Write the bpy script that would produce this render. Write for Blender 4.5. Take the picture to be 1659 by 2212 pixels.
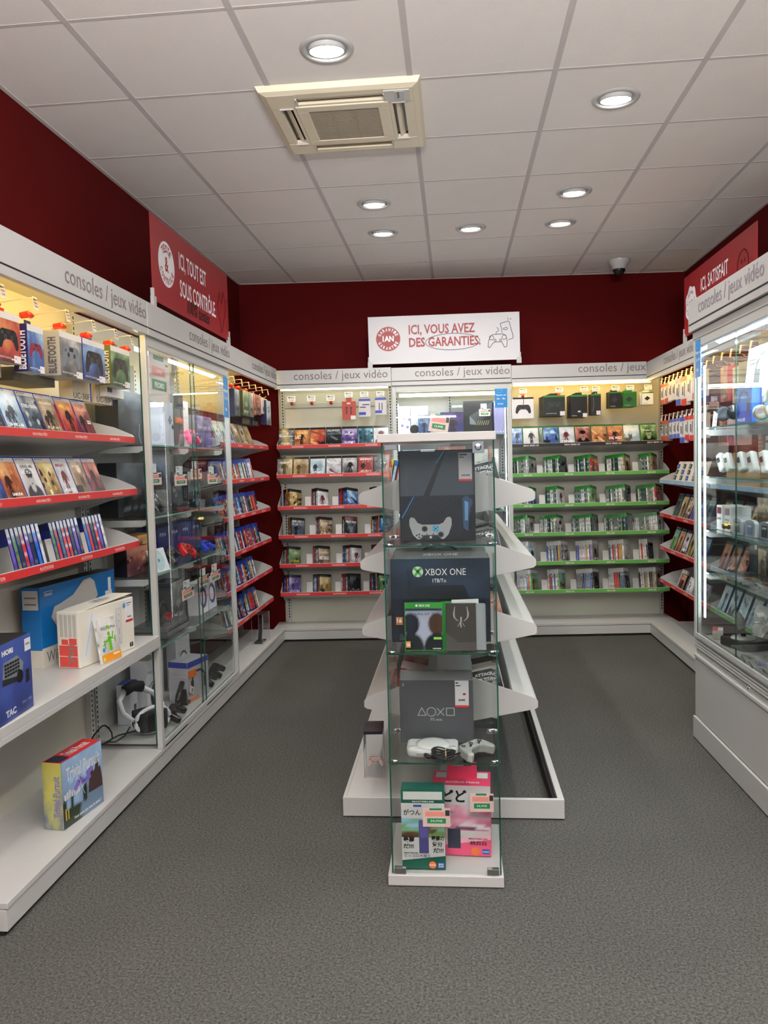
import bpy, math, random
import numpy as np
from mathutils import Matrix, Vector
for _o in list(bpy.data.objects): bpy.data.objects.remove(_o)
S = bpy.context.scene
C = S.collection
PI = math.pi
R = math.radians
T = Matrix.Translation
def RX(a): return Matrix.Rotation(R(a), 4, 'X')
def RY(a): return Matrix.Rotation(R(a), 4, 'Y')
def RZ(a): return Matrix.Rotation(R(a), 4, 'Z')
def SC(x, y, z): return Matrix.Diagonal((x, y, z, 1))

# ---------------------------------------------------------------- camera
cam = bpy.data.objects.new('camera', bpy.data.cameras.new('camera')); C.objects.link(cam)
_p, _r, _y = -6.09138615e-02, -2.62065815e-02, -9.00482863e-02
_F = Vector((math.sin(_y)*math.cos(_p), math.cos(_y)*math.cos(_p), math.sin(_p)))
_Rt = Vector((math.cos(_y), -math.sin(_y), 0)); _U = _Rt.cross(_F)
_X = math.cos(_r)*_Rt + math.sin(_r)*_U; _V = -math.sin(_r)*_Rt + math.cos(_r)*_U
cam.matrix_world = Matrix(((_X[0], _V[0], -_F[0], 0), (_X[1], _V[1], -_F[1], 0), (_X[2], _V[2], -_F[2], 1.5), (0, 0, 0, 1)))
cam.data.sensor_fit = 'VERTICAL'; cam.data.sensor_height = 24.0
cam.data.lens = 1693.29/2212*24.0
cam.data.clip_start = 0.05
S.camera = cam

# ---------------------------------------------------------------- world, exposure, large lights
W = bpy.data.worlds.new('world'); S.world = W; W.use_nodes = True
W.node_tree.nodes['Background'].inputs[0].default_value = (0.80, 0.88, 1.0, 1)
W.node_tree.nodes['Background'].inputs[1].default_value = 0.5
S.view_settings.view_transform = 'Standard'; S.view_settings.look = 'None'
S.view_settings.gamma = 1.0; S.view_settings.use_curve_mapping = False
S.view_settings.exposure = 0.0
LAMP_W = 7.0          # each ceiling downlight
TUBE_WARM, TUBE_CREAM, TUBE_COOL, LED_STRIP = 26.0, 9.0, 34.0, 9.0
DOWN = [(-0.455, 3.10), (0.755, 3.69), (-0.455, 4.915), (0.755, 4.905), (-0.455, 5.53), (0.15, 5.525), (0.755, 5.515),
        (0.755, 1.90), (-0.455, 1.30), (0.755, 0.10), (-0.455, -0.50), (-0.455, -2.0), (0.755, -1.7)]
CEIL = 3.104
ADDED_UPLIGHTS = [(0.15, -0.3), (0.15, -1.9)]     # unseen lamps added behind the viewer to brighten the ceiling
ADDED_UPLIGHT_W = 275.0

# ---------------------------------------------------------------- colours and materials
def lin(c):
    c = c/255.0
    return c/12.92 if c <= 0.04045 else ((c+0.055)/1.055)**2.4
def K(r, g, b): return (lin(r), lin(g), lin(b))
WHITE = K(232, 232, 228); OFF = K(214, 212, 205); BLACK = K(16, 16, 18); GREY = K(120, 121, 124); DARK = K(40, 40, 44)
RED = K(196, 36, 40); GREENR = K(96, 165, 74); GREEN = K(34, 122, 44); BLUE = K(24, 44, 140); SKY = K(0, 122, 200)
YEL = K(235, 205, 30); ORA = K(225, 110, 40); PINK = K(225, 70, 110); TAG = K(225, 224, 226); SALM = K(240, 150, 140)
TGREEN = K(30, 135, 85)
M = {}
def nm(name):
    m = bpy.data.materials.new(name); m.use_nodes = True
    n = m.node_tree.nodes; b = n['Principled BSDF']; M[name] = m
    return m, m.node_tree, b
def mat(name, col, rough=0.5, metal=0.0, noise=0.04, scale=8.0, bump=0.0, bscale=200.0, spec=0.5, coat=0.0, attr=False):
    m, nt, b = nm(name); L = nt.links; N = nt.nodes
    b.inputs['Roughness'].default_value = rough; b.inputs['Metallic'].default_value = metal
    b.inputs['Specular IOR Level'].default_value = spec; b.inputs['Coat Weight'].default_value = coat
    tc = N.new('ShaderNodeTexCoord')
    nz = N.new('ShaderNodeTexNoise'); nz.inputs['Scale'].default_value = scale; nz.inputs['Detail'].default_value = 4
    L.new(tc.outputs['Object'], nz.inputs['Vector'])
    mp = N.new('ShaderNodeMapRange'); mp.inputs['To Min'].default_value = 1-noise; mp.inputs['To Max'].default_value = 1+noise
    L.new(nz.outputs['Fac'], mp.inputs['Value'])
    vm = N.new('ShaderNodeVectorMath'); vm.operation = 'SCALE'
    if attr:
        at = N.new('ShaderNodeAttribute'); at.attribute_name = 'Col'; L.new(at.outputs['Color'], vm.inputs[0])
    else:
        vm.inputs[0].default_value = col
    L.new(mp.outputs['Result'], vm.inputs['Scale']); L.new(vm.outputs['Vector'], b.inputs['Base Color'])
    if bump:
        n2 = N.new('ShaderNodeTexNoise'); n2.inputs['Scale'].default_value = bscale; n2.inputs['Detail'].default_value = 3
        L.new(tc.outputs['Object'], n2.inputs['Vector'])
        bp = N.new('ShaderNodeBump'); bp.inputs['Strength'].default_value = bump; bp.inputs['Distance'].default_value = 0.002
        L.new(n2.outputs['Fac'], bp.inputs['Height']); L.new(bp.outputs['Normal'], b.inputs['Normal'])
    return m
mat('print', None, 0.38, attr=True, noise=0.03, scale=30)
mat('gloss', None, 0.2, attr=True, noise=0.02, scale=20)
mat('matte', None, 0.75, attr=True, noise=0.05, scale=40)
mat('shell', None, 0.16, attr=True, noise=0.02, scale=20)
mat('white_metal', K(187, 187, 185), 0.34, noise=0.02, scale=3)
mat('cream_panel', K(206, 204, 190), 0.5, noise=0.02, scale=2)
mat('grey_panel', K(190, 190, 190), 0.45, noise=0.03, scale=2)
mat('aluminium', K(190, 192, 189), 0.4, metal=0.1, noise=0.03, scale=5)
mat('chrome', K(215, 215, 215), 0.12, metal=1.0)
mat('brass', K(170, 150, 95), 0.2, metal=1.0)
mat('steel_wire', K(220, 215, 200), 0.3, metal=0.6)
mat('red_wall', K(84, 3, 4), 0.8, spec=0.15, noise=0.04, scale=1.5, bump=0.15, bscale=90)
mat('light_wall', K(200, 196, 190), 0.8)
mat('tile', K(240, 236, 231), 0.85, noise=0.03, scale=6, bump=0.35, bscale=160)
mat('tbar', K(204, 198, 196), 0.9, spec=0.1)
mat('ac_plastic', K(232, 222, 196), 0.4, noise=0.03, scale=6)
mat('ac_grille', K(170, 160, 140), 0.6)
mat('black_plastic', K(22, 22, 24), 0.28, noise=0.1, scale=20)
mat('rubber', K(26, 26, 27), 0.7)
mat('card', K(176, 140, 96), 0.8, noise=0.08, scale=20)
def glassy(name, tint, refl=1.0, ior=1.45):
    m, nt, b = nm(name); N = nt.nodes; L = nt.links
    N.remove(b)
    tr = N.new('ShaderNodeBsdfTransparent'); tr.inputs[0].default_value = (*tint, 1)
    gl = N.new('ShaderNodeBsdfGlossy'); gl.inputs['Roughness'].default_value = 0.015; gl.inputs[0].default_value = (refl, refl, refl, 1)
    fr = N.new('ShaderNodeFresnel'); fr.inputs['IOR'].default_value = ior
    ge = N.new('ShaderNodeNewGeometry'); mu = N.new('ShaderNodeMath'); mu.operation = 'MULTIPLY_ADD'   # outer faces only: (1 - backfacing) * fresnel
    L.new(ge.outputs['Backfacing'], mu.inputs[0]); mu.inputs[1].default_value = -1.0; mu.inputs[2].default_value = 1.0
    m2 = N.new('ShaderNodeMath'); m2.operation = 'MULTIPLY'; L.new(mu.outputs[0], m2.inputs[0]); L.new(fr.outputs[0], m2.inputs[1])
    mx = N.new('ShaderNodeMixShader'); L.new(m2.outputs[0], mx.inputs[0]); L.new(tr.outputs[0], mx.inputs[1]); L.new(gl.outputs[0], mx.inputs[2])
    L.new(mx.outputs[0], N['Material Output'].inputs['Surface'])
    return m
glassy('glass', (0.965, 0.985, 0.978))
glassy('clear_plastic', (0.95, 0.955, 0.96), ior=1.4)
mat('glass_edge', K(18, 70, 56), 0.1, noise=0.1, scale=6)
mat('shelf_glass_edge', K(110, 165, 150), 0.1, noise=0.1, scale=6)
def emit(name, col, st):
    m, nt, b = nm(name)
    b.inputs['Base Color'].default_value = (0.8, 0.8, 0.8, 1)
    b.inputs['Emission Color'].default_value = (*col, 1); b.inputs['Emission Strength'].default_value = st
    return m
emit('lens', (1.0, 0.98, 0.94), 30.0)
emit('tube_warm', (1.0, 0.64, 0.17), TUBE_WARM)
emit('tube_cream', (1.0, 0.92, 0.60), TUBE_CREAM)
emit('tube_cool', (0.86, 0.92, 1.0), TUBE_COOL)
emit('led_strip', (0.90, 0.94, 1.0), LED_STRIP)
def carpet():
    m, nt, b = nm('carpet'); N = nt.nodes; L = nt.links
    tc = N.new('ShaderNodeTexCoord')
    a = N.new('ShaderNodeTexNoise'); a.inputs['Scale'].default_value = 120; a.inputs['Detail'].default_value = 6; a.inputs['Roughness'].default_value = 0.8
    d = N.new('ShaderNodeTexNoise'); d.inputs['Scale'].default_value = 1.6; d.inputs['Detail'].default_value = 3
    L.new(tc.outputs['Object'], a.inputs['Vector']); L.new(tc.outputs['Object'], d.inputs['Vector'])
    r = N.new('ShaderNodeValToRGB'); e = r.color_ramp.elements
    e[0].position = 0.34; e[0].color = (*K(36, 36, 36), 1); e[1].position = 0.66; e[1].color = (*K(104, 104, 100), 1)
    L.new(a.outputs['Fac'], r.inputs[0])
    mp = N.new('ShaderNodeMapRange'); mp.inputs['To Min'].default_value = 0.85; mp.inputs['To Max'].default_value = 1.15
    L.new(d.outputs['Fac'], mp.inputs['Value'])
    vm = N.new('ShaderNodeVectorMath'); vm.operation = 'SCALE'
    L.new(r.outputs['Color'], vm.inputs[0]); L.new(mp.outputs['Result'], vm.inputs['Scale']); L.new(vm.outputs['Vector'], b.inputs['Base Color'])
    bp = N.new('ShaderNodeBump'); bp.inputs['Strength'].default_value = 0.7; bp.inputs['Distance'].default_value = 0.004
    L.new(a.outputs['Fac'], bp.inputs['Height']); L.new(bp.outputs['Normal'], b.inputs['Normal'])
    b.inputs['Roughness'].default_value = 0.95; b.inputs['Specular IOR Level'].default_value = 0.15
carpet()

# ---------------------------------------------------------------- text outlines as triangles, cached
_tc = {}
def glyphs(s, bold=0.0):
    k = (s, bold)
    if k not in _tc:
        cu = bpy.data.curves.new('lettering', 'FONT'); cu.body = s; cu.size = 1.0; cu.offset = bold; cu.resolution_u = 2
        o = bpy.data.objects.new('lettering', cu); C.objects.link(o)
        dg = bpy.context.evaluated_depsgraph_get(); me = o.evaluated_get(dg).to_mesh()
        v = np.array([(p.co.x, p.co.y) for p in me.vertices]) if len(me.vertices) else np.zeros((1, 2))
        f = [tuple(p.vertices) for p in me.polygons]
        o.evaluated_get(dg).to_mesh_clear(); bpy.data.objects.remove(o); bpy.data.curves.remove(cu)
        v = v - v.min(0); _tc[k] = (v, f, v.max(0)+1e-6)
    return _tc[k]

# ---------------------------------------------------------------- mesh builder with per-corner colours
class MB:
    def __init__(s): s.v = []; s.f = []; s.c = []; s.m = []; s.sm = []
    def face(s, pts, col=WHITE, mi=0, M4=None, smooth=False):
        b = len(s.v)
        for p in pts: s.v.append(tuple(M4 @ Vector(p)) if M4 is not None else tuple(p))
        s.f.append(tuple(range(b, b+len(pts)))); s.c.append(col); s.m.append(mi); s.sm.append(smooth); return s
    def box(s, x0, x1, y0, y1, z0, z1, col=WHITE, mi=0, M4=None, cols=None):
        P = [(x0, y0, z0), (x1, y0, z0), (x1, y1, z0), (x0, y1, z0), (x0, y0, z1), (x1, y0, z1), (x1, y1, z1), (x0, y1, z1)]
        if M4 is not None: P = [tuple(M4 @ Vector(p)) for p in P]
        b = len(s.v); s.v += P
        for k, q in (('d', (0, 3, 2, 1)), ('u', (4, 5, 6, 7)), ('f', (0, 1, 5, 4)), ('r', (1, 2, 6, 5)), ('b', (2, 3, 7, 6)), ('l', (3, 0, 4, 7))):
            s.f.append(tuple(b+i for i in q)); s.c.append((cols or {}).get(k, col)); s.m.append(mi); s.sm.append(False)
        return s
    def prism(s, prof, x0, x1, col=WHITE, mi=0, M4=None, axis='x'):
        """profile of (a, b) extruded: axis x -> points (x, a, b); axis y -> (a, y, b); axis z -> (a, b, z)"""
        def P(a, b, t):
            p = (t, a, b) if axis == 'x' else ((a, t, b) if axis == 'y' else (a, b, t))
            return tuple(M4 @ Vector(p)) if M4 is not None else p
        n = len(prof); b = len(s.v)
        s.v += [P(a, c, x0) for a, c in prof] + [P(a, c, x1) for a, c in prof]
        s.f.append(tuple(b+i for i in range(n))[::-1]); s.f.append(tuple(b+n+i for i in range(n)))
        for i in range(n): s.f.append((b+i, b+(i+1) % n, b+n+(i+1) % n, b+n+i))
        s.c += [col]*(n+2); s.m += [mi]*(n+2); s.sm += [False]*(n+2); return s
    def tube(s, pts, r, col=BLACK, mi=0, n=8, M4=None, close=False, cap=True):
        pts = [Vector(p) for p in pts]; rr = r if isinstance(r, (list, tuple)) else [r]*len(pts); rings = []
        up = Vector((0, 0, 1))
        for i, p in enumerate(pts):
            if close: d = pts[(i+1) % len(pts)]-pts[i-1]
            else: d = pts[min(i+1, len(pts)-1)]-pts[max(i-1, 0)]
            d.normalize(); a = d.cross(up)
            if a.length < 0.05: a = d.cross(Vector((1, 0, 0)))
            a.normalize(); c = a.cross(d); b = len(s.v)
            for k in range(n):
                q = p + rr[i]*(math.cos(2*PI*k/n)*a+math.sin(2*PI*k/n)*c); s.v.append(tuple(M4 @ q) if M4 is not None else tuple(q))
            rings.append(b)
        L = len(rings)
        for i in range(L if close else L-1):
            a, b = rings[i], rings[(i+1) % L]
            for k in range(n):
                s.f.append((a+k, a+(k+1) % n, b+(k+1) % n, b+k)); s.c.append(col); s.m.append(mi); s.sm.append(True)
        if cap and not close:
            s.f.append(tuple(rings[0]+k for k in range(n))[::-1]); s.f.append(tuple(rings[-1]+k for k in range(n)))
            s.c += [col]*2; s.m += [mi]*2; s.sm += [False]*2
        return s
    def lathe(s, prof, n=24, col=WHITE, mi=0, M4=None, sx=1, sy=1):
        b0 = len(s.v)
        for r, z in prof:
            for k in range(n):
                p = Vector((r*sx*math.cos(2*PI*k/n), r*sy*math.sin(2*PI*k/n), z)); s.v.append(tuple(M4 @ p) if M4 is not None else tuple(p))
        for i in range(len(prof)-1):
            for k in range(n):
                a = b0+i*n; b = a+n
                s.f.append((a+k, a+(k+1) % n, b+(k+1) % n, b+k)); s.c.append(col); s.m.append(mi); s.sm.append(True)
        return s
    def grid(s, p0, du, dv, A, mi=0, M4=None):
        """painted panel: A is (m+1, n+1, 3) linear colours, row 0 at the bottom"""
        p0, du, dv = Vector(p0), Vector(du), Vector(dv); m, n = A.shape[0]-1, A.shape[1]-1; b = len(s.v)
        for j in range(m+1):
            for i in range(n+1):
                p = p0+du*(i/n)+dv*(j/m); s.v.append(tuple(M4 @ p) if M4 is not None else tuple(p))
        for j in range(m):
            for i in range(n):
                a = b+j*(n+1)+i
                s.f.append((a, a+1, a+n+2, a+n+1)); s.c.append((A[j, i], A[j, i+1], A[j+1, i+1], A[j+1, i])); s.m.append(mi); s.sm.append(False)
        return s
    def text(s, t, p0, du, dv, col=BLACK, bold=0.0, mi=0, M4=None):
        """lettering stretched to the box spanned by du, dv from p0"""
        v, f, mx = glyphs(t, bold); p0, du, dv = Vector(p0), Vector(du), Vector(dv); b = len(s.v)
        for x, y in v:
            p = p0+du*(x/mx[0])+dv*(y/mx[1]); s.v.append(tuple(M4 @ p) if M4 is not None else tuple(p))
        for q in f: s.f.append(tuple(b+i for i in q)); s.c.append(col); s.m.append(mi); s.sm.append(False)
        return s
    def stroke(s, pts, w, col=BLACK, M4=None, close=False, y=0.0):
        """flat pen line in the x-z plane"""
        n = len(pts); idx = range(n if close else n-1)
        for i in idx:
            a = Vector((pts[i][0], pts[i][1])); b = Vector((pts[(i+1) % n][0], pts[(i+1) % n][1])); d = (b-a)
            if d.length < 1e-7: continue
            d.normalize(); q = Vector((-d.y, d.x))*w/2; a = a-d*w*0.3; b = b+d*w*0.3
            s.face([(a.x+q.x, y, a.y+q.y), (a.x-q.x, y, a.y-q.y), (b.x-q.x, y, b.y-q.y), (b.x+q.x, y, b.y+q.y)][::-1], col, M4=M4)
        return s
    def mesh(s, name, mats):
        me = bpy.data.meshes.new(name); me.from_pydata(s.v, [], s.f)
        for m in mats: me.materials.append(M[m])
        at = me.color_attributes.new('Col', 'FLOAT_COLOR', 'CORNER')
        buf = []
        for f, c in zip(s.f, s.c):
            if isinstance(c, tuple) and len(c) == len(f) and not isinstance(c[0], float):
                for q in c: buf += [float(q[0]), float(q[1]), float(q[2]), 1.0]
            else:
                buf += [float(c[0]), float(c[1]), float(c[2]), 1.0]*len(f)
        at.data.foreach_set('color', buf)
        me.polygons.foreach_set('material_index', s.m); me.polygons.foreach_set('use_smooth', s.sm)
        me.update(); return me

def put(name, mb, mats, parent=None, M4=None, bevel=0.0, kind=None):
    """one mesh object; M4 is in the parent's frame when it has a parent"""
    me = mb if isinstance(mb, bpy.types.Mesh) else mb.mesh(name, mats if isinstance(mats, (list, tuple)) else [mats])
    o = bpy.data.objects.new(name, me); C.objects.link(o)
    if parent is not None: o.parent = parent
    if M4 is not None: o.matrix_local = M4
    if bevel:
        b = o.modifiers.new('bevel', 'BEVEL'); b.width = bevel; b.segments = 2; b.limit_method = 'ANGLE'; b.angle_limit = R(40)
    if kind: o['kind'] = kind
    return o
def tag(o, label, cat, group=None):
    o['label'] = label; o['category'] = cat
    if group: o['group'] = group
    return o
def thing(name, label, cat, M4, group=None):
    o = bpy.data.objects.new(name, None); C.objects.link(o); o.matrix_world = M4; o.empty_display_size = 0.05
    return tag(o, label, cat, group)
def solo(name, label, cat, mb, mats, M4, group=None, bevel=0.0):
    return tag(put(name, mb, mats, None, M4, bevel), label, cat, group)
def twin(o, M4, label=None, group=None):
    """copy a thing with its parts and sub-parts"""
    def cp(a, par):
        c = a.copy(); C.objects.link(c)
        if par is not None: c.parent = par
        for ch in a.children: cp(ch, c)
        return c
    r = cp(o, None); r.matrix_world = M4
    if label: r['label'] = label
    if group: r['group'] = group
    return r

# frames of the four sides: x along the furniture, y into the wall, z up
FL = T((-1.466, 0, 0)) @ RZ(90)           # left wall: local x = room Y
FB = T((-1.466, 6.537, 0)) @ RZ(3.3)      # end wall
FR = T((1.62, 0, 0)) @ RZ(-90)            # right wall far: local x = -Y
FV = T((1.25, 4.235, 0)) @ RZ(-89.1)      # right display case
FG = T((-0.035, 3.23, 0))                 # gondola

# ---------------------------------------------------------------- painted prints
def noise2(rs, h, w, cells):
    g = rs.rand(cells+2, cells+2); ys = np.linspace(0, cells, h); xs = np.linspace(0, cells, w)
    yi = ys.astype(int); xi = xs.astype(int); fy = (ys-yi)[:, None]; fx = (xs-xi)[None, :]
    fy = fy*fy*(3-2*fy); fx = fx*fx*(3-2*fx)
    return (g[np.ix_(yi, xi)]*(1-fy)*(1-fx)+g[np.ix_(yi, xi+1)]*(1-fy)*fx+g[np.ix_(yi+1, xi)]*fy*(1-fx)+g[np.ix_(yi+1, xi+1)]*fy*fx)
def art(kind, pal, seed, n=14, m=18, head=None, hh=0.11, rate=True):
    """generic cover picture: pal = list of sRGB triples (low, mid, high, figure)"""
    rs = np.random.RandomState(seed); H, Wd = m+1, n+1
    P = [np.array(K(*p)) for p in pal]
    while len(P) < 4: P.append(P[-1]*0.3)
    y = np.linspace(0, 1, H)[:, None]*np.ones((1, Wd)); x = np.linspace(0, 1, Wd)[None, :]*np.ones((H, 1))
    nz = 0.55*noise2(rs, H, Wd, 3)+0.3*noise2(rs, H, Wd, 6)+0.15*rs.rand(H, Wd)
    t = np.clip(y*0.55+nz*0.9-0.2, 0, 1)[..., None]
    A = np.where(t < 0.5, P[0]*(1-2*t)+P[1]*2*t, P[1]*(2-2*t)+P[2]*(2*t-1))
    def blob(cx, cy, rx, ry, col, e=1.0, rot=0.0):
        nonlocal A
        dx, dy = x-cx, y-cy; c, s_ = math.cos(rot), math.sin(rot)
        d = ((dx*c+dy*s_)/rx)**2+((-dx*s_+dy*c)/ry)**2
        k = np.clip((1.15-d)*3*e, 0, 1)[..., None]; A = A*(1-k)+np.array(col)*k
    f = P[3]; f2 = 0.5*P[3]+0.5*P[2]; f3 = 0.6*P[1]+0.4*P[3]
    def fig(cx, s=1.0, c=f, b=0.04):
        blob(cx-0.055*s, b+0.14*s, 0.045*s, 0.16*s, c); blob(cx+0.06*s, b+0.14*s, 0.045*s, 0.16*s, c)
        blob(cx, b+0.42*s, 0.11*s, 0.17*s, c); blob(cx-0.13*s, b+0.42*s, 0.035*s, 0.15*s, c, rot=-0.3)
        blob(cx+0.14*s, b+0.44*s, 0.035*s, 0.15*s, c, rot=0.5); blob(cx, b+0.64*s, 0.05*s, 0.06*s, f2)
    if kind == 'figure': fig(0.5+0.1*(rs.rand()-0.5), 1.1)
    elif kind == 'trio': fig(0.25, 0.75); fig(0.75, 0.8, f3); fig(0.5, 1.0)
    elif kind == 'pair': fig(0.33, 0.95); fig(0.68, 1.0, f3)
    elif kind == 'portrait':
        blob(0.5, 0.08, 0.42, 0.28, f); blob(0.5, 0.3, 0.12, 0.14, f2); blob(0.5, 0.5, 0.19, 0.2, f2); blob(0.5, 0.63, 0.2, 0.11, f)
        blob(0.43, 0.52, 0.035, 0.02, f); blob(0.58, 0.52, 0.035, 0.02, f); blob(0.5, 0.38, 0.06, 0.015, f)
    elif kind == 'scape':
        blob(0.2, 0.05, 0.5, 0.22, f); blob(0.8, 0.1, 0.4, 0.25, f3); blob(0.6, 0.7, 0.14, 0.1, P[2]*1.1)
        for k in range(4): blob(rs.rand(), 0.3+0.1*rs.rand(), 0.04, 0.14, f)
    elif kind == 'action':
        for k in range(7): blob(rs.rand(), rs.rand()*0.8, 0.03+0.04*rs.rand(), 0.2+0.2*rs.rand(), (f, f2, P[2], f3)[k % 4], rot=0.9+0.5*rs.rand())
    elif kind == 'machine':
        blob(0.5, 0.35, 0.36, 0.12, f); blob(0.55, 0.45, 0.2, 0.1, f2); blob(0.25, 0.25, 0.09, 0.07, f); blob(0.78, 0.25, 0.09, 0.07, f)
    elif kind == 'crowd':
        for k in range(14): blob(rs.rand(), 0.1+0.7*rs.rand(), 0.07, 0.07, P[k % 4]*(0.5+rs.rand()))
    if rs.rand() < 0.65 and kind not in ('blank',):                # light band of unreadable title marks
        ty = rs.choice([0.16, 0.74, 0.66]); k = ((abs(y-ty) < 0.05) & (rs.rand(H, Wd) < 0.6) & (x > 0.12) & (x < 0.88))[..., None]
        A = np.where(k, A*0.3+0.7*P[2]*1.2, A)
    if rate: A[1:3, 1:2] = K(225, 190, 170)
    if head is not None:
        A[y[:, 0] > 1-hh] = head
    lum = A.mean(axis=2, keepdims=True); A = lum*0.25+A*0.75
    return np.clip(A, 0.0, 0.8)

def case_mesh(name, A, shell, spine, shead, w=0.135, h=0.171, t=0.0138, n=8, seed=0, head=None):
    """game case: spine on the left (-x), cover facing -y"""
    rs = np.random.RandomState(seed); mb = MB()
    mb.box(0, w, 0.0006, t, 0, h, shell)
    mb.grid((0.003, 0, 0.003), (w-0.005, 0, 0), (0, 0, h-0.008), A, 0)
    m = 14; G = np.zeros((m+1, 3, 3))
    for j in range(m+1):
        u = j/m; c = np.array(spine)*(0.55+0.9*rs.rand()) if rs.rand() < 0.5 else np.array(spine)
        if rs.rand() < 0.30: c = np.array(K(*[(200, 200, 196), (40, 40, 44), (150, 60, 50), (90, 100, 110), (225, 222, 214), (60, 70, 90)][rs.randint(6)]))*0.6+0.4*c
        if u > 0.82: c = np.array(shead)
        if u < 0.03: c = np.array(shell)
        G[j, 0] = c*0.9; G[j, 1] = c; G[j, 2] = c*0.9
    mb.grid((-0.0004, t-0.0012, 0.003), (0, -(t-0.0024), 0), (0, 0, h-0.006), np.clip(G, 0, 0.9), 0)
    return mb.mesh(name, ['shell'])
PALS = {
 'orange': [(60, 30, 14), (190, 96, 26), (250, 190, 90), (60, 24, 18)], 'fire': [(40, 8, 8), (190, 40, 14), (250, 170, 60), (30, 14, 14)],
 'blue': [(14, 30, 80), (40, 100, 180), (170, 210, 240), (20, 24, 50)], 'ice': [(80, 120, 150), (160, 200, 220), (235, 242, 245), (40, 50, 70)],
 'grey': [(50, 52, 54), (120, 120, 118), (215, 214, 208), (30, 30, 32)], 'white': [(165, 165, 162), (205, 204, 200), (236, 236, 232), (60, 60, 66)],
 'dark': [(8, 8, 12), (30, 34, 40), (100, 110, 120), (4, 4, 6)], 'purple': [(30, 18, 80), (96, 70, 160), (210, 190, 235), (50, 30, 90)],
 'green': [(18, 40, 20), (70, 120, 60), (190, 220, 150), (24, 36, 22)], 'red': [(60, 6, 8), (170, 20, 24), (235, 170, 150), (24, 8, 10)],
 'sepia': [(60, 44, 28), (150, 122, 84), (226, 208, 170), (50, 36, 28)], 'gold': [(50, 38, 12), (170, 134, 50), (245, 226, 150), (40, 30, 14)],
 'teal': [(6, 34, 50), (20, 96, 120), (130, 210, 220), (6, 20, 30)], 'snow': [(120, 126, 134), (196, 200, 206), (240, 240, 242), (110, 30, 30)],
 'steel': [(18, 30, 46), (60, 84, 104), (180, 190, 190), (14, 18, 26)], 'meadow': [(30, 90, 40), (110, 170, 70), (120, 190, 240), (90, 50, 20)],
 'dusk': [(40, 16, 40), (150, 60, 60), (245, 160, 110), (20, 10, 20)], 'pink': [(160, 40, 90), (225, 110, 150), (250, 210, 225), (80, 20, 60)],
}
KINDS = ['figure', 'portrait', 'action', 'pair', 'scape', 'machine', 'trio', 'crowd']
# ================================================================ the room
mb = MB(); mb.face([(-1.9, -3.2, 0), (2.1, -3.2, 0), (2.1, 7.3, 0), (-1.9, 7.3, 0)], K(90, 90, 88))
put('floor', mb, 'carpet', kind='structure')
mb = MB(); mb.box(-1.96, -1.848, -3.2, 6.9, 0, CEIL+0.02); put('wall_left', mb, 'red_wall', kind='structure')
mb = MB(); mb.box(2.04, 2.15, -3.2, 7.2, 0, CEIL+0.02); put('wall_right', mb, 'red_wall', kind='structure')
mb = MB(); mb.prism([(-1.96, 6.842), (2.15, 7.159), (2.15, 7.3), (-1.96, 7.3)], 0, CEIL+0.02, axis='z'); put('wall_back', mb, 'red_wall', kind='structure')
mb = MB(); mb.box(-1.96, -1.8, -3.3, -3.2, 0, CEIL+0.02).box(2.0, 2.15, -3.3, -3.2, 0, CEIL+0.02).box(-1.8, 2.0, -3.3, -3.2, 2.95, CEIL+0.02)
put('wall_front', mb, 'light_wall', kind='structure')
wn = put('window_1', MB().box(-1.8, 2.0, -3.26, -3.25, 0, 2.95), 'glass', kind='structure')
fr = MB()
for x in (-1.8, -0.54, 0.72, 1.96): fr.box(x, x+0.04, -3.28, -3.22, 0, 2.95)
put('window_frame', fr, 'aluminium', wn)
ce = put('ceiling', MB().box(-1.96, 2.15, -3.3, 7.3, CEIL+0.10, CEIL+0.16), 'light_wall', kind='structure')
TX = [-1.848]+[-1.94830782+0.6*j for j in range(1, 7)]+[2.04]
TY = [2.78840302+0.6*i for i in range(-9, 8)]; TY = [t for t in TY if t > -3.2]
tiles = {}
ACX, ACY = (-0.80, -0.11), (3.355, 4.045)
for i in range(len(TY)):
    for j in range(len(TX)-1):
        y0 = TY[i]; y1 = TY[i+1] if i+1 < len(TY) else 7.3
        key = (round(TX[j+1]-TX[j], 3), round(y1-y0, 3))
        if key not in tiles:
            w, d = key; m = MB(); a = 0.0065
            m.box(a, w-a, a, d-a, 0.0, 0.016)
            tiles[key] = m.mesh('ceiling_tile', ['tile'])
        put('ceiling_tile', tiles[key], None, ce, T((TX[j], y0, CEIL+0.0008)))
lm, wm = MB(), {}
for x in TX[1:-1]: put('main_runner', MB().box(x-0.012, x+0.012, -3.2, 7.3, CEIL-0.001, CEIL+0.03), 'tbar', ce)
for y in TY:
    put('cross_runner', MB().box(-1.848, 2.04, y-0.008, y+0.008, CEIL-0.0002, CEIL+0.03), 'tbar', ce)
put('wall_angle', MB().box(-1.848, -1.828, -3.2, 7.0, CEIL-0.002, CEIL+0.01).box(2.02, 2.04, -3.2, 7.3, CEIL-0.002, CEIL+0.01)
    .prism([(-1.848, 6.852), (2.04, 7.149), (2.04, 7.129), (-1.848, 6.832)], CEIL-0.002, CEIL+0.01, axis='z'), 'tbar', ce)

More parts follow.
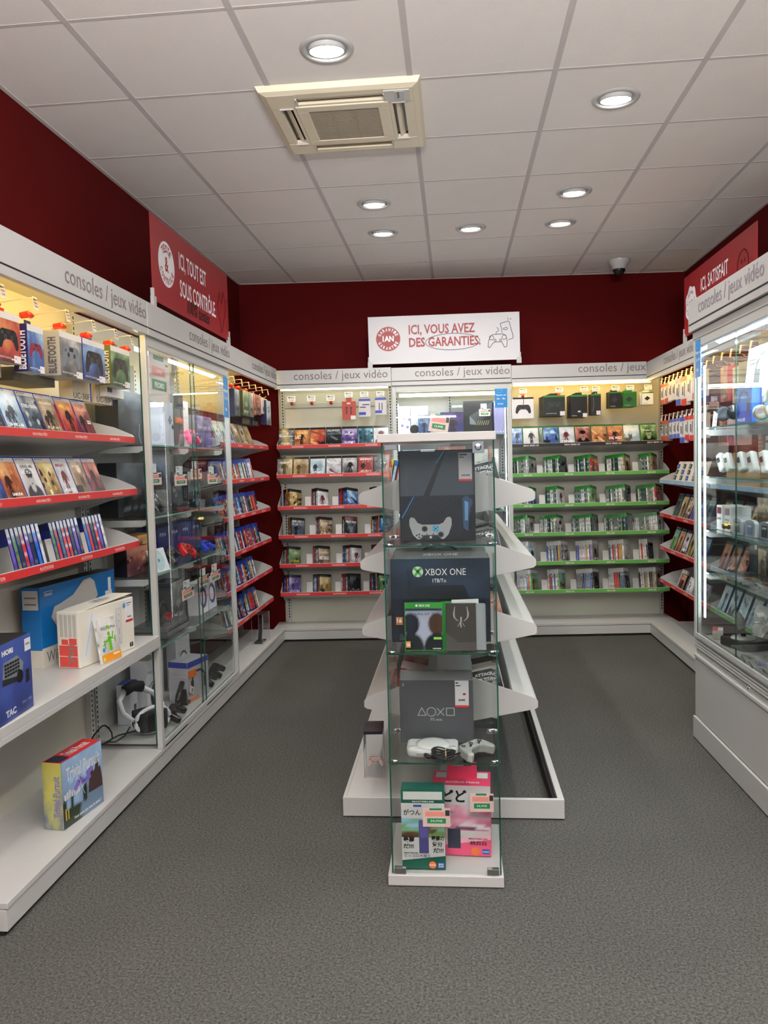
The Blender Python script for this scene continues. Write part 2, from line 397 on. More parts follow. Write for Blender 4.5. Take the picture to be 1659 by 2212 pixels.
# ---------------------------------------------------------------- ceiling lamps
def downlight(x, y, label, tilt):
    o = thing('ceiling_downlight', label, 'ceiling lamp', T((x, y, CEIL)), 'round recessed ceiling downlights')
    m = MB().lathe([(0.074, 0.0), (0.077, -0.004), (0.090, -0.007), (0.100, -0.005), (0.106, 0.0)], 40)
    put('trim_ring', m, 'white_metal', o)
    m = MB().lathe([(0.080, 0.03), (0.076, 0.01), (0.072, -0.008), (0.067, -0.011), (0.063, -0.002)], 36, M4=RX(tilt))
    put('gimbal', m, 'white_metal', o)
    m = MB().lathe([(0.0001, -0.020), (0.035, -0.018), (0.056, -0.012), (0.064, -0.004)], 36, M4=RX(tilt))
    put('lens', m, 'lens', o)
    L = bpy.data.lights.new('downlight_beam', 'AREA'); L.shape = 'DISK'; L.size = 0.10; L.energy = LAMP_W; L.color = (1.0, 0.97, 0.93); L.spread = R(150)
    lo = bpy.data.objects.new('downlight_beam', L); C.objects.link(lo); lo.parent = o; lo.location = (0, 0, -0.025); lo.rotation_euler = (R(tilt), 0, 0)
LL = ['largest round ceiling downlight, just before the air conditioner', 'round ceiling downlight beside the air conditioner, on the display case side',
      'ceiling downlight straight behind the air conditioner', 'ceiling downlight on the display case side, in the second last row',
      'ceiling downlight in the last row, on the PROMO case side', 'ceiling downlight in the last row, middle one of three', 'ceiling downlight in the last row, on the lit cabinet side']
for k, (x, y) in enumerate(DOWN):
    downlight(x, y, LL[k] if k < len(LL) else 'round ceiling downlight out of frame behind the viewer, row %s' % ['one', 'two', 'three', 'four', 'five', 'six'][k-len(LL)], 8)

for k, (x, y) in enumerate(ADDED_UPLIGHTS):      # added trough lamps, out of frame, only to lift the ceiling brightness
    o = thing('added_uplight', 'added white trough uplight, unseen behind the viewer, %s one' % ('nearer', 'farther')[k], 'ceiling lamp', T((x, y, 2.20)))
    put('suspension_cord', MB().tube([(-0.6, 0, 0.0), (-0.6, 0, CEIL-2.2)], 0.003, BLACK, n=6).tube([(0.6, 0, 0.0), (0.6, 0, CEIL-2.2)], 0.003, BLACK, n=6), 'rubber', o)
    put('trough', MB().prism([(-0.09, 0.05), (-0.06, -0.03), (0.06, -0.03), (0.09, 0.05), (0.085, 0.05), (0.055, -0.024), (-0.055, -0.024), (-0.085, 0.05)], -0.75, 0.75), 'white_metal', o)
    put('light_tube', MB().tube([(-0.7, 0, 0.0), (0.7, 0, 0.0)], 0.012, WHITE, n=8), 'tube_cool', o)
    L = bpy.data.lights.new('added_uplight_beam', 'AREA'); L.shape = 'RECTANGLE'; L.size = 1.4; L.size_y = 0.14; L.energy = ADDED_UPLIGHT_W; L.color = (1.0, 0.97, 0.95)
    lo = bpy.data.objects.new('added_uplight_beam', L); C.objects.link(lo); lo.parent = o; lo.location = (0, 0.02, 0.09); lo.rotation_euler = (R(180-12), 0, 0)

# ---------------------------------------------------------------- air conditioner cassette
ac = thing('air_conditioner', 'cream square ceiling air conditioner cassette with louvres and centre grille', 'air conditioner', T((-0.455, 3.70, CEIL)))
h = 0.35
fp = MB()
def ring(m, a, b, z0, z1, col=WHITE):
    for q in range(4):
        Z = RZ(90*q); m.face([Z@Vector(p) for p in ((-a, -a, z0), (-b, -b, z1), (b, -b, z1), (a, -a, z0))][::-1], col)
ring(fp, h, h-0.012, 0.0, -0.022); ring(fp, h-0.012, 0.315, -0.022, -0.03)
for q in range(4):   # corner plates and strip outside each slot
    Z = RZ(90*q)
    fp.box(-0.315, -0.19, -0.315, -0.19, -0.031, -0.01, M4=Z)
    fp.box(-0.19, 0.19, -0.315, -0.272, -0.030, -0.01, M4=Z)
    fp.box(-0.19, 0.19, -0.222, -0.205, -0.031, 0.02, M4=Z)
put('frame_panel', fp, 'ac_plastic', ac, bevel=0.002)
dk = MB()
for q in range(4): dk.box(-0.19, 0.19, -0.272, -0.222, -0.006, 0.03, BLACK, M4=RZ(90*q))
put('outlet_slot', dk, 'black_plastic', ac)
for q, tl in ((0, 20), (1, 30), (2, 8), (3, 30)):
    m = MB().prism([(-0.016, 0.0), (0.0, -0.005), (0.016, -0.002), (0.016, 0.002), (0.0, -0.001), (-0.016, 0.003)], -0.183, 0.183)
    put('louvre', m, 'ac_plastic', ac, RZ(90*q) @ T((0, -0.247, -0.016)) @ RX(-tl) @ SC(1, 0.42 if q == 0 else 0.9, 1))
    for s in (-1, 1):
        put('slot_cheek', MB().box(-0.003, 0.003, -0.03, 0.03, -0.012, 0.0), 'tbar', ac, RZ(90*q) @ T((s*0.19, -0.247, -0.024)))
m = MB().box(-0.205, 0.205, -0.205, -0.155, -0.036, -0.012).box(-0.205, 0.205, 0.155, 0.205, -0.036, -0.012).box(-0.205, -0.155, -0.155, 0.155, -0.036, -0.012).box(0.155, 0.205, -0.155, 0.155, -0.036, -0.012)
gp = put('intake_panel', m, 'ac_plastic', ac, bevel=0.003)
g = MB()
for k in range(30):
    y = -0.152+k*0.0105; g.box(-0.155, 0.155, y, y+0.006, -0.033, -0.024)
for x in (-0.05, 0.05): g.box(x-0.002, x+0.002, -0.155, 0.155, -0.034, -0.026)
g.box(-0.155, 0.155, -0.155, 0.155, -0.020, -0.014)
put('grille', g, 'ac_grille', gp)
m = MB().box(0.19, 0.30, -0.30, -0.20, -0.034, -0.028, K(205, 203, 200)).box(0.235, 0.275, -0.292, -0.212, -0.0355, -0.034, K(190, 190, 188))
m.text('DAIKIN', (0.247, -0.285, -0.0358), (0, 0.05, 0), (0.010, 0, 0), DARK, 0.02)
put('corner_badge', m, 'print', ac)

# ---------------------------------------------------------------- security camera
cc = thing('security_camera', 'small white dome security camera with black dome on the ceiling', 'camera', T((1.37, 6.62, CEIL-0.002)))
put('housing', MB().lathe([(0.085, 0), (0.083, -0.02), (0.062, -0.045), (0.055, -0.072), (0.048, -0.075)], 28), 'white_metal', cc)
put('dome', MB().lathe([(0.050, -0.070), (0.047, -0.09), (0.035, -0.108), (0.018, -0.117), (0.0001, -0.12)], 28, BLACK), 'black_plastic', cc)

# ================================================================ shop furniture
REDR, BLKR, LTB = K(200, 48, 50), K(26, 24, 26), K(150, 185, 215)
def tube_light(par, x0, x1, y, z, m, r=0.012):
    put('light_tube', MB().tube([(x0, y, z), (x1, y, z)], r, WHITE, n=8), m, par)
def header(par, w, text=True, z0=2.15, z1=2.31, end='r', crop=None):
    m = MB().box(0.001, w-0.001, -0.016, 0.010, z0, z1).box(0.0, w, 0.010, 0.382, z1-0.014, z1)
    hd = put('header_panel', m, 'white_metal', par, bevel=0.0015)
    put('black_line', MB().box(0.0, w, -0.0172, -0.016, z0+0.032, z0+0.038, BLACK), 'matte', hd)
    if text:
        xe = w-0.012; m = MB().text('consoles / jeux vidéo', (xe-0.787, -0.0174, z0+0.048), (0.787, 0, 0), (0, 0, 0.090), K(128, 118, 116), 0.0)
        put('lettering', m, 'matte', hd)
def upright(par, x, y=0.345, z1=2.28, s=1):
    m = MB().box(x-0.014, x+0.014, y, y+0.033, 0.10, z1)
    z = 0.16
    while z < z1-0.03:
        m.box(x-0.005, x+0.005, y-0.0006, y+0.0005, z, z+0.014, K(22, 22, 24), 1); z += 0.025
    put('upright', m, ['white_metal', 'matte'], par)
def base(par, w, y0=0.0, d=0.382, zt=0.115):
    m = MB().box(0.001, w-0.001, y0+0.004, d, 0.02, zt-0.024).box(0.001, w-0.001, y0, d, zt-0.020, zt).box(0.004, w-0.004, y0+0.012, d, zt-0.024, zt-0.020)
    b = put('base_plinth', m, 'white_metal', par, bevel=0.0015)
    put('plinth_foot', MB().box(0.01, w-0.01, y0+0.02, d, 0.0, 0.02, BLACK), 'rubber', b)
def gshelf(par, w, z0, rail, words, n=4, yf=0.066, dep=0.31, a=0.005, ar=0.005, bk=True, sp=None):
    """inclined retail shelf; front edge at (yf, z0)"""
    m = MB()
    m.prism([(yf+0.002, z0), (yf+0.002, z0+0.032), (yf+0.010, z0+0.032), (yf+0.010, z0+0.012), (yf+dep, z0-0.046), (yf+dep, z0-0.056), (yf+0.03, z0-0.003)], a, w-ar)
    sh = put('shelf', m, 'white_metal', par, bevel=0.0012)
    if bk:
        for x in (a, w-ar-0.003):
            put('shelf_bracket', MB().prism([(yf, z0), (yf, z0+0.030), (yf+0.012, z0+0.042), (yf+0.10, z0+0.080), (yf+dep, z0+0.135), (yf+dep, z0-0.075), (yf+dep-0.04, z0-0.07), (yf+0.14, z0-0.028)], x, x+0.003), 'white_metal', sh)
    if rail is not None:
        r = MB().box(a, w-ar, yf-0.0015, yf+0.0005, z0+0.001, z0+0.030, rail)
        sp = sp or w/(n+0.2)
        for k in range(n):
            t = words if isinstance(words, str) else words[k % len(words)]
            tw = 0.0088*len(t); x = 0.10+k*sp
            if x+tw < w: r.text(t, (x, yf-0.0019, z0+0.008), (tw, 0, 0), (0, 0, 0.013), K(248, 232, 225), 0.012)
        put('price_rail', r, 'print', sh)
    return sh
# ---- left wall: three bays
u1 = thing('shelving_unit', 'white shelving bay with the broad flat white shelf, lit yellow at the top', 'shelving', FL @ T((2.33, 0, 0)), 'white wall shelving bays')
w = 1.365
put('back_panel', MB().box(0, w, 0.376, 0.382, 0.10, 2.29), 'cream_panel', u1)
for x in (0.014, w-0.016): upright(u1, x)
base(u1, w); header(u1, w)
put('canopy', MB().box(0.003, w-0.003, 0.012, 0.376, 2.270, 2.278), 'cream_panel', u1)
tube_light(u1, 0.05, w-0.05, 0.045, 2.215, 'tube_warm')
for z, t in ((1.632, 'NOUVEAUTÉS !'), (1.384, 'NOUVEAUTÉS !'), (1.130, 'PLAYSTATION')):
    s_ = gshelf(u1, w-0.01, z, REDR, t, 4, sp=0.325)
m = MB().box(0.0, w-0.005, -0.012, 0.372, 0.655, 0.690).box(0.0, w-0.005, -0.012, -0.002, 0.632, 0.655)
ws = put('flat_shelf', m, 'white_metal', u1, bevel=0.002)
put('end_cap', MB().box(-0.004, 0.0, -0.012, 0.10, 0.632, 0.690, K(190, 190, 190)), 'white_metal', ws)
for x in (0.03, w-0.06): put('shelf_bracket', MB().prism([(0.03, 0.655), (0.372, 0.655), (0.372, 0.58), (0.30, 0.60)], x, x+0.004), 'white_metal', ws)

def glass_case(name, label, F4, w, d, z0, z1, shelves, doors=2, sides='lr', yg=0.012, group=None, back='grey_panel', deck=0.15, post=0.028):
    o = thing(name, label, 'display case', F4, group)
    fr = MB()
    for x in (0, w-post): fr.box(x, x+post, 0, post, z0, z1)
    put('front_post', MB().box(0, post, 0, post, z0, z1), 'aluminium', o, bevel=0.002)
    put('front_post', MB().box(w-post, w, 0, post, z0, z1), 'aluminium', o, bevel=0.002)
    put('top_rail', MB().box(post, w-post, 0, post, z1-0.05, z1), 'aluminium', o, bevel=0.002)
    put('rear_post', MB().box(0, 0.02, d-0.03, d, z0, z1).box(w-0.02, w, d-0.03, d, z0, z1), 'aluminium', o)
    put('back_panel', MB().box(0.02, w-0.02, d-0.008, d-0.001, z0, z1+0.13), back, o)
    put('deck', MB().box(post, w-post, 0.03, d-0.01, deck-0.02, deck), 'white_metal', o)
    put('door_track', MB().box(post, w-post, 0.0, 0.005, z0, z0+0.03).box(post, w-post, 0.013, 0.017, z0, z0+0.024).box(post, w-post, 0.025, 0.030, z0, z0+0.03).box(post, w-post, 0, 0.03, z0, z0+0.008), 'aluminium', o)
    if 'l' in sides:
        g = put('side_pane', MB().box(0.004, 0.010, post, d-0.03, z0, z1), 'glass', o)
        put('pane_edge', MB().box(-0.001, 0.0035, post+0.001, post+0.006, z0+0.02, z1), 'glass_edge', g)
    if 'r' in sides: put('side_pane', MB().box(w-0.010, w-0.004, post, d-0.03, z0, z1), 'glass', o)
    if doors == 2:
        for k, (a, b, y) in enumerate(((post, w*0.515, 0.0065), (w*0.495, w-post, 0.0185))):
            g = put('sliding_door', MB().box(a, b, y, y+0.005, z0+0.006, z1-0.03), 'glass', o)
            xe = b if k == 0 else a
            put('pane_edge', MB().box(xe-0.003, xe+0.001, y-0.0005, y+0.0055, z0+0.006, z1-0.03), 'glass_edge', g)
    else:
        g = put('hinged_door', MB().box(post, w-post, 0.0065, 0.0115, z0+0.006, z1-0.05), 'glass', o)
    for z in shelves:
        s_ = put('glass_shelf', MB().box(post+0.01, w-post-0.01, 0.045, d-0.035, z-0.004, z+0.004), 'glass', o)
        put('shelf_edge', MB().box(post+0.01, w-post-0.01, 0.043, 0.0455, z-0.004, z+0.004), 'shelf_glass_edge', s_)
        for x in (0.035, w/2, w-0.045):
            put('shelf_bracket', MB().prism([(0.05, z-0.006), (0.05, z-0.028), (0.07, z-0.038), (d-0.12, z-0.038), (d-0.05, z-0.10), (d-0.035, z-0.10), (d-0.035, z-0.006)], x-0.006, x+0.006), 'white_metal', s_)
    for k in range(3): upright(o, (0.035, w/2, w-0.045)[k], d-0.036, z1-0.05)
    return o
def case_lamp(par, x0, x1, y, z, watt, col=(0.9, 0.95, 1.0)):
    L = bpy.data.lights.new('case_lamp_beam', 'AREA'); L.shape = 'RECTANGLE'; L.size = x1-x0; L.size_y = 0.03; L.energy = watt; L.color = col
    lo = bpy.data.objects.new('case_lamp_beam', L); C.objects.link(lo); lo.parent = par; lo.location = ((x0+x1)/2, y, z)
def lock(par, x, z, y=0.004):
    put('lock', MB().lathe([(0.0001, -0.03), (0.012, -0.03), (0.015, -0.02), (0.012, -0.012), (0.017, -0.008), (0.017, 0)], 16, M4=T((x, y, z)) @ RX(-90)).box(x-0.006, x+0.02, y-0.012, y-0.004, z-0.008, z+0.006), 'brass', par)

v1 = glass_case('glass_display_case', 'tall glass display case with a PROMO poster between two open bays', FL @ T((3.70, 0, 0)), 1.40, 0.382, 0.115, 2.15, (1.625, 1.26, 0.965, 0.59), group=None)
base(v1, 1.40); header(v1, 1.40)
lock(v1, 0.70, 1.21)
put('light_tube', MB().tube([(0.06, 0.075, 2.098), (1.33, 0.075, 2.098)], 0.013, WHITE, n=3), 'tube_cream', v1)
case_lamp(v1, 0.06, 1.33, 0.09, 2.075, 7.0)

u3 = thing('shelving_unit', 'white red-railed corner bay past the glass case, open to the red wall', 'shelving', FL @ T((5.10, 0, 0)), 'white wall shelving bays')
w3 = 1.365
for x in (0.014, w3-0.016): upright(u3, x)
base(u3, 1.42); header(u3, w3)
put('canopy', MB().box(0.003, w3-0.003, 0.012, 0.378, 2.270, 2.278).box(0.003, w3-0.003, 0.374, 0.380, 1.93, 2.27), 'cream_panel', u3)
tube_light(u3, 0.05, w3-0.05, 0.045, 2.215, 'tube_warm')
for z, t in ((1.645, 'PS4'), (1.392, 'PS4'), (1.137, 'PS4'), (0.880, 'PS4'), (0.636, 'PS4'), (0.385, 'PS4')):
    pass
for z in (1.645, 1.392, 1.137, 0.880, 0.630, 0.380):
    gshelf(u3, w3-0.03, z, REDR, 'PLAYSTATION 4', 4, sp=0.31)

# ---- end wall: three bays
u4 = thing('shelving_unit', 'white end wall bay with six red-railed trays', 'shelving', FB, 'white wall shelving bays')
put('back_panel', MB().box(-0.04, 0.960, 0.300, 0.306, 0.10, 2.29), 'cream_panel', u4)
for x in (0.0, 0.943): upright(u4, x, 0.268)
m = MB().box(-0.10, 0.96, 0.0, 0.306, 0.02, 0.091).box(-0.10, 0.96, -0.002, 0.306, 0.095, 0.115).box(-0.09, 0.95, 0.01, 0.306, 0.090, 0.096); b_ = put('base_plinth', m, 'white_metal', u4, bevel=0.0015)
put('plinth_foot', MB().box(-0.09, 0.95, 0.02, 0.30, 0.0, 0.02, BLACK), 'rubber', b_)
hd = put('header_panel', MB().box(-0.02, 0.962, -0.012, 0.012, 2.15, 2.305).box(-0.02, 0.962, 0.012, 0.306, 2.29, 2.305), 'white_metal', u4, bevel=0.0015)
put('black_line', MB().box(-0.01, 0.962, -0.0132, -0.012, 2.182, 2.188, BLACK), 'matte', hd)
put('lettering', MB().text('consoles / jeux vidéo', (0.146, -0.0134, 2.20), (0.787, 0, 0), (0, 0, 0.090), K(128, 118, 116)), 'matte', hd)
tube_light(u4, 0.02, 0.93, 0.06, 2.155, 'tube_cream', 0.013)
put('hook_rail', MB().box(0.015, 0.93, 0.284, 0.299, 2.012, 2.048), 'white_metal', u4)
P3 = 'PLAYSTATION 3'
ZB = [1.652, 1.403, 1.130, 0.882, 0.632, 0.384]
for k, z in enumerate(ZB):
    s_ = gshelf(u4, 0.95, z, REDR, 'PLAYSTATION' if k == 0 else P3, 3, sp=0.315, dep=0.225, a=-0.04 if k > 0 else -0.03)

v2 = glass_case('glass_display_case', 'white framed glass display case in the middle of the end wall', FB @ T((0.964, 0, 0)), 0.997, 0.36, 0.115, 2.15, (1.73, 1.40, 1.08, 0.76, 0.44), doors=1, sides='lr', post=0.034)
m = MB().box(0.0, 0.997, 0.0, 0.352, 0.02, 0.091).box(0.0, 0.997, -0.002, 0.352, 0.095, 0.115).box(0.01, 0.98, 0.01, 0.352, 0.090, 0.096); put('base_plinth', m, 'white_metal', v2, bevel=0.0015)
hd = put('header_panel', MB().box(0.001, 0.996, -0.012, 0.012, 2.15, 2.300).box(0, 0.997, 0.012, 0.355, 2.285, 2.300), 'white_metal', v2, bevel=0.0015)
put('black_line', MB().box(0.005, 0.99, -0.0132, -0.012, 2.184, 2.190, BLACK).box(0.0, 0.997, -0.0125, -0.011, 2.148, 2.152, BLACK), 'matte', hd)
put('lettering', MB().text('consoles / jeux vidéo', (0.197, -0.0134, 2.20), (0.787, 0, 0), (0, 0, 0.088), K(128, 118, 116)), 'matte', hd)
tube_light(v2, 0.06, 0.93, 0.08, 2.075, 'tube_cream', 0.014)
case_lamp(v2, 0.08, 0.9, 0.10, 2.055, 4.0)
put('light_tube', MB().box(0.944, 0.951, 0.040, 0.048, 0.2, 2.0), 'led_strip', v2)
put('light_tube', MB().box(0.046, 0.053, 0.040, 0.048, 0.2, 2.0), 'led_strip', v2)
st = MB().box(0, 0.104, 0, 0.0006, 0, 0.158, K(0, 132, 205)).stroke([(0.02, 0.148), (0.06, 0.148), (0.06, 0.125), (0.02, 0.125)], 0.003, K(60, 175, 235), close=True, y=-0.0004)
st.text('Payez en', (0.010, -0.0006, 0.095), (0.084, 0, 0), (0, 0, 0.017), WHITE, 0.02).text('3x - 4x', (0.016, -0.0006, 0.068), (0.072, 0, 0), (0, 0, 0.016), WHITE, 0.02)
st.text('FLOA', (0.024, -0.0006, 0.026), (0.046, 0, 0), (0, 0, 0.012), WHITE, 0.03).box(0.074, 0.080, -0.0006, 0, 0.030, 0.036, TGREEN)
stm = st.mesh('payment_sticker', ['print'])
put('payment_sticker', stm, None, v2, T((0.858, -0.0008, 1.945)))
put('payment_sticker', stm, None, v1, T((1.27, -0.0008, 1.83)) @ SC(1.0, 1, 1.65))

u5 = thing('shelving_unit', 'white end wall bay with green-railed trays', 'shelving', FB @ T((1.961, 0, 0)), 'white wall shelving bays')
put('back_panel', MB().box(0, 1.36, 0.352, 0.358, 0.10, 2.29), 'cream_panel', u5)
for x in (0.02, 1.335): upright(u5, x, 0.322)
m = MB().box(0.0, 1.37, 0.0, 0.352, 0.02, 0.091).box(0.0, 1.37, -0.002, 0.352, 0.095, 0.115).box(0.01, 1.36, 0.01, 0.352, 0.090, 0.096); b_ = put('base_plinth', m, 'white_metal', u5, bevel=0.0015)
put('plinth_foot', MB().box(0.0, 1.36, 0.02, 0.35, 0.0, 0.02, BLACK), 'rubber', b_)
hd = put('header_panel', MB().box(0.001, 1.112, -0.012, 0.012, 2.145, 2.290).box(0, 1.112, 0.012, 0.355, 2.275, 2.290), 'white_metal', u5, bevel=0.0015)
put('black_line', MB().box(0.004, 1.11, -0.0132, -0.012, 2.178, 2.184, BLACK), 'matte', hd)
put('lettering', MB().text('consoles / jeux', (0.552, -0.0134, 2.195), (0.555, 0, 0), (0, 0, 0.090), K(128, 118, 116)), 'matte', hd)
tube_light(u5, 0.02, 1.16, 0.05, 2.135, 'tube_warm', 0.012)
ZC = [1.610, 1.360, 1.098, 0.853, 0.606, 0.362]
for k, z in enumerate(ZC):
    s_ = gshelf(u5, 1.325, z, BLKR if k == 0 else GREENR, 'XBOX SERIES X/S' if k == 0 else ('XBOX ONE' if k < 4 else 'XBOX 360'), 4, sp=0.345, dep=0.28)

# ---- right wall: far bay
u6 = thing('shelving_unit', 'white shelving bay under two rows of hanging accessories', 'shelving', FR @ T((-6.72, 0, 0)), 'white wall shelving bays')
w6 = 1.36
for x in (0.014, w6-0.016): upright(u6, x, 0.385)
m = MB().box(0.0, w6-0.001, 0.004, 0.42, 0.02, 0.091).box(0.0, w6-0.001, 0, 0.42, 0.095, 0.115).box(0.0, w6-0.001, 0.01, 0.42, 0.090, 0.096); put('base_plinth', m, 'white_metal', u6, bevel=0.0015)
hd = put('header_panel', MB().box(-0.004, w6-0.001, -0.012, 0.012, 2.125, 2.285).box(0.0, w6, 0.012, 0.42, 2.27, 2.285), 'white_metal', u6, bevel=0.0015)
put('black_line', MB().box(0.0, w6, -0.0132, -0.012, 2.158, 2.164, BLACK), 'matte', hd)
put('lettering', MB().text('consoles / jeux vidéo', (0.535, -0.0134, 2.178), (0.787, 0, 0), (0, 0, 0.090), K(128, 118, 116)), 'matte', hd)
put('canopy', MB().box(0.0, w6, 0.012, 0.416, 2.250, 2.258), 'cream_panel', u6)
tube_light(u6, 0.05, w6-0.05, 0.045, 2.19, 'tube_warm')
for z, r_, t in ((1.285, LTB, 'NINTENDO'), (1.012, REDR, 'PLAYSTATION 2'), (0.740, REDR, 'PLAYSTATION 2'), (0.468, REDR, 'PLAYSTATION')):
    gshelf(u6, w6-0.02, z, r_, t, 4, sp=0.33, dep=0.345, a=0.08)
u7 = thing('shelving_unit', 'white shelving bay seen only through the cabinet glass case', 'shelving', FR @ T((-5.355, 0, 0)), 'white wall shelving bays')
hd = put('header_panel', MB().box(0.001, 1.0, -0.012, 0.012, 2.125, 2.285), 'white_metal', u7, bevel=0.0015)
put('black_line', MB().box(0.0, 1.0, -0.0132, -0.012, 2.158, 2.164, BLACK), 'matte', hd)
put('canopy', MB().box(0.0, 1.0, 0.012, 0.416, 2.250, 2.258), 'cream_panel', u7)
tube_light(u7, 0.05, 0.95, 0.045, 2.19, 'tube_warm')
put('back_panel', MB().box(0.0, 1.08, 0.412, 0.419, 0.115, 2.25), 'grey_panel', u7)
for x in (0.03, 0.98): upright(u7, x, 0.378)
put('base_plinth', MB().box(0, 1.08, 0.004, 0.42, 0.02, 0.091).box(0, 1.08, 0, 0.42, 0.095, 0.115), 'white_metal', u7, bevel=0.0015)
for z, r_, t in ((1.285, LTB, 'NINTENDO'), (1.012, LTB, 'NINTENDO'), (0.740, LTB, 'NINTENDO'), (0.468, GREENR, 'XBOX')):
    gshelf(u7, 1.0, z, r_, t, 3, sp=0.33, dep=0.345)

# ---- right front: long display case on a cabinet
LV = 2.6; DV = 0.56
v3 = glass_case('glass_display_case', 'large lit glass display case standing on a white cabinet', FV, LV, DV, 0.545, 2.105, (1.64, 1.39, 1.114, 0.894), doors=0, post=0.03, deck=0.56)
for a, b, y in ((0.03, 0.56, 0.0065), (0.535, 1.10, 0.0185), (1.08, 1.70, 0.0065), (1.68, 2.57, 0.0185)):
    g = put('sliding_door', MB().box(a, b, y, y+0.005, 0.552, 2.075), 'glass', v3)
    put('pane_edge', MB().box(a-0.001, a+0.003, y-0.0005, y+0.0055, 0.552, 2.075), 'glass_edge', g)
m = MB().box(0.0, LV, 0.006, DV, 0.126, 0.44).box(-0.004, LV, 0.0, DV, 0.440, 0.456)
put('cabinet_body', m, 'white_metal', v3, bevel=0.0015)
put('kick_board', MB().box(-0.006, LV, -0.004, DV, 0.008, 0.120).box(-0.006, LV, 0.006, DV, 0.0, 0.008, BLACK), 'white_metal', v3, bevel=0.0015)
m = MB().box(0.0, LV, 0.016, DV, 0.456, 0.492)
put('rail_recess', m, 'aluminium', v3)
rl = MB()
for z in (0.470, 0.492, 0.506, 0.522, 0.538): rl.box(0.0, LV, 0.004 if z > 0.48 else 0.012, 0.03, z, z+0.010)
put('front_rail', rl, 'aluminium', v3, bevel=0.001)
put('push_lock', MB().lathe([(0.0001, -0.012), (0.008, -0.012), (0.009, 0)], 12, M4=T((0.715, 0.016, 0.476)) @ RX(-90)).box(0.705, 0.712, 0.006, 0.016, 0.466, 0.49), 'chrome', v3)
hd = put('header_panel', MB().box(-0.012, LV, -0.022, 0.006, 2.138, 2.292).box(-0.012, LV, 0.006, DV, 2.276, 2.292).box(-0.012, 0.0, 0.006, DV, 2.138, 2.276).box(0.0, LV, -0.004, 0.03, 2.098, 2.138), 'white_metal', v3, bevel=0.0015)
put('black_line', MB().box(-0.002, LV, -0.0235, -0.022, 2.170, 2.177, BLACK).box(0.0, LV, -0.0055, -0.004, 2.134, 2.139, BLACK), 'matte', hd)
put('lettering', MB().text('consoles / jeux vidéo', (0.15, -0.0236, 2.190), (0.80, 0, 0), (0, 0, 0.090), K(140, 130, 140)), 'matte', hd)
put('light_tube', MB().box(0.052, 0.074, 0.034, 0.038, 0.66, 1.96), 'led_strip', v3)
case_lamp(v3, 0.1, 2.3, 0.14, 2.055, 30.0)
put('light_tube', MB().tube([(0.10, 0.09, 2.075), (2.2, 0.09, 2.075)], 0.014, WHITE, n=3), 'tube_cool', v3)
put('payment_sticker', stm, None, v3, T((0.035, -0.0008, 1.90)) @ SC(0.75, 1, 1.2))
sl = MB()
for z in np.arange(0.65, 2.08, 0.09): sl.box(0.02, LV-0.02, DV-0.012, DV-0.008, z, z+0.006, K(120, 122, 124))
put('slat_groove', sl, 'matte', v3)
lock(v3, 0.50, 1.175, 0.004)

# ---- gondola
gd = thing('gondola_shelving', 'white double-sided gondola with inclined book trays in the middle aisle', 'shelving', FG)
GL = 2.72
m = MB().box(-0.465, 0.465, 0, 0.018, 0.006, 0.088).box(-0.465, 0.465, GL-0.018, GL, 0.006, 0.088).box(-0.465, -0.450, 0.018, GL-0.018, 0.006, 0.088).box(0.438, 0.465, 0.018, GL-0.018, 0.006, 0.088)
bs = put('base_plinth', m, 'white_metal', gd, bevel=0.002)
put('deck', MB().box(-0.450, 0.05, 0.018, GL-0.018, 0.074, 0.086), 'white_metal', bs)
put('plinth_foot', MB().box(-0.455, 0.455, 0.008, 0.016, 0.0, 0.006, BLACK).box(0.425, 0.4385, 0.018, GL-0.02, 0.0, 0.060, BLACK).box(0.05, 0.062, 0.018, GL-0.02, 0.0, 0.085, BLACK), 'rubber', bs)
for y in (0.02, 1.33, GL-0.06): put('upright', MB().box(-0.05, 0.05, y, y+0.03, 0.08, 1.46), 'white_metal', gd, bevel=0.002)
put('spine_panel', MB().box(-0.012, 0.012, 0.05, GL-0.06, 0.086, 1.45), 'grey_panel', gd)
GZ = [1.335, 1.058, 0.778, 0.464]
for s in (-1, 1):
    Sg = SC(s, 1, 1)
    for z in GZ:
        prof = [(0.05, z-0.055), (0.35, z), (0.362, z+0.004), (0.362, z+0.035), (0.352, z+0.046), (0.262, z+0.078), (0.258, z+0.074), (0.25, z-0.004), (0.05, z-0.045)]
        a, b = (prof, 0.03) if s > 0 else ([(-p, q) for p, q in prof][::-1], 0.03)
        # profile in x-z swept along y
        m = MB(); n = len(a); v0 = [(p, 0.03, q) for p, q in a]; v1_ = [(p, GL-0.03, q) for p, q in a]
        for i in range(n):
            j = (i+1) % n; m.face([v0[i], v0[j], v1_[j], v1_[i]])
        sh = put('tray_shelf', m, 'white_metal', gd)
        for y in (0.026, 1.34, GL-0.032):
            pr = [(s*0.05, z-0.060), (s*0.355, z), (s*0.365, z+0.008), (s*0.365, z+0.034), (s*0.352, z+0.048), (s*0.05, z+0.150)]
            if s < 0: pr = pr[::-1]
            put('tray_bracket', MB().prism(pr, y, y+0.004, axis='y'), 'white_metal', sh, bevel=0.0008)

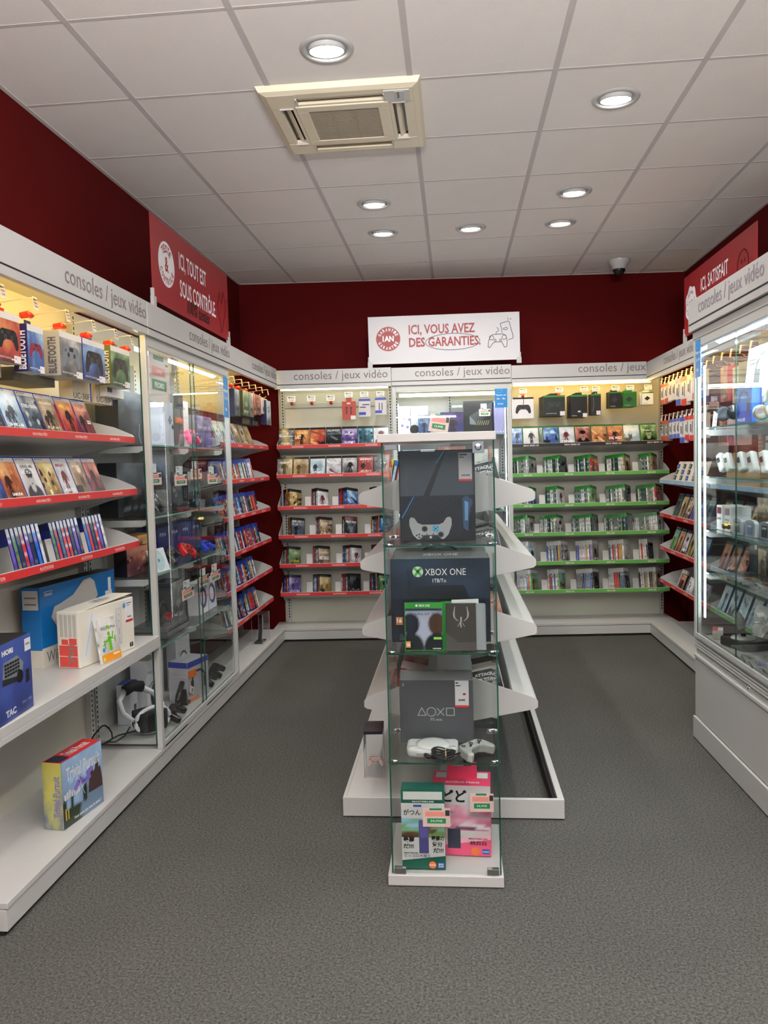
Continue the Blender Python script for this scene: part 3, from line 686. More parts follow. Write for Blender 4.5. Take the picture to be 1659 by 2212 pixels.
# ---- glass column
gc = thing('glass_column_case', 'slim four-tier glass column case with white top in front of the gondola', 'display case', T((-0.058, 2.69, 0)))
put('base_plinth', MB().box(-0.204, 0.204, 0, 0.41, 0.004, 0.042), 'white_metal', gc, bevel=0.002)
put('top_panel', MB().box(-0.202, 0.202, -0.004, 0.41, 1.574, 1.603), 'white_metal', gc, bevel=0.002)
a, b = -0.190, 0.196
g = put('front_pane', MB().box(a, b, 0.012, 0.017, 0.046, 1.566), 'glass', gc)
for x in (a, b-0.004): put('pane_edge', MB().box(x-0.0005, x+0.0045, 0.0115, 0.0175, 0.044, 1.572), 'glass_edge', g)
for x in (a, b-0.005): put('side_pane', MB().box(x, x+0.005, 0.020, 0.395, 0.044, 1.572), 'glass', gc)
put('rear_pane', MB().box(a, b, 0.397, 0.402, 0.044, 1.572), 'glass', gc)
for z in (1.212, 0.832, 0.440):
    s_ = put('glass_shelf', MB().box(a+0.007, b-0.007, 0.022, 0.392, z-0.003, z+0.003), 'glass', gc)
    put('shelf_edge', MB().box(a+0.007, b-0.007, 0.0205, 0.022, z-0.003, z+0.003), 'glass_edge', s_)
    for x in (a, b):
        for y in (0.032, 0.36):
            q = 1 if x == a else -1
            put('shelf_clip', MB().lathe([(0.0001, -0.004), (0.007, -0.004), (0.007, 0.022), (0.005, 0.028), (0.0001, 0.028)], 12, M4=T((x, y, z+0.004)) @ RY(90*q)).box(x, x+q*0.03, y-0.006, y+0.006, z-0.008, z-0.003), 'chrome', gc)
put('hinge', MB().box(a+0.01, a+0.055, 0.006, 0.022, 1.548, 1.566).box(b-0.005, b+0.004, 0.03, 0.045, 1.50, 1.515).box(a-0.004, a+0.012, 0.03, 0.045, 1.49, 1.505), 'chrome', gc, bevel=0.001)
put('lock', MB().box(b-0.074, b-0.034, 0.004, 0.022, 1.530, 1.570).lathe([(0.0001, -0.01), (0.011, -0.01), (0.012, 0)], 16, M4=T((b-0.054, 0.004, 1.550)) @ RX(-90)), 'chrome', gc, bevel=0.001)
put('door_pull', MB().box(a+0.135, a+0.185, 0.004, 0.012, 1.538, 1.546), 'chrome', gc, bevel=0.001)
for x in (a+0.008, b-0.050): put('hinge', MB().box(x, x+0.042, 0.006, 0.024, 0.045, 0.066, K(120, 120, 120)), 'chrome', gc, bevel=0.001)

# ---------------------------------------------------------------- signs on the headers
WR, WW = K(152, 36, 40), K(236, 234, 238)
def arc_text(m, t, cx, cz, r, a0, a1, hgt, col, up=True, y=-0.0035):
    n = len(t)
    for k, ch in enumerate(t):
        a = a0+(a1-a0)*k/(n-1); x = cx+r*math.cos(R(a)); z = cz+r*math.sin(R(a)); th = R(a-90) if up else R(a+90)
        d = Vector((math.cos(th), 0, math.sin(th))); u = Vector((-math.sin(th), 0, math.cos(th)))
        m.text(ch, Vector((x, y, z))-d*hgt*0.3-u*hgt*0.5, d*hgt*0.6, u*hgt, col, 0.03)
def disc(m, cx, cz, r, col, y=-0.003, n=40, f=lambda a: 1.0):
    m.face([(cx+r*f(a)*math.cos(a), y, cz+r*f(a)*math.sin(a)) for a in [2*PI*k/n for k in range(n)]], col)
def sign(label, F4, w, h, bg, cl=0.046):
    o = thing('promotional_sign', label, 'sign', F4, 'rectangular signs standing on the headers')
    put('sign_board', MB().box(0, w, -0.002, 0.003, 0, h, bg), 'print', o)
    for x in (-0.012, w-0.03):
        put('sign_clip', MB().box(x, x+0.04, -0.008, 0.010, -cl, 0.02).box(x+0.004 if x < 0 else x+0.024, x+0.016 if x < 0 else x+0.036, -0.008, 0.010, 0.02, 0.06), 'white_metal', o, bevel=0.001)
    return o
sb_ = sign('white sign reading ICI, VOUS AVEZ DES GARANTIES above the end wall', FB @ T((0.781, 0.02, 2.336)) @ RY(-0.3), 1.26, 0.392, K(206, 205, 209), 0.030)
m = MB(); disc(m, 0.165, 0.206, 0.101, WR)
arc_text(m, 'GARANTIE', 0.165, 0.206, 0.078, 155, 25, 0.026, WW); arc_text(m, 'GARANTIE', 0.165, 0.206, 0.078, 205, 335, 0.026, WW, up=False)
m.text('1AN', (0.118, -0.0035, 0.184), (0.094, 0, 0), (0, 0, 0.048), WW, 0.04)
m.text('ICI, VOUS AVEZ', (0.338, -0.003, 0.222), (0.552, 0, 0), (0, 0, 0.094), WR, 0.022)
m.text('DES', (0.338, -0.003, 0.131), (0.134, 0, 0), (0, 0, 0.078), WR, 0.03); m.text('GARANTIES.', (0.498, -0.003, 0.131), (0.436, 0, 0), (0, 0, 0.078), WR, 0.022)
m.stroke([(0.702+0.226*math.cos(R(a)), 0.166+0.068*math.sin(R(a))) for a in range(60, 421, 8)], 0.004, BLACK, y=-0.0036)
cp = [(1.02, 0.20), (1.0, 0.16), (0.995, 0.11), (1.01, 0.105), (1.035, 0.14), (1.055, 0.15), (1.11, 0.15), (1.13, 0.105), (1.15, 0.11), (1.155, 0.15), (1.145, 0.20), (1.12, 0.215), (1.04, 0.212)]
m.stroke(cp, 0.0045, BLACK, close=True, y=-0.0036)
for cx, cz, r in ((1.025, 0.185, 0.018), (1.13, 0.187, 0.018), (1.055, 0.165, 0.009), (1.10, 0.165, 0.009)):
    m.stroke([(cx+r*math.cos(R(a)), cz+r*math.sin(R(a))) for a in range(0, 360, 30)], 0.004, BLACK, close=True, y=-0.0036)
m.stroke([(1.065, 0.212), (1.065, 0.23), (1.085, 0.24), (1.08, 0.262), (1.07, 0.268)], 0.004, BLACK, y=-0.0036)
m.stroke([(1.115, 0.225), (1.10, 0.30), (1.165, 0.318), (1.175, 0.31), (1.205, 0.19), (1.20, 0.175), (1.165, 0.165)], 0.0045, BLACK, y=-0.0036)
m.stroke([(1.15, 0.245), (1.16, 0.26), (1.148, 0.268), (1.14, 0.262), (1.128, 0.262), (1.125, 0.25), (1.15, 0.245)], 0.004, BLACK, y=-0.0036)
m.stroke([(1.165, 0.33), (1.163, 0.345)], 0.004, BLACK, y=-0.0036).stroke([(1.18, 0.33), (1.192, 0.338)], 0.004, BLACK, y=-0.0036)
put('sign_print', m, 'print', sb_)
sl_ = sign('red sign reading ICI, TOUT EST SOUS CONTRÔLE over the PROMO glass case', FL @ T((3.905, 0.03, 2.360)), 1.345, 0.435, WR)
m = MB(); disc(m, 0.205, 0.225, 0.118, WW)
arc_text(m, 'TESTÉ', 0.205, 0.225, 0.082, 130, 50, 0.042, WR); arc_text(m, 'CONTRÔLÉ', 0.205, 0.225, 0.088, 205, 335, 0.036, WR, up=False)
m.text('&', (0.178, -0.0035, 0.185), (0.054, 0, 0), (0, 0, 0.08), WR, 0.02)
m.text('ICI, TOUT EST', (0.40, -0.003, 0.235), (0.48, 0, 0), (0, 0, 0.110), WW, 0.016); m.text('SOUS CONTRÔLE.', (0.40, -0.003, 0.100), (0.66, 0, 0), (0, 0, 0.120), WW, 0.016)
m.text('100% testés', (0.51, -0.0038, 0.030), (0.40, 0, 0), (0.02, 0.0, 0.075), BLACK, 0.01)
m.stroke([(1.10, 0.19), (1.16, 0.285), (1.19, 0.22), (1.24, 0.30), (1.29, 0.20), (1.18, 0.03)], 0.006, K(70, 6, 10), close=True, y=-0.0036)
for a in ((1.31, 0.25, 1.33, 0.27), (1.31, 0.16, 1.335, 0.155), (1.30, 0.10, 1.32, 0.06)): m.stroke([(a[0], a[1]), (a[2], a[3])], 0.006, K(70, 6, 10), y=-0.0036)
put('sign_print', m, 'print', sl_)
sr_ = sign('red sign reading ICI, SATISFAIT OU REMBOURSÉ over the accessory bay', FR @ T((-5.83, 0.04, 2.345)), 1.345, 0.415, WR)
m = MB(); disc(m, 0.165, 0.20, 0.125, WW, n=48, f=lambda a: 1+0.07*math.cos(7*a))
m.text('OK', (0.11, -0.0036, 0.17), (0.11, 0, 0), (0, 0, 0.06), WR, 0.04); arc_text(m, 'SATISFAIT OU', 0.165, 0.2, 0.085, 170, 10, 0.022, WR); arc_text(m, 'REMBOURSÉ', 0.165, 0.2, 0.085, 200, 340, 0.022, WR, up=False)
m.text('ICI, SATISFAIT', (0.38, -0.003, 0.225), (0.52, 0, 0), (0, 0, 0.105), WW, 0.016); m.text('OU REMBOURSÉ', (0.38, -0.003, 0.095), (0.56, 0, 0), (0, 0, 0.110), WW, 0.016)
m.stroke([(1.14+0.085*math.cos(R(a)), 0.23+0.085*math.sin(R(a))) for a in range(100, 450, 12)], 0.007, BLACK, y=-0.0036)
m.stroke([(1.14+0.05*math.cos(R(a)), 0.23+0.05*math.sin(R(a))) for a in range(200, 341, 14)], 0.007, BLACK, y=-0.0036)
for x in (1.115, 1.165): m.stroke([(x, 0.245), (x+0.004, 0.262)], 0.010, BLACK, y=-0.0036)
put('sign_print', m, 'print', sr_)
# ================================================================ goods
SH_BLUE, SH_NAVY, SH_GREEN, SH_CLEAR, SH_BLACK, SH_WHITE = K(34, 52, 150), K(20, 34, 104), K(36, 120, 40), K(150, 152, 152), K(28, 28, 30), K(215, 215, 212)
HD5, HD4, HD3, HDX, HD360, HD2 = K(205, 206, 206), K(30, 60, 170), K(40, 40, 44), K(44, 130, 46), K(214, 215, 212), K(22, 30, 66)
_n = [0]
def seed():
    _n[0] += 1; return _n[0]
# ---- face-out rows -------------------------------------------------
FN = ['blue_game_case']
def face_row(F4, z0, items, shell, head, h=0.171, y0=0.088, tilt=20, group=None, where='', n=20, m=26, base_z=0.018, words=None, hh=0.1):
    """items: (x, width, kind, palette, description[, title])"""
    for it in items:
        x, w, kind, pal, desc = it[:5]; title = it[5] if len(it) > 5 else None
        sd = seed(); hd = it[6] if len(it) > 6 else head
        me = case_mesh('game_case', art(kind, PALS[pal], sd, n, m, head=hd, hh=hh), shell, PALS_L[pal], hd if hd is not None else shell, w=w, h=h, seed=sd)
        o = solo(FN[0], desc+' '+where, 'game case', me, None, F4 @ T((x, y0, z0+base_z)) @ RX(-tilt), group)
        if title:
            t, fx, fz, fw, fh, col = title
            put('title_lettering', MB().text(t, (w*fx, -0.0006, h*fz), (w*fw, 0, 0), (0, 0, h*fh), col, 0.03), 'print', o)
        if words:
            put('header_lettering', MB().text(words, (w*0.10, -0.0006, h*0.925), (w*0.42, 0, 0), (0, 0, h*0.03), K(40, 40, 50) if head != HD4 else WHITE, 0.01), 'print', o)
PALS_L = {k: K(*v[1]) for k, v in PALS.items()}
G1 = 'new release cases on the top tray of the white-shelf bay'
NL = 'on top tray, white-shelf bay'
face_row(FL, 1.632, [(2.35, 0.133, 'action', 'gold', 'gold game case cut by the picture edge'), (2.50, 0.135, 'figure', 'dark', 'black game case with yellow lettering', ('RNAL', 0.25, 0.26, 0.6, 0.09, K(225, 220, 60))),
    (2.642, 0.133, 'trio', 'ice', 'pale blue game case showing standing figures'), (2.781, 0.128, 'crowd', 'steel', 'dark blue game case titled STEELRISING', ('STEELRISING', 0.1, 0.60, 0.8, 0.08, K(225, 228, 230))),
    (2.912, 0.132, 'trio', 'sepia', 'sepia game case with a group of people', ('UNCHARTED', 0.14, 0.74, 0.72, 0.06, K(235, 225, 200))), (3.060, 0.138, 'figure', 'fire', 'red and orange sports game case', ('NBA', 0.16, 0.72, 0.3, 0.08, K(245, 220, 60))),
    (3.203, 0.132, 'pair', 'dusk', 'dark game case marked 22', ('22', 0.62, 0.36, 0.26, 0.09, WHITE))], SH_BLUE, HD5, group=None, where=NL, n=30, m=38, words='PS5')
NM = 'on second tray, white-shelf bay'
face_row(FL, 1.384, [(2.345, 0.133, 'pair', 'ice', 'sky blue game case at the picture edge'), (2.482, 0.133, 'figure', 'blue', 'bright blue game case with a jumping figure'), (2.618, 0.130, 'pair', 'orange', 'yellow orange game case with a warrior', ('SAMURAI', 0.3, 0.12, 0.5, 0.07, WHITE)),
    (2.750, 0.131, 'portrait', 'white', 'white game case with a dark oval portrait', ('DEVIL ME', 0.2, 0.74, 0.62, 0.07, K(90, 90, 90))), (2.885, 0.129, 'crowd', 'gold', 'golden brown battle game case'),
    (3.018, 0.122, 'figure', 'snow', 'white game case with dark red title', ('DYING LIGHT 2', 0.14, 0.76, 0.6, 0.07, K(140, 30, 30))), (3.143, 0.126, 'scape', 'sepia', 'brown game case with a tower', ('ALONE', 0.2, 0.74, 0.5, 0.06, K(235, 230, 220))),
    (3.271, 0.126, 'figure', 'dusk', 'blue and rust game case last in the row')], SH_BLUE, HD5, where=NM, n=30, m=38, words='PS5')

# ---- spine-out stacks ----------------------------------------------
LIB = {}
def stack_lib(kind):
    if kind in LIB: return LIB[kind]
    sh, hd, h = {'ps5': (SH_BLUE, HD5, 0.171), 'ps4': (SH_NAVY, HD4, 0.171), 'ps3': (SH_BLACK, HD3, 0.171), 'xone': (SH_GREEN, HDX, 0.171), 'x360': (SH_WHITE, HD360, 0.190)}[kind]
    sp = {'ps5': ['green', 'red', 'grey', 'white', 'snow', 'steel', 'purple', 'dark', 'blue', 'fire'], 'ps4': ['white', 'grey', 'dark', 'orange', 'blue', 'red', 'gold', 'snow', 'steel', 'dusk', 'ice'],
          'ps3': ['dark', 'grey', 'white', 'red', 'gold', 'dark', 'snow', 'purple', 'fire', 'blue'], 'xone': ['white', 'grey', 'snow', 'grey', 'grey', 'dark', 'grey', 'white', 'snow', 'steel'],
          'x360': ['dark', 'blue', 'white', 'fire', 'snow', 'grey', 'teal', 'gold', 'purple', 'white']}[kind]
    L = []
    for k, p in enumerate(sp):
        head = K(150, 24, 28) if (kind == 'ps3' and p in ('red', 'fire')) else (K(205, 190, 30) if kind == 'ps3' and p == 'gold' else hd)
        L.append(case_mesh('game_case', art(KINDS[k % 8], PALS[p], 900+k, 6, 8, head=head), sh, PALS_L[p], head, h=h, seed=k*7+3))
    LIB[kind] = (L, sh, hd, h, sp); return LIB[kind]
ORDN = ['first', 'second', 'third', 'fourth', 'fifth', 'sixth', 'seventh', 'eighth', 'ninth', 'tenth', 'eleventh', 'twelfth', 'thirteenth', 'fourteenth', 'fifteenth']
CW = {'snow': 'white', 'steel': 'slate', 'fire': 'red', 'dusk': 'brown', 'dark': 'black', 'ice': 'pale', 'sepia': 'tan', 'orange': 'orange', 'teal': 'teal', 'meadow': 'green'}
KN = {'ps5': ('blue_game_case', 'white-topped'), 'ps4': ('blue_game_case', 'blue-topped'), 'ps3': ('black_game_case', 'slim'), 'xone': ('green_game_case', 'green-topped'), 'x360': ('white_game_case', 'tall white')}
def stack(F4, xj, z0, n, kind, cover, where, yj=0.088, yaw=54, t=0.0146, tilt=12, nn=14, mm=20, title=None, hdc=None):
    """n cases standing spine-out; the last one also shows its cover at the corner x = xj"""
    L, sh, hd, h, sp = stack_lib(kind); rs = random.Random(int(xj*1000)+int(z0*977))
    B = F4 @ T((0, yj, z0+0.0145)) @ RX(-tilt); nmz, adj = KN[kind]
    d = Vector((math.cos(R(yaw-90)), math.sin(R(yaw-90)), 0)); g = 'spine-out game cases in the '+where
    pl = Vector((xj, 0, 0))-d*(t*(n-1)+0.0182); fw = 0.0008 if 'first' in where else 0.05
    m = MB().box(0.0, 0.145, 0, 0.0012, 0, 0.105, M4=T(pl) @ RZ(yaw)).box(pl.x-fw, pl.x, pl.y-0.0006, pl.y+0.0006, 0, 0.105)
    solo('bookend', 'white bent sheet bookend before the '+where, 'bookend', m, 'white_metal', B)
    for k in range(n):
        p = Vector((xj, 0, 0))-d*(t*(n-1-k)); Mx = B @ T(p) @ RZ(yaw)
        if k < n-1:
            q = rs.randrange(len(L))
            solo(nmz, '%s game case with %s spine, %s in %s' % (adj, CW.get(sp[q], sp[q]), ORDN[k], where), 'game case', L[q], None, Mx @ T((rs.uniform(0, 0.003), 0, 0)), g)
        else:
            kd, pal, desc = cover; sd = seed(); hc = hdc if hdc is not None else hd
            o = solo(nmz, '%s, cover showing, last in %s' % (desc, where), 'game case', case_mesh('game_case', art(kd, PALS[pal], sd, nn, mm, head=hc), sh, PALS_L[pal], hc, h=h, seed=sd), None, Mx, g)
            if title: put('title_lettering', MB().text(title[0], (0.012, -0.0006, h*title[1]), (0.11, 0, 0), (0, 0, title[2]), title[3], 0.04), 'print', o)
O5 = ORDN; O4 = ORDN
# white-shelf bay (seen from the front edge)
for xj, n, cv, wh in ((2.865, 8, ('pair', 'snow', 'white game case'), 'first stack, white-shelf bay'), (3.175, 8, ('figure', 'dark', 'black game case'), 'middle stack, white-shelf bay'), (3.40, 6, ('figure', 'white', 'white game case'), 'third stack, white-shelf bay')):
    stack(FL, xj, 1.130, n, 'ps5', cv, wh, yaw=60, yj=0.092, t=0.0168)
stack(FL, 2.48, 1.130, 5, 'ps5', ('figure', 'teal', 'teal game case'), 'stack at the picture edge, white-shelf bay', yaw=60, yj=0.10)

# corner bay
face_row(FL, 1.645, [(5.14, 0.13, 'crowd', 'snow', 'pale orange game case'), (5.28, 0.13, 'pair', 'ice', 'pale game case with mirrored glare'), (5.425, 0.135, 'figure', 'blue', 'blue grey game case'), (5.60, 0.135, 'scape', 'sepia', 'sand coloured game case'),
    (5.775, 0.135, 'portrait', 'sepia', 'beige game case'), (5.94, 0.135, 'blank', 'gold', 'plain tan game case last in the row')], SH_CLEAR, None, where='on top tray, corner bay', h=0.175)
FLS = [(1.392, [(5.42, 12, 'crowd', 'sepia', 'brown'), (5.86, 11, 'figure', 'dark', 'black'), (6.03, 6, 'pair', 'red', 'red')]), (1.137, [(5.42, 11, 'figure', 'snow', 'white'), (5.80, 9, 'pair', 'white', 'white'), (6.13, 9, 'portrait', 'dark', 'black')]),
       (0.880, [(5.42, 11, 'pair', 'sepia', 'brown'), (5.83, 9, 'crowd', 'red', 'red'), (6.17, 10, 'figure', 'dark', 'black')]), (0.630, [(5.40, 11, 'pair', 'ice', 'pale blue'), (5.76, 9, 'figure', 'dark', 'black'), (5.99, 8, 'figure', 'white', 'white')]),
       (0.380, [(5.40, 10, 'figure', 'snow', 'white'), (5.72, 8, 'figure', 'gold', 'yellow'), (6.04, 10, 'figure', 'white', 'white')])]
for k, (z, L_) in enumerate(FLS):
    for j, (xj, n, kd, pl, ds) in enumerate(L_):
        stack(FL, xj, z, n, 'ps4', (kd, pl, ds+' game case'), '%s stack, tray %s, corner bay' % (('first', 'second', 'third')[j], ('two', 'three', 'four', 'five', 'six')[k]), yaw=62)

# end wall, left bay
W4 = 'on top tray, red-rail end bay'; W5 = 'on second tray, red-rail end bay'; FN[0] = 'black_game_case'
face_row(FB, 1.652, [(-0.02, 0.133, 'crowd', 'steel', 'dark blue war game case', ('BATTLEFIELD', 0.08, 0.52, 0.84, 0.08, WHITE)), (0.117, 0.130, 'figure', 'orange', 'orange sky game case', ('LAST', 0.05, 0.40, 0.4, 0.2, K(240, 230, 200))), (0.252, 0.132, 'action', 'fire', 'racing car game case with orange streak'),
    (0.388, 0.132, 'action', 'dark', 'black game case with a pistol', ('CALL OF DUTY', 0.06, 0.76, 0.85, 0.10, K(215, 215, 215))), (0.524, 0.132, 'crowd', 'purple', 'purple game case', ('DISGAEA', 0.2, 0.55, 0.6, 0.08, K(235, 235, 240))), (0.660, 0.132, 'crowd', 'teal', 'silver and rainbow game case'),
    (0.795, 0.132, 'portrait', 'snow', 'white and red game case last in the row')], SH_BLACK, HD3, where=W4, tilt=20)
face_row(FB, 1.403, [(-0.042, 0.133, 'figure', 'grey', 'grey game case titled CALL OF DUTY', ('CALL OF DUTY', 0.12, 0.76, 0.7, 0.10, BLACK)), (0.100, 0.132, 'pair', 'sepia', 'sand coloured game case with blue band'), (0.244, 0.132, 'pair', 'ice', 'white game case with blue armour'),
    (0.382, 0.132, 'action', 'snow', 'white game case with a winged figure'), (0.518, 0.132, 'figure', 'grey', 'pale grey game case with dark silhouette'), (0.655, 0.132, 'pair', 'red', 'red framed game case with blue centre', ('MASS EFFECT', 0.15, 0.74, 0.7, 0.08, WHITE), K(150, 24, 28)),
    (0.792, 0.132, 'crowd', 'dark', 'dark game case last in the row')], SH_BLACK, HD3, where=W5, tilt=20)
R3 = [(1.130, [(0.058, 6, 'crowd', 'gold', 'gold'), (0.295, 5, 'figure', 'snow', 'white'), (0.552, 7, 'action', 'blue', 'blue'), (0.80, 5, 'figure', 'dark', 'black')]),
      (0.882, [(0.068, 4, 'pair', 'steel', 'grey green'), (0.310, 4, 'crowd', 'sepia', 'tan collage'), (0.528, 3, 'portrait', 'dark', 'red framed black'), (0.838, 8, 'portrait', 'blue', 'blue')]),
      (0.632, [(0.034, 5, 'scape', 'green', 'dark green'), (0.292, 5, 'scape', 'sepia', 'brown and grey'), (0.572, 7, 'figure', 'snow', 'white and red'), (0.80, 5, 'figure', 'steel', 'steel blue')]),
      (0.384, [(0.030, 6, 'pair', 'purple', 'dark purple'), (0.296, 6, 'scape', 'gold', 'gold'), (0.556, 7, 'figure', 'dark', 'black'), (0.812, 8, 'figure', 'green', 'green')])]
TT = {(0.882, 0.528): ('HEAVY RAIN', 0.68, 0.016, WHITE), (0.882, 0.068): ('FAR CRY 3', 0.76, 0.018, WHITE), (0.632, 0.034): ('L.A. NOIRE', 0.2, 0.022, K(190, 160, 50)), (0.632, 0.292): ('RED DEAD', 0.3, 0.03, WHITE)}
for k, (z, L_) in enumerate(R3):
    for j, (xj, n, kd, pl, ds) in enumerate(L_):
        stack(FB, xj, z, n, 'ps3', (kd, pl, ds+' game case'), '%s stack, tray %s, red-rail end bay' % (O4[j], ('three', 'four', 'five', 'six')[k]), yaw=40 if k == 1 and j < 3 else 48, yj=0.085, title=TT.get((z, xj)), hdc=K(150, 24, 28) if (z, xj) == (0.882, 0.528) else None, t=0.015)
# end wall, right bay
W6 = 'on black-railed tray, green-rail end bay'; FN[0] = 'green_game_case'
face_row(FB, 1.610, [(1.969, 0.092, 'figure', 'blue', 'blue game case with a dark figure'), (2.068, 0.132, 'figure', 'white', 'white football game case'), (2.205, 0.030, 'blank', 'grey', 'narrow edge of a hidden game case'), (2.238, 0.131, 'scape', 'blue', 'blue sky fantasy game case'),
    (2.373, 0.130, 'figure', 'snow', 'white game case with a red fighter'), (2.508, 0.131, 'portrait', 'dusk', 'dark portrait game case', ('OUTRIDERS', 0.2, 0.84, 0.7, 0.06, WHITE)), (2.644, 0.131, 'action', 'orange', 'orange and green game case'),
    (2.780, 0.131, 'figure', 'fire', 'red game case titled EVIL WEST', ('EVIL WEST', 0.08, 0.2, 0.84, 0.14, WHITE)), (2.914, 0.134, 'scape', 'ice', 'blue flight game case'), (3.058, 0.134, 'portrait', 'green', 'green game case behind the hanging accessories')], SH_GREEN, HDX, where=W6, tilt=20, hh=0.06)
R6 = [(1.360, [(2.112, 12, 'figure', 'grey', 'grey'), (2.375, 11, 'figure', 'dark', 'black bat'), (2.642, 11, 'scape', 'fire', 'orange fire'), (2.918, 12, 'figure', 'sepia', 'sandy'), (3.148, 8, 'pair', 'sepia', 'football')]),
      (1.098, [(2.112, 11, 'portrait', 'blue', 'blue shirt football'), (2.352, 8, 'figure', 'snow', 'white and red'), (2.630, 10, 'pair', 'meadow', 'green cartoon'), (2.922, 12, 'figure', 'dark', 'black'), (3.182, 12, 'crowd', 'red', 'dark red')]),
      (0.853, [(2.096, 10, 'figure', 'grey', 'grey'), (2.340, 11, 'portrait', 'grey', 'dull grey'), (2.640, 13, 'figure', 'dark', 'dark green'), (2.935, 14, 'figure', 'dark', 'dark'), (3.192, 14, 'figure', 'white', 'white')]),
      (0.606, [(2.100, 7, 'figure', 'ice', 'pale grey'), (2.375, 9, 'crowd', 'grey', 'grey crowd'), (2.640, 10, 'figure', 'grey', 'monochrome'), (2.908, 9, 'action', 'snow', 'red-streaked'), (3.110, 5, 'portrait', 'dark', 'dark grey')]),
      (0.362, [(2.115, 9, 'pair', 'meadow', 'colourful cartoon'), (2.352, 7, 'machine', 'meadow', 'racing'), (2.642, 10, 'figure', 'dark', 'dark blue'), (2.905, 9, 'figure', 'steel', 'grey figure'), (3.178, 10, 'portrait', 'sepia', 'beige target')])]
for k, (z, L_) in enumerate(R6):
    for j, (xj, n, kd, pl, ds) in enumerate(L_):
        stack(FB, xj, z, n, 'xone' if k < 3 else 'x360', (kd, pl, ds+' game case'), '%s stack, tray %s, green-rail end bay' % (O5[j], ('two', 'three', 'four', 'five', 'six')[k]), yaw=54, yj=0.085, t=0.0144 if k < 3 else 0.0150)

# right wall bay: tall cases
def tall(x, z0, kind, pal, desc, y0=0.09, tilt=20, w=0.135, title=None, h=0.19, shell=SH_NAVY, head=HD2, where='in the accessory bay', yaw=0):
    sd = seed(); o = solo('tall_game_case', desc+' '+where, 'game case', case_mesh('game_case', art(kind, PALS[pal], sd, 18, 24, head=head, hh=0.09), shell, PALS_L[pal], head if head is not None else shell, w=w, h=h, seed=sd), None, FR @ T((x, y0, z0+0.023)) @ RX(-tilt) @ RZ(yaw))
    if title: put('title_lettering', MB().text(title, (0.02, -0.0006, h*0.93), (0.095, 0, 0), (0, 0, 0.008), K(200, 205, 220)), 'print', o)
ty = [-6.42, -6.27, -6.12, -5.97, -5.82, -5.67, -5.52]
for j, (kd, pl, ds) in enumerate((('figure', 'dark', 'near black tall game case'), ('figure', 'gold', 'gold and black tall game case'), ('crowd', 'sepia', 'brown tall game case'), ('pair', 'purple', 'violet tall game case'), ('crowd', 'blue', 'dark blue tall game case'), ('figure', 'steel', 'steel tall game case'))):
    tall(ty[j]+0.06, 1.012, kd, pl, ds, where='on the upper red-railed tray of the accessory bay', title='PlayStation.2')
for j, (kd, pl, ds) in enumerate((('pair', 'meadow', 'green and blue riding game case'), ('figure', 'orange', 'orange cartoon game case'), ('portrait', 'snow', 'white tall game case'), ('figure', 'gold', 'golden tall game case'), ('crowd', 'sepia', 'brown fantasy tall game case'), ('pair', 'blue', 'blue tall game case'))):
    tall(ty[j]-0.03, 0.740, kd, pl, ds, where='on the middle red-railed tray of the accessory bay', title='PlayStation.2')
tall(-6.36, 0.468, 'blank', 'white', 'white and blue square game case behind', h=0.125, head=None, shell=SH_WHITE, where='on the lowest tray of the accessory bay', y0=0.13)
tall(-6.17, 0.468, 'figure', 'dusk', 'black square case with red picture', h=0.12, head=None, shell=SH_BLACK, where='on the lowest tray of the accessory bay', y0=0.075)
for j in range(3): tall(-6.0+0.16*j, 0.468, 'crowd', ('snow', 'steel', 'purple')[j], ('pale', 'grey blue', 'violet')[j]+' square game case', h=0.12, head=None, shell=SH_CLEAR, where='on the lowest tray behind the glass case', y0=0.09)
# memory card blisters on the top tray
for j, x in enumerate((-6.36, -6.205, -6.05, -5.89, -5.73)):
    m = MB().box(0, 0.14, 0.0, 0.002, 0, 0.165, K(205, 196, 182)); m.box(0.004, 0.136, -0.003, 0.0, 0.006, 0.158, K(216, 210, 200))
    for q in range(3):
        cx = 0.02 if (q+j) % 2 == 0 else 0.025; m.box(cx, cx+0.042, -0.012, -0.003, 0.018+q*0.046, 0.05+q*0.046, (K(52, 56, 54), K(40, 74, 60), K(40, 70, 150))[(q+j) % 3], 0).box(cx+0.008, cx+0.034, -0.013, -0.012, 0.024+q*0.046, 0.04+q*0.046, K(150, 160, 150))
    solo('memory_card_pack', 'blister pack with three small memory cards, %s on the blue-railed tray' % ORDN[j], 'memory cards', m, 'print', FR @ T((x, 0.10, 1.303)) @ RX(-18))

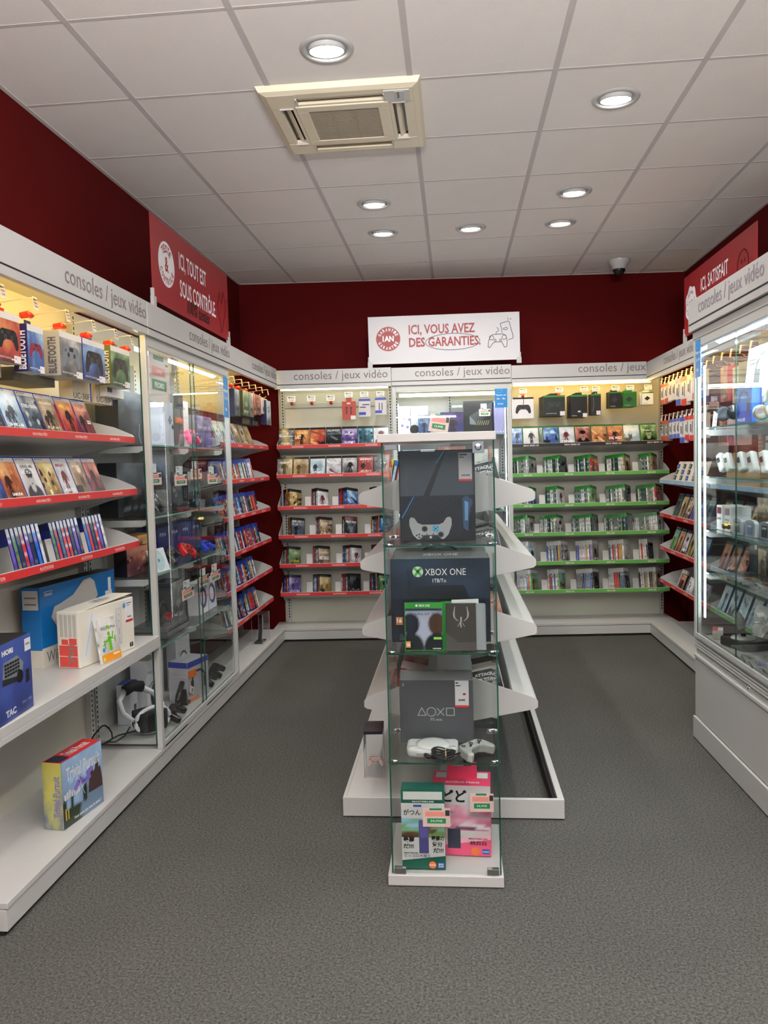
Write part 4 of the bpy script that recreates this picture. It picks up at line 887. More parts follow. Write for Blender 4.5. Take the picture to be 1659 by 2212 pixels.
# ---------------------------------------------------------------- hooks with hanging goods
def hook_tag(par, x, z, lng, y1, tw=0.030, th=0.048, text='34,99€', clip=True, tcol=TAG):
    """wire prong from the rail (y1) to the front with a price ticket and a red stopper"""
    m = MB().tube([(x, y1, z), (x, y1-lng, z-0.005), (x, y1-lng-0.012, z+0.006)], 0.0026, K(220, 214, 200), n=6).tube([(x, y1, z+0.028), (x, y1-lng-0.01, z+0.060), (x, y1-lng-0.026, z+0.056)], 0.0018, K(220, 214, 200), n=6)
    put('hook_wire', m, 'steel_wire', par)
    t = MB().box(-tw/2, tw/2, 0, 0.0008, -th, 0, tcol).text(text, (-tw*0.32, -0.0005, -th*0.84), (tw*0.64, 0, 0), (0, 0, th*0.16), DARK, 0.02)
    t.box(-tw*0.38, -tw*0.12, -0.0005, 0, -th*0.30, -th*0.12, DARK).box(-tw*0.1, tw*0.38, -0.0005, 0, -th*0.26, -th*0.15, K(90, 90, 100)).box(-tw*0.38, tw*0.36, -0.0005, 0, -th*0.50, -th*0.42, K(120, 120, 125))
    put('price_ticket', t, 'print', par, T((x, y1-lng-0.026, z+0.062)) @ RX(-8))
    if clip:
        c = MB().tube([(x, y1-lng+0.030, z-0.002), (x, y1-lng-0.004, z+0.002), (x, y1-lng-0.012, z-0.010)], [0.012, 0.014, 0.010], K(214, 46, 26), n=8)
        put('red_stopper', c, 'gloss', par)
def hook(F4, x, z, lng, y1, label, group, **k):
    o = thing('display_hook', label, 'hook', F4 @ T((0, 0, 0)), group); hook_tag(o, x, z, lng, y1, **k); return o
def box_thing(name, label, cat, F4, w, d, h, col, front=None, cols=None, group=None, bev=0.0008, hang=0.0, deco=None, mi='print'):
    """carton: x 0..w, y 0..d (front at 0), z 0..h"""
    o = thing(name, label, cat, F4, group)
    m = MB().box(0, w, 0, d, 0, h, col, cols=cols)
    put('carton', m, mi, o, bevel=bev)
    f = MB()
    if front is not None: f.grid((0.001, -0.0006, 0.001), (w-0.002, 0, 0), (0, 0, h-0.002), front)
    if hang: f.box(w*0.3, w*0.7, d*0.5, d*0.5+0.0006, h, h+hang, col)
    if deco: deco(f, w, d, h)
    if f.v: put('front_print', f, mi, o)
    return o
def pad_outline(cx, cz, s):
    """gamepad outline in the x-z plane"""
    P_ = [(-0.30, 0.24), (0.30, 0.24), (0.40, 0.20), (0.47, 0.05), (0.52, -0.22), (0.47, -0.34), (0.38, -0.34), (0.27, -0.14), (0.14, -0.06), (-0.14, -0.06), (-0.27, -0.14), (-0.38, -0.34), (-0.47, -0.34), (-0.52, -0.22), (-0.47, 0.05), (-0.40, 0.20)]
    return [(cx+p*s, cz+q*s) for p, q in P_]
def pad_print(f, cx, cz, s, col=K(18, 18, 20), hi=K(70, 72, 78), y=-0.0012, dot=K(40, 41, 46)):
    f.face([(a, y, b) for a, b in pad_outline(cx, cz, s)], col)
    for px, pz, r in ((-0.17, 0.0, 0.075), (0.17, 0.0, 0.075)): disc(f, cx+px*s, cz+pz*s, r*s, hi, y-0.0004, 14); disc(f, cx+px*s, cz+pz*s, r*s*0.6, dot, y-0.0007, 14)
    for k in range(4):
        a = R(90*k); disc(f, cx+(0.33+0.05*math.cos(a))*s, cz+(0.11+0.05*math.sin(a))*s, 0.02*s, hi, y-0.0004, 8)
    f.box(cx-0.38*s, cx-0.27*s, y-0.0005, y, cz+0.09*s, cz+0.13*s, hi).box(cx-0.345*s, cx-0.305*s, y-0.0006, y, cz+0.055*s, cz+0.165*s, hi)
    f.box(cx-0.11*s, cx+0.11*s, y-0.0005, y, cz+0.10*s, cz+0.21*s, dot)

GH = 'hooks of the white-shelf bay'
for k, (x, lab) in enumerate(((2.56, 'behind the red box'), (2.77, 'behind the dark blue box'), (3.01, 'above the grey box'), (3.235, 'above the blue box'), (3.455, 'above the olive box'), (3.63, 'beside the glass case post'))):
    hook(FL, x, 2.078, 0.30, 0.365, 'wire display hook with price ticket and red stopper '+lab, GH)
def ctrl_box(x, w, d, h, z, pal, desc, side, word, col, pad=K(20, 20, 24), y0=0.054, hi=K(80, 84, 92), n=1):
    A = art('blank', PALS[pal], seed(), 12, 12, rate=False)
    def deco(f, w, d, h):
        f.box(0.001, w-0.001, -0.0009, -0.0005, h*0.86, h-0.001, K(226, 226, 226)); f.text('MANETTE SANS FIL', (w*0.08, -0.0013, h*0.07), (w*0.5, 0, 0), (0, 0, h*0.035), WHITE, 0.01)
        pad_print(f, w*0.5, h*0.50, w*0.78, pad, hi); f.box(w*0.70, w*0.98, -0.0011, -0.0006, h*0.01, h*0.16, K(232, 232, 232)); disc(f, w*0.76, h*0.10, w*0.022, K(225, 60, 80), -0.0014, 10)
        f.box(w*0.58, w*0.69, -0.0011, -0.0006, h*0.055, h*0.085, WHITE)
        if word:   # lettering down the left side
            f.text(word, (-0.0009, d*0.12, h*0.05), (0, 0, h*0.80), (0, min(d*0.55, 0.035), 0), K(225, 225, 225) if side != 'w' else K(70, 70, 80), 0.04)
    o = box_thing('controller_box', desc, 'box', FL @ T((x, y0, z)), w, d, h, col, A, cols={'u': K(230, 226, 215), 'd': K(205, 205, 200)}, deco=deco, hang=0.02)
    return o
ctrl_box(2.535, 0.150, 0.055, 0.170, 1.885, 'fire', 'red gamepad box hanging cut by the picture edge', 'd', '', K(176, 30, 30))
ctrl_box(2.732, 0.112, 0.055, 0.172, 1.868, 'blue', 'blue gamepad box with BLUETOOTH on its side', 'd', 'BLUETOOTH', K(24, 26, 84), pad=K(150, 30, 60))
ctrl_box(2.965, 0.185, 0.115, 0.175, 1.880, 'grey', 'silver grey gamepad box with BLUETOOTH on its side', 'w', 'BLUETOOTH', K(150, 148, 142), pad=K(120, 130, 140))
ctrl_box(3.158, 0.205, 0.055, 0.172, 1.885, 'blue', 'bright blue box with a black gamepad', 'd', '', K(20, 40, 130))
ctrl_box(3.425, 0.205, 0.060, 0.180, 1.886, 'green', 'olive green gamepad box with BLUETOOTH on its side', 'd', 'BLUETOOTH', K(96, 96, 24), pad=K(24, 30, 20))
m_def = [(2.50, 0.20, 'dark flat box hanging below the red gamepad box', K(150, 152, 150)), (2.78, 0.30, 'grey flat box hanging lower beneath the silver one', K(70, 68, 58))]
for x, w, ds, c in m_def: box_thing('accessory_box', ds, 'box', FL @ T((x, 0.14, 1.845)), w, 0.13, 0.05, c)
def uc(f, w, d, h):
    f.text('UC-50F', (w*0.04, -0.001, h*0.06), (w*0.85, 0, 0), (0, 0, h*0.26), K(40, 40, 44), 0.0).box(w*0.93, w, -0.001, 0, 0, h, K(30, 60, 170))
for k, (x, ds) in enumerate(((3.235, 'white headset box marked UC-50F behind the blue gamepad box'), (3.455, 'white headset box marked UC-50F beside the post'))):
    box_thing('headset_box', ds, 'box', FL @ T((x, 0.145, 1.812)), 0.175, 0.06, 0.10, K(215, 205, 180), deco=uc)
box_thing('headset_box', 'white headset box hanging beside the glass case post', 'box', FL @ T((3.50, 0.115, 1.846)), 0.19, 0.07, 0.185, K(226, 226, 222), deco=lambda f, w, d, h: (f.stroke([(w*0.5+0.03*math.cos(R(a)), h*0.45+0.05*math.sin(R(a))) for a in range(0, 200, 20)], 0.008, K(170, 172, 176), y=-0.001), f.box(0.01, 0.06, -0.001, 0, 0.02, 0.045, DARK)))

# corner bay hanging boxes
for k, x in enumerate((5.40, 5.60, 5.80, 6.0, 6.2, 6.4)):
    hook(FL, x, 2.078, 0.29, 0.365, 'wire display hook with ticket, %s one in the corner bay' % ORDN[k], 'hooks of the corner bay', clip=k in (0, 1, 2))
for x, w, h_, z, pl, ds, c in ((5.44, 0.135, 0.19, 1.87, 'steel', 'dark blue box hanging next to the glass case', K(24, 26, 70)), (5.66, 0.17, 0.185, 1.885, 'green', 'grey green gamepad box', K(70, 70, 50)), (5.84, 0.13, 0.185, 1.885, 'grey', 'grey gamepad box half hidden', K(60, 60, 50)), (5.98, 0.06, 0.165, 1.905, 'fire', 'narrow orange box', K(190, 60, 24)), (6.05, 0.15, 0.155, 1.915, 'dusk', 'dull red box', K(140, 80, 70)),
                           (6.235, 0.18, 0.13, 1.93, 'white', 'white pack with blue corners', K(220, 210, 200))):
    box_thing('accessory_box', ds+' on the corner bay hooks', 'box', FL @ T((x, 0.06, z)), w, 0.07, h_, c, art('machine', PALS[pl], seed(), 10, 12, rate=False), hang=0.02)
def ucn(f, w, d, h): f.text('UC-50F', (w*0.1, -0.001, h*0.08), (w*0.7, 0, 0), (0, 0, h*0.2), K(190, 170, 110), 0.0)
for x, w, ds in ((5.84, 0.26, 'navy headset box marked UC behind the orange box'), (6.13, 0.22, 'navy headset box marked UC next to the end wall')):
    box_thing('headset_box', ds, 'box', FL @ T((x, 0.12, 1.835)), w, 0.09, 0.13, K(22, 24, 44), deco=ucn)
box_thing('headset_box', 'pale blue picture box hanging at the corner with the end wall', 'box', FL @ T((6.30, 0.04, 1.845)), 0.15, 0.05, 0.20, K(26, 30, 80), art('portrait', PALS['ice'], seed(), 10, 14, rate=False))

# red-rail end bay hooks and packs
for k, x in enumerate((0.105, 0.275, 0.44)):
    hook(FB, x, 2.036, 0.16, 0.28, 'empty hook with ticket and red stopper, %s in red-rail end bay' % ORDN[k], 'empty hooks', tw=0.070, th=0.048)
for k, (x, w, z, h_, c, ds) in enumerate(((0.537, 0.116, 1.885, 0.155, K(176, 54, 34), 'rust red cable pack'), (0.680, 0.098, 1.907, 0.150, K(205, 200, 205), 'white and blue cable pack'), (0.818, 0.095, 1.920, 0.142, K(205, 200, 205), 'white and blue twin cable pack'))):
    def dc(f, w, d, h, k=k):
        if k == 0:
            f.box(w*0.28, w*0.38, -0.001, 0, h*0.30, h*0.62, K(70, 14, 10)).box(w*0.60, w*0.70, -0.001, 0, h*0.30, h*0.62, K(70, 14, 10)).box(w*0.25, w*0.42, -0.0013, 0, h*0.62, h*0.7, BLACK).box(w*0.58, w*0.74, -0.0013, 0, h*0.62, h*0.7, BLACK).text('MMX', (w*0.36, -0.0012, h*0.84), (w*0.28, 0, 0), (0, 0, h*0.1), WHITE, 0.03).box(w*0.62, w*0.98, -0.001, 0, 0.001, h*0.22, K(228, 226, 222))
        else:
            f.box(0, w, -0.001, 0, h*0.88, h, K(28, 60, 170)).box(0, w*0.6, -0.001, 0, h*0.10, h*0.26, K(28, 60, 170))
            if k == 1: f.tube([(w*0.3, -0.002, h*0.68), (w*0.9, -0.002, h*0.68)], 0.003, BLACK, n=5).tube([(w*0.1, -0.002, h*0.54), (w*0.6, -0.002, h*0.54)], 0.003, BLACK, n=5)
            else: f.tube([(w*0.38, -0.002, h*0.28), (w*0.38, -0.002, h*0.72)], 0.003, BLACK, n=5).tube([(w*0.62, -0.002, h*0.28), (w*0.62, -0.002, h*0.70)], 0.003, BLACK, n=5)
    box_thing('cable_pack', ds+' hanging in the red-rail end bay', 'accessory', FB @ T((x, 0.08, z)), w, 0.02, h_, c, deco=dc, hang=0.03)
    hook(FB, x+w/2, 2.036+0.02, 0.17, 0.28, 'wire hook with ticket holding the '+ds, 'hooks with packs in the red-rail end bay', tw=0.068, th=0.045, clip=False)

# green-rail end bay hanging boxes
for k, (x, w, z, h_, c, ds, dn) in enumerate(((1.978, 0.175, 1.852, 0.178, K(228, 226, 226), 'white box with a black wired gamepad', 1), (2.238, 0.178, 1.868, 0.170, K(24, 30, 28), 'black box with a dark gamepad', 4), (2.464, 0.138, 1.850, 0.188, K(16, 17, 18), 'black box marked 4K', 3),
        (2.630, 0.085, 1.866, 0.176, K(30, 34, 34), 'dark narrow box in clear film', 2), (2.782, 0.103, 1.920, 0.135, K(20, 24, 22), 'black box with a battery pack', 2), (2.900, 0.112, 1.926, 0.126, K(34, 110, 42), 'green box with a charger', 3), (3.058, 0.092, 1.941, 0.102, K(226, 226, 222), 'white box with a charger', 2))):
    def dc(f, w, d, h, k=k):
        f.box(0, w, -0.001, 0, h*0.92, h, BLACK if k == 0 else K(40, 130, 44))
        if k == 0: pad_print(f, w*0.5, h*0.48, w*0.72, K(20, 20, 22)); f.tube([(w*0.5, -0.002, h*0.66), (w*0.52, -0.002, h*0.92)], 0.002, BLACK, n=5)
        elif k == 1: pad_print(f, w*0.5, h*0.52, w*0.72, K(30, 44, 40), K(60, 74, 70)); f.text('CONTROLLER', (w*0.1, -0.0014, h*0.1), (w*0.5, 0, 0), (0, 0, h*0.04), WHITE).box(w*0.76, w*0.99, -0.001, 0, 0.001, h*0.22, TAG)
        elif k == 2: f.text('4K', (w*0.4, -0.0014, h*0.22), (w*0.22, 0, 0), (0, 0, h*0.08), WHITE, 0.04).text('HDMI', (w*0.06, -0.0014, h*0.06), (w*0.28, 0, 0), (0, 0, h*0.035), WHITE).box(w*0.72, w*0.98, -0.001, 0, 0.001, h*0.18, TAG)
        elif k == 3: f.box(w*0.55, w*0.95, -0.001, 0, 0.001, h*0.2, TAG).stroke([(w*0.2, h*0.2), (w*0.3, h*0.5), (w*0.25, h*0.85)], 0.003, GREY, y=-0.001)
        else: f.face([(w*a, -0.0012, h*b) for a, b in ((0.18, 0.48), (0.45, 0.32), (0.72, 0.52), (0.45, 0.70))], K(50, 50, 54) if k < 6 else BLACK); f.text('CHARGE', (w*0.1, -0.0014, h*0.08), (w*0.4, 0, 0), (0, 0, h*0.05), WHITE if k < 6 else DARK)
    for q in range(dn-1, -1, -1):
        o = box_thing('accessory_box', (ds+', front one on its hook, end wall') if q == 0 else '%s of the like boxes hung behind the ' % ('first', 'second', 'third')[q-1]+ds, 'box', FB @ T((x-0.004*q, 0.062+0.047*q, z-0.001*q)), w, 0.040, h_, c, deco=dc if q == 0 else None, cols={'u': K(40, 130, 44) if k else K(60, 170, 50)}, hang=0.02, group=None if q == 0 else 'boxes on the end wall hooks')
    hook(FB, x+w/2+(0.04 if k in (1, 2) else 0), 2.042, 0.22, 0.30, 'display hook with ticket above the '+ds, 'hooks of the green-rail end bay', tw=0.062, th=0.040, clip=k in (0, 1))

# right wall: two rows of hanging accessories
rs = random.Random(5)
HC = [(K(190, 60, 30), 'orange'), (K(215, 214, 218), 'white'), (K(60, 90, 190), 'blue'), (K(214, 40, 36), 'red'), (K(225, 222, 224), 'pale')]
def acc(x, z, w, h_, c, stripe, label, grp, y0=0.075, kind=0):
    def dc(f, w, d, h):
        f.box(0, w, -0.001, 0, h*0.84, h, stripe).box(0, w, -0.001, 0, 0.001, h*0.22, stripe).box(w*0.08, w*0.5, -0.0014, 0, h*0.28, h*0.7, K(228, 226, 228)).box(w*0.24, w*0.42, -0.003, 0, h*0.36, h*0.66, DARK)
        f.tube([(w*0.62, -0.002, h*0.3), (w*0.68, -0.002, h*0.78)], 0.002, DARK, n=5)
    box_thing('accessory_pack', label, 'accessory', FR @ T((x, y0, z)), w, 0.03, h_, c, deco=dc, hang=0.02, group=grp)
RW1 = [(-6.62, 0.11, 0.16, 0, 'rust orange pack with a gamepad'), (-6.50, 0.10, 0.155, 0, 'orange edged pack'), (-6.38, 0.09, 0.15, 4, 'pale earphone pack'), (-6.28, 0.09, 0.15, 1, 'white cable pack'), (-6.185, 0.13, 0.20, 2, 'white and blue charger pack'), (-6.04, 0.13, 0.21, 3, 'red and white stylus pack'), (-5.90, 0.12, 0.19, 1, 'white pack with red foot'), (-5.76, 0.12, 0.18, 3, 'red pack behind the glass case'), (-5.62, 0.12, 0.18, 2, 'blue pack behind the glass case')]
for k, (x, w, h_, ci, ds) in enumerate(RW1):
    acc(x, 2.085-h_, w, h_, K(222, 220, 224), HC[ci][0], ds+' on the upper hooks of the accessory bay', None)
for k in range(11):
    hook(FR, -6.66+0.115*k, 2.078, 0.28, 0.40, '%s ticketed hook from the end wall, upper row in the accessory bay' % ORDN[k], 'upper hooks of the accessory bay', clip=False)
RW2 = [(-6.60, 0.10, 0.16, 0, 'grey pack with orange foot'), (-6.49, 0.11, 0.165, 0, 'grey gamepad pack with red foot'), (-6.37, 0.10, 0.15, 2, 'white and blue adapter pack'), (-6.26, 0.09, 0.15, 2, 'white twin cable pack'), (-6.16, 0.07, 0.15, 2, 'narrow blue pack'), (-6.08, 0.12, 0.19, 2, 'long white and blue pack hanging low'), (-5.95, 0.10, 0.17, 3, 'white pack with yellow and red foot'), (-5.84, 0.11, 0.18, 3, 'red headed pack'), (-5.71, 0.11, 0.17, 3, 'red pack seen through the glass'), (-5.58, 0.11, 0.17, 1, 'white pack seen through the glass')]
for k, (x, w, h_, ci, ds) in enumerate(RW2):
    acc(x, 1.79-h_, w, h_, K(214, 212, 216) if k > 1 else K(130, 130, 128), HC[ci][0], ds+' on the lower hooks of the accessory bay', None)
for k in range(11):
    hook(FR, -6.66+0.115*k, 1.780, 0.28, 0.40, '%s ticketed hook from the end wall, lower row in the accessory bay' % ORDN[k], 'lower hooks of the accessory bay', clip=False)
# ================================================================ larger goods
ZS = 0.6908
# ---- white flat shelf
def wii_deco(f, w, d, h):
    f.box(0, w, -0.001, 0, 0, h*0.24, K(214, 210, 196)).text('Wii', (w*0.045, -0.0014, h*0.05), (w*0.14, 0, 0), (0, 0, h*0.14), GREY, 0.01)
    P_ = [(0.12, 0.60), (0.16, 0.72), (0.24, 0.74), (0.40, 0.80), (0.55, 0.96), (0.64, 0.97), (0.70, 0.90), (0.74, 0.70), (0.60, 0.55), (0.36, 0.50), (0.30, 0.36), (0.26, 0.30), (0.20, 0.33), (0.18, 0.46)]
    f.face([(w*a, -0.0014, h*b) for a, b in P_], K(186, 186, 182)).stroke([(w*a, h*b) for a, b in P_], 0.002, K(140, 142, 142), close=True, y=-0.0018)
    f.stroke([(w*0.34, h*0.52), (w*0.50, h*0.86)], 0.0015, K(150, 150, 150), y=-0.0019).stroke([(w*0.05, h*0.93), (w*0.14, h*0.93), (w*0.14, h*0.88), (w*0.05, h*0.88)], 0.0018, WHITE, close=True, y=-0.0014)
    f.text('Nintendo', (w*0.06, -0.0014, h*0.885), (w*0.07, 0, 0), (0, 0, h*0.03), WHITE, 0.01).box(w*0.90, w*0.94, -0.0014, 0, h*0.70, h*0.90, K(225, 228, 230)).box(w*0.85, w*0.95, -0.0014, 0, h*0.66, h*0.72, K(225, 228, 230))
    f.box(-0.0008, 0, d*0.1, d*0.9, h*0.72, h*0.96, K(205, 205, 200)).box(-0.0012, -0.0008, d*0.2, d*0.8, h*0.78, h*0.80, GREY).box(-0.0012, -0.0008, d*0.2, d*0.8, h*0.86, h*0.88, GREY).box(-0.0008, 0, 0, d, 0, h*0.22, K(205, 200, 188))
box_thing('board_box', 'large blue box with a white balance board picture standing behind the white box', 'box', FL @ T((3.065, 0.245, ZS)) @ RZ(-6) , 0.58, 0.09, 0.338, K(0, 104, 176), cols={'u': K(40, 40, 44), 'b': K(120, 120, 120)}, deco=wii_deco, bev=0.002)
def wii2(f, w, d, h):

    f.box(-0.001, 0, d*0.08, d*0.92, h*0.02, h*0.20, K(206, 70, 62)).box(-0.001, 0, d*0.08, d*0.92, h*0.215, h*0.40, K(206, 70, 62)).box(-0.001, 0, d*0.10, d*0.45, h*0.415, h*0.53, K(206, 70, 62)).box(-0.001, 0, d*0.5, d*0.8, h*0.415, h*0.51, K(206, 70, 62))
    for q in range(4): f.box(-0.001, 0, d*(0.1+0.2*q), d*(0.25+0.2*q), h*0.55, h*0.95, K(188, 186, 180))
    f.face([(w*a, -0.001, h*b) for a, b in ((0.02, 0.10), (0.16, 0.14), (0.34, 0.92), (0.18, 0.90))], K(222, 222, 220)).stroke([(w*0.10, h*0.2), (w*0.24, h*0.9)], 0.003, K(120, 190, 225), y=-0.0014)
    f.box(w*0.66, w*0.75, -0.001, 0, h*0.18, h*0.86, K(210, 210, 208)).stroke([(w*0.66, h*0.18), (w*0.75, h*0.18), (w*0.75, h*0.86), (w*0.66, h*0.86)], 0.0018, K(170, 172, 172), close=True, y=-0.0013)
    for q in (0.74, 0.62, 0.46, 0.42, 0.38, 0.28, 0.22): disc(f, w*0.705, h*q, w*0.011, K(165, 168, 170), -0.0016, 10)
    f.box(w*0.84, w*0.97, -0.0014, 0, h*0.55, h*0.99, K(232, 232, 236)).box(w*0.84, w*0.97, -0.0018, 0, h*0.55, h*0.59, RED).box(w*0.86, w*0.95, -0.0018, 0, h*0.90, h*0.915, DARK).box(w*0.86, w*0.92, -0.0018, 0, h*0.86, h*0.87, DARK)
    f.text('99,99€', (w*0.87, -0.002, h*0.62), (w*0.07, 0, 0), (0, 0, h*0.04), BLACK, 0.03); disc(f, w*0.82, h*0.88, w*0.03, K(70, 150, 215), -0.0013, 14)
    f.box(w*0.90, w*0.96, -0.001, 0, h*0.05, h*0.13, K(30, 30, 32)).text('7', (w*0.917, -0.0014, h*0.06), (w*0.02, 0, 0), (0, 0, h*0.055), WHITE, 0.02)
wb = box_thing('console_box', 'worn white console box with red panels on its end, on the flat shelf', 'box', FL @ T((3.062, 0.085, ZS)) @ RZ(-11.5) @ T((0, 0, 0)), 0.385, 0.105, 0.235, K(226, 222, 208), deco=wii2, bev=0.003)
put('lid_flap', MB().face([(0.06, -0.002, 0.235), (0.384, 0.002, 0.252), (0.383, 0.11, 0.250), (0.05, 0.107, 0.236)], K(224, 220, 206)).face([(0.06, -0.002, 0.234), (0.05, 0.107, 0.235), (0.383, 0.11, 0.249), (0.384, 0.002, 0.251)], K(190, 188, 180)), 'print', wb)
put('lid_lettering', MB().text('Wii', (0.17, 0.03, 0.2465), (0.09, 0, 0.005), (0, 0.05, 0), GREY, 0.01), 'print', wb)
put('end_lettering', MB().text('Wii', (-0.0015, 0.020, 0.015), (0, 0, 0.085), (0, 0.035, 0), GREY, 0.01), 'print', wb)
me = case_mesh('fitness_game_case', art('blank', PALS['white'], 77, 20, 26, rate=False), K(222, 222, 220), K(222, 222, 220), K(222, 222, 220), w=0.135, h=0.19)
o = solo('fitness_game_case', 'white Wii Fit Plus case with a green figure leaning on the white console box', 'game case', me, None, FL @ T((3.128, 0.016, ZS+0.001)) @ RZ(-10) @ RX(-9))
f = MB().text('Wii', (0.020, -0.001, 0.135), (0.035, 0, 0), (0, 0, 0.018), GREY, 0.01).text('Fit', (0.060, -0.001, 0.135), (0.026, 0, 0), (0, 0, 0.018), K(100, 170, 30), 0.04).text('Plus', (0.090, -0.001, 0.137), (0.034, 0, 0), (0, 0, 0.012), GREY, 0.02).text('Wii', (0.10, -0.001, 0.172), (0.024, 0, 0), (0, 0, 0.010), GREY)
f.box(0.002, 0.133, -0.001, 0, 0.003, 0.036, K(236, 150, 40)).box(0.006, 0.020, -0.0014, 0, 0.006, 0.026, K(150, 190, 60)).text('3', (0.009, -0.0018, 0.009), (0.008, 0, 0), (0, 0, 0.014), WHITE, 0.04).box(0.08, 0.125, -0.0014, 0, 0.022, 0.031, K(245, 220, 180))
gcol = K(96, 180, 30)
for cx, cz, s_ in ((0.070, 0.045, 1.0), (0.032, 0.058, 0.4), (0.108, 0.075, 0.36)):
    f.face([(cx-0.008*s_, -0.0012, cz), (cx+0.010*s_, -0.0012, cz), (cx+0.011*s_, -0.0012, cz+0.060*s_), (cx-0.010*s_, -0.0012, cz+0.060*s_)], gcol); disc(f, cx, cz+0.072*s_, 0.009*s_, gcol, -0.0012, 12)
    f.stroke([(cx-0.040*s_, cz+0.045*s_), (cx-0.02*s_, cz+0.042*s_), (cx, cz+0.052*s_), (cx+0.022*s_, cz+0.050*s_), (cx+0.030*s_, cz+0.075*s_)], 0.006*s_, gcol, y=-0.0012)
disc(f, 0.020, 0.055, 0.009, K(60, 140, 210), -0.0013, 14)
put('cover_print', f, 'print', o)
def hori(f, w, d, h):
    f.face([(w*a, -0.001, h*b) for a, b in ((0.18, 0.56), (0.22, 0.76), (0.60, 0.78), (0.76, 0.66), (0.72, 0.50))], K(120, 126, 134)); f.face([(w*a, -0.0014, h*b) for a, b in ((0.16, 0.48), (0.18, 0.56), (0.72, 0.50), (0.70, 0.44))], K(40, 40, 44))
    for r_ in range(4):
        for c_ in range(6): f.box(w*(0.24+0.07*c_), w*(0.29+0.07*c_), -0.0022, -0.001, h*(0.57+0.045*r_), h*(0.60+0.045*r_), K(28, 28, 32))
    disc(f, w*0.64, h*0.50, w*0.09, BLACK, -0.0024, 18); f.face([(w*a, -0.0016, h*b) for a, b in ((0.80, 0.36), (0.92, 0.38), (0.90, 0.54), (0.82, 0.54))], K(30, 30, 34))
    f.box(w*0.06, w*0.13, -0.001, 0, h*0.84, h*0.90, K(70, 110, 200)).text('HORI', (w*0.19, -0.0012, h*0.845), (w*0.30, 0, 0), (0, 0, h*0.07), WHITE, 0.06).text('TAC', (w*0.22, -0.0012, h*0.06), (w*0.28, 0, 0), (0, 0, h*0.09), K(200, 205, 215), 0.05)
    f.box(w*0.82, w*0.99, -0.0014, 0, h*0.78, h*0.94, TAG).box(w*0.84, w*0.96, -0.0018, 0, h*0.86, h*0.88, GREY).text('PS4 / PS5', (w*0.68, -0.0012, h*0.12), (w*0.27, 0, 0), (0, 0, h*0.035), K(170, 180, 210))
box_thing('keypad_box', 'blue keypad box marked HORI at the end of the flat shelf', 'box', FL @ T((2.325, -0.006, ZS)) @ RZ(4), 0.245, 0.13, 0.260, K(18, 46, 128), art('blank', [(14, 34, 100), (24, 56, 150), (40, 90, 190)], 5, 8, 8, rate=False), cols={'u': K(20, 20, 24)}, deco=hori, bev=0.002)
# ---- quiz game on the plinth
def quiz(f, w, d, h):
    A = art('scape', [(40, 70, 50), (120, 160, 205), (150, 195, 235), (34, 56, 34)], 12, 30, 30, rate=False); f.grid((0.001, -0.0008, 0.001), (w-0.002, 0, 0), (0, 0, h-0.002), A)
    f.face([(w*a, -0.0013, h*b) for a, b in ((0.62, 0.30), (0.66, 0.62), (0.70, 0.60), (0.72, 0.72), (0.76, 0.58), (0.80, 0.62), (0.86, 0.86), (0.90, 0.60), (0.94, 0.62), (0.98, 0.40), (0.98, 0.28))], K(70, 52, 50))
    for q in range(7): f.box(w*(0.04+0.055*q), w*(0.075+0.055*q), -0.0015, 0, h*0.42, h*(0.50+0.02*(q % 3)), K(215, 215, 210))
    for q in range(5): f.box(w*(0.02+0.03*q), w*(0.04+0.03*q), -0.0016, 0, h*0.12, h*(0.26+0.03*(q % 2)), K(200, 180, 60) if q % 2 else K(60, 40, 30))
    f.text('Trivial Pursuit', (w*0.10, -0.002, h*0.68), (w*0.82, 0, 0), (0, 0, h*0.20), K(225, 228, 235), 0.02)
    for a, b in (((0.30, 0.50), (0.42, 0.60)), ((0.42, 0.60), (0.52, 0.52)), ((0.52, 0.52), (0.66, 0.56)), ((0.60, 0.62), (0.72, 0.66))): f.stroke([(w*a[0], h*a[1]), (w*b[0], h*b[1])], 0.022, K(130, 110, 200), y=-0.0019)
    f.stroke([(w*0.30, h*0.40), (w*0.56, h*0.52)], 0.002, WHITE, y=-0.0021).stroke([(w*0.40, h*0.62), (w*0.52, h*0.34)], 0.002, WHITE, y=-0.0021)
    f.text('Vous savez que vous le savez !', (w*0.24, -0.002, h*0.045), (w*0.68, 0, 0), (0, 0, h*0.06), WHITE, 0.02)
    f.grid((-0.0008, d-0.001, 0.001), (0, -(d-0.002), 0), (0, 0, h-0.002), art('blank', [(30, 60, 150), (190, 190, 40), (215, 205, 30)], 9, 8, 20, rate=False))
    f.text('Trivial Pursuit', (-0.0016, d*0.10, h*0.18), (0, 0, h*0.62), (0, d*0.38, 0), K(120, 110, 180), 0.02)
    f.text('Trivial Pursuit', (w*0.30, d*0.25, h+0.0012), (w*0.55, 0, 0), (0, d*0.5, 0), K(235, 225, 230), 0.02).box(w*0.02, w*0.26, d*0.1, d*0.9, h, h+0.0008, K(30, 34, 60))
box_thing('quiz_game_box', 'colourful Trivial Pursuit box standing on the white plinth', 'box', FL @ T((2.832, 0.066, 0.1158)) @ RZ(-8), 0.268, 0.085, 0.265, K(40, 90, 170), cols={'u': K(200, 50, 50), 'l': K(205, 195, 30), 'r': K(30, 40, 90)}, deco=quiz, bev=0.0015)

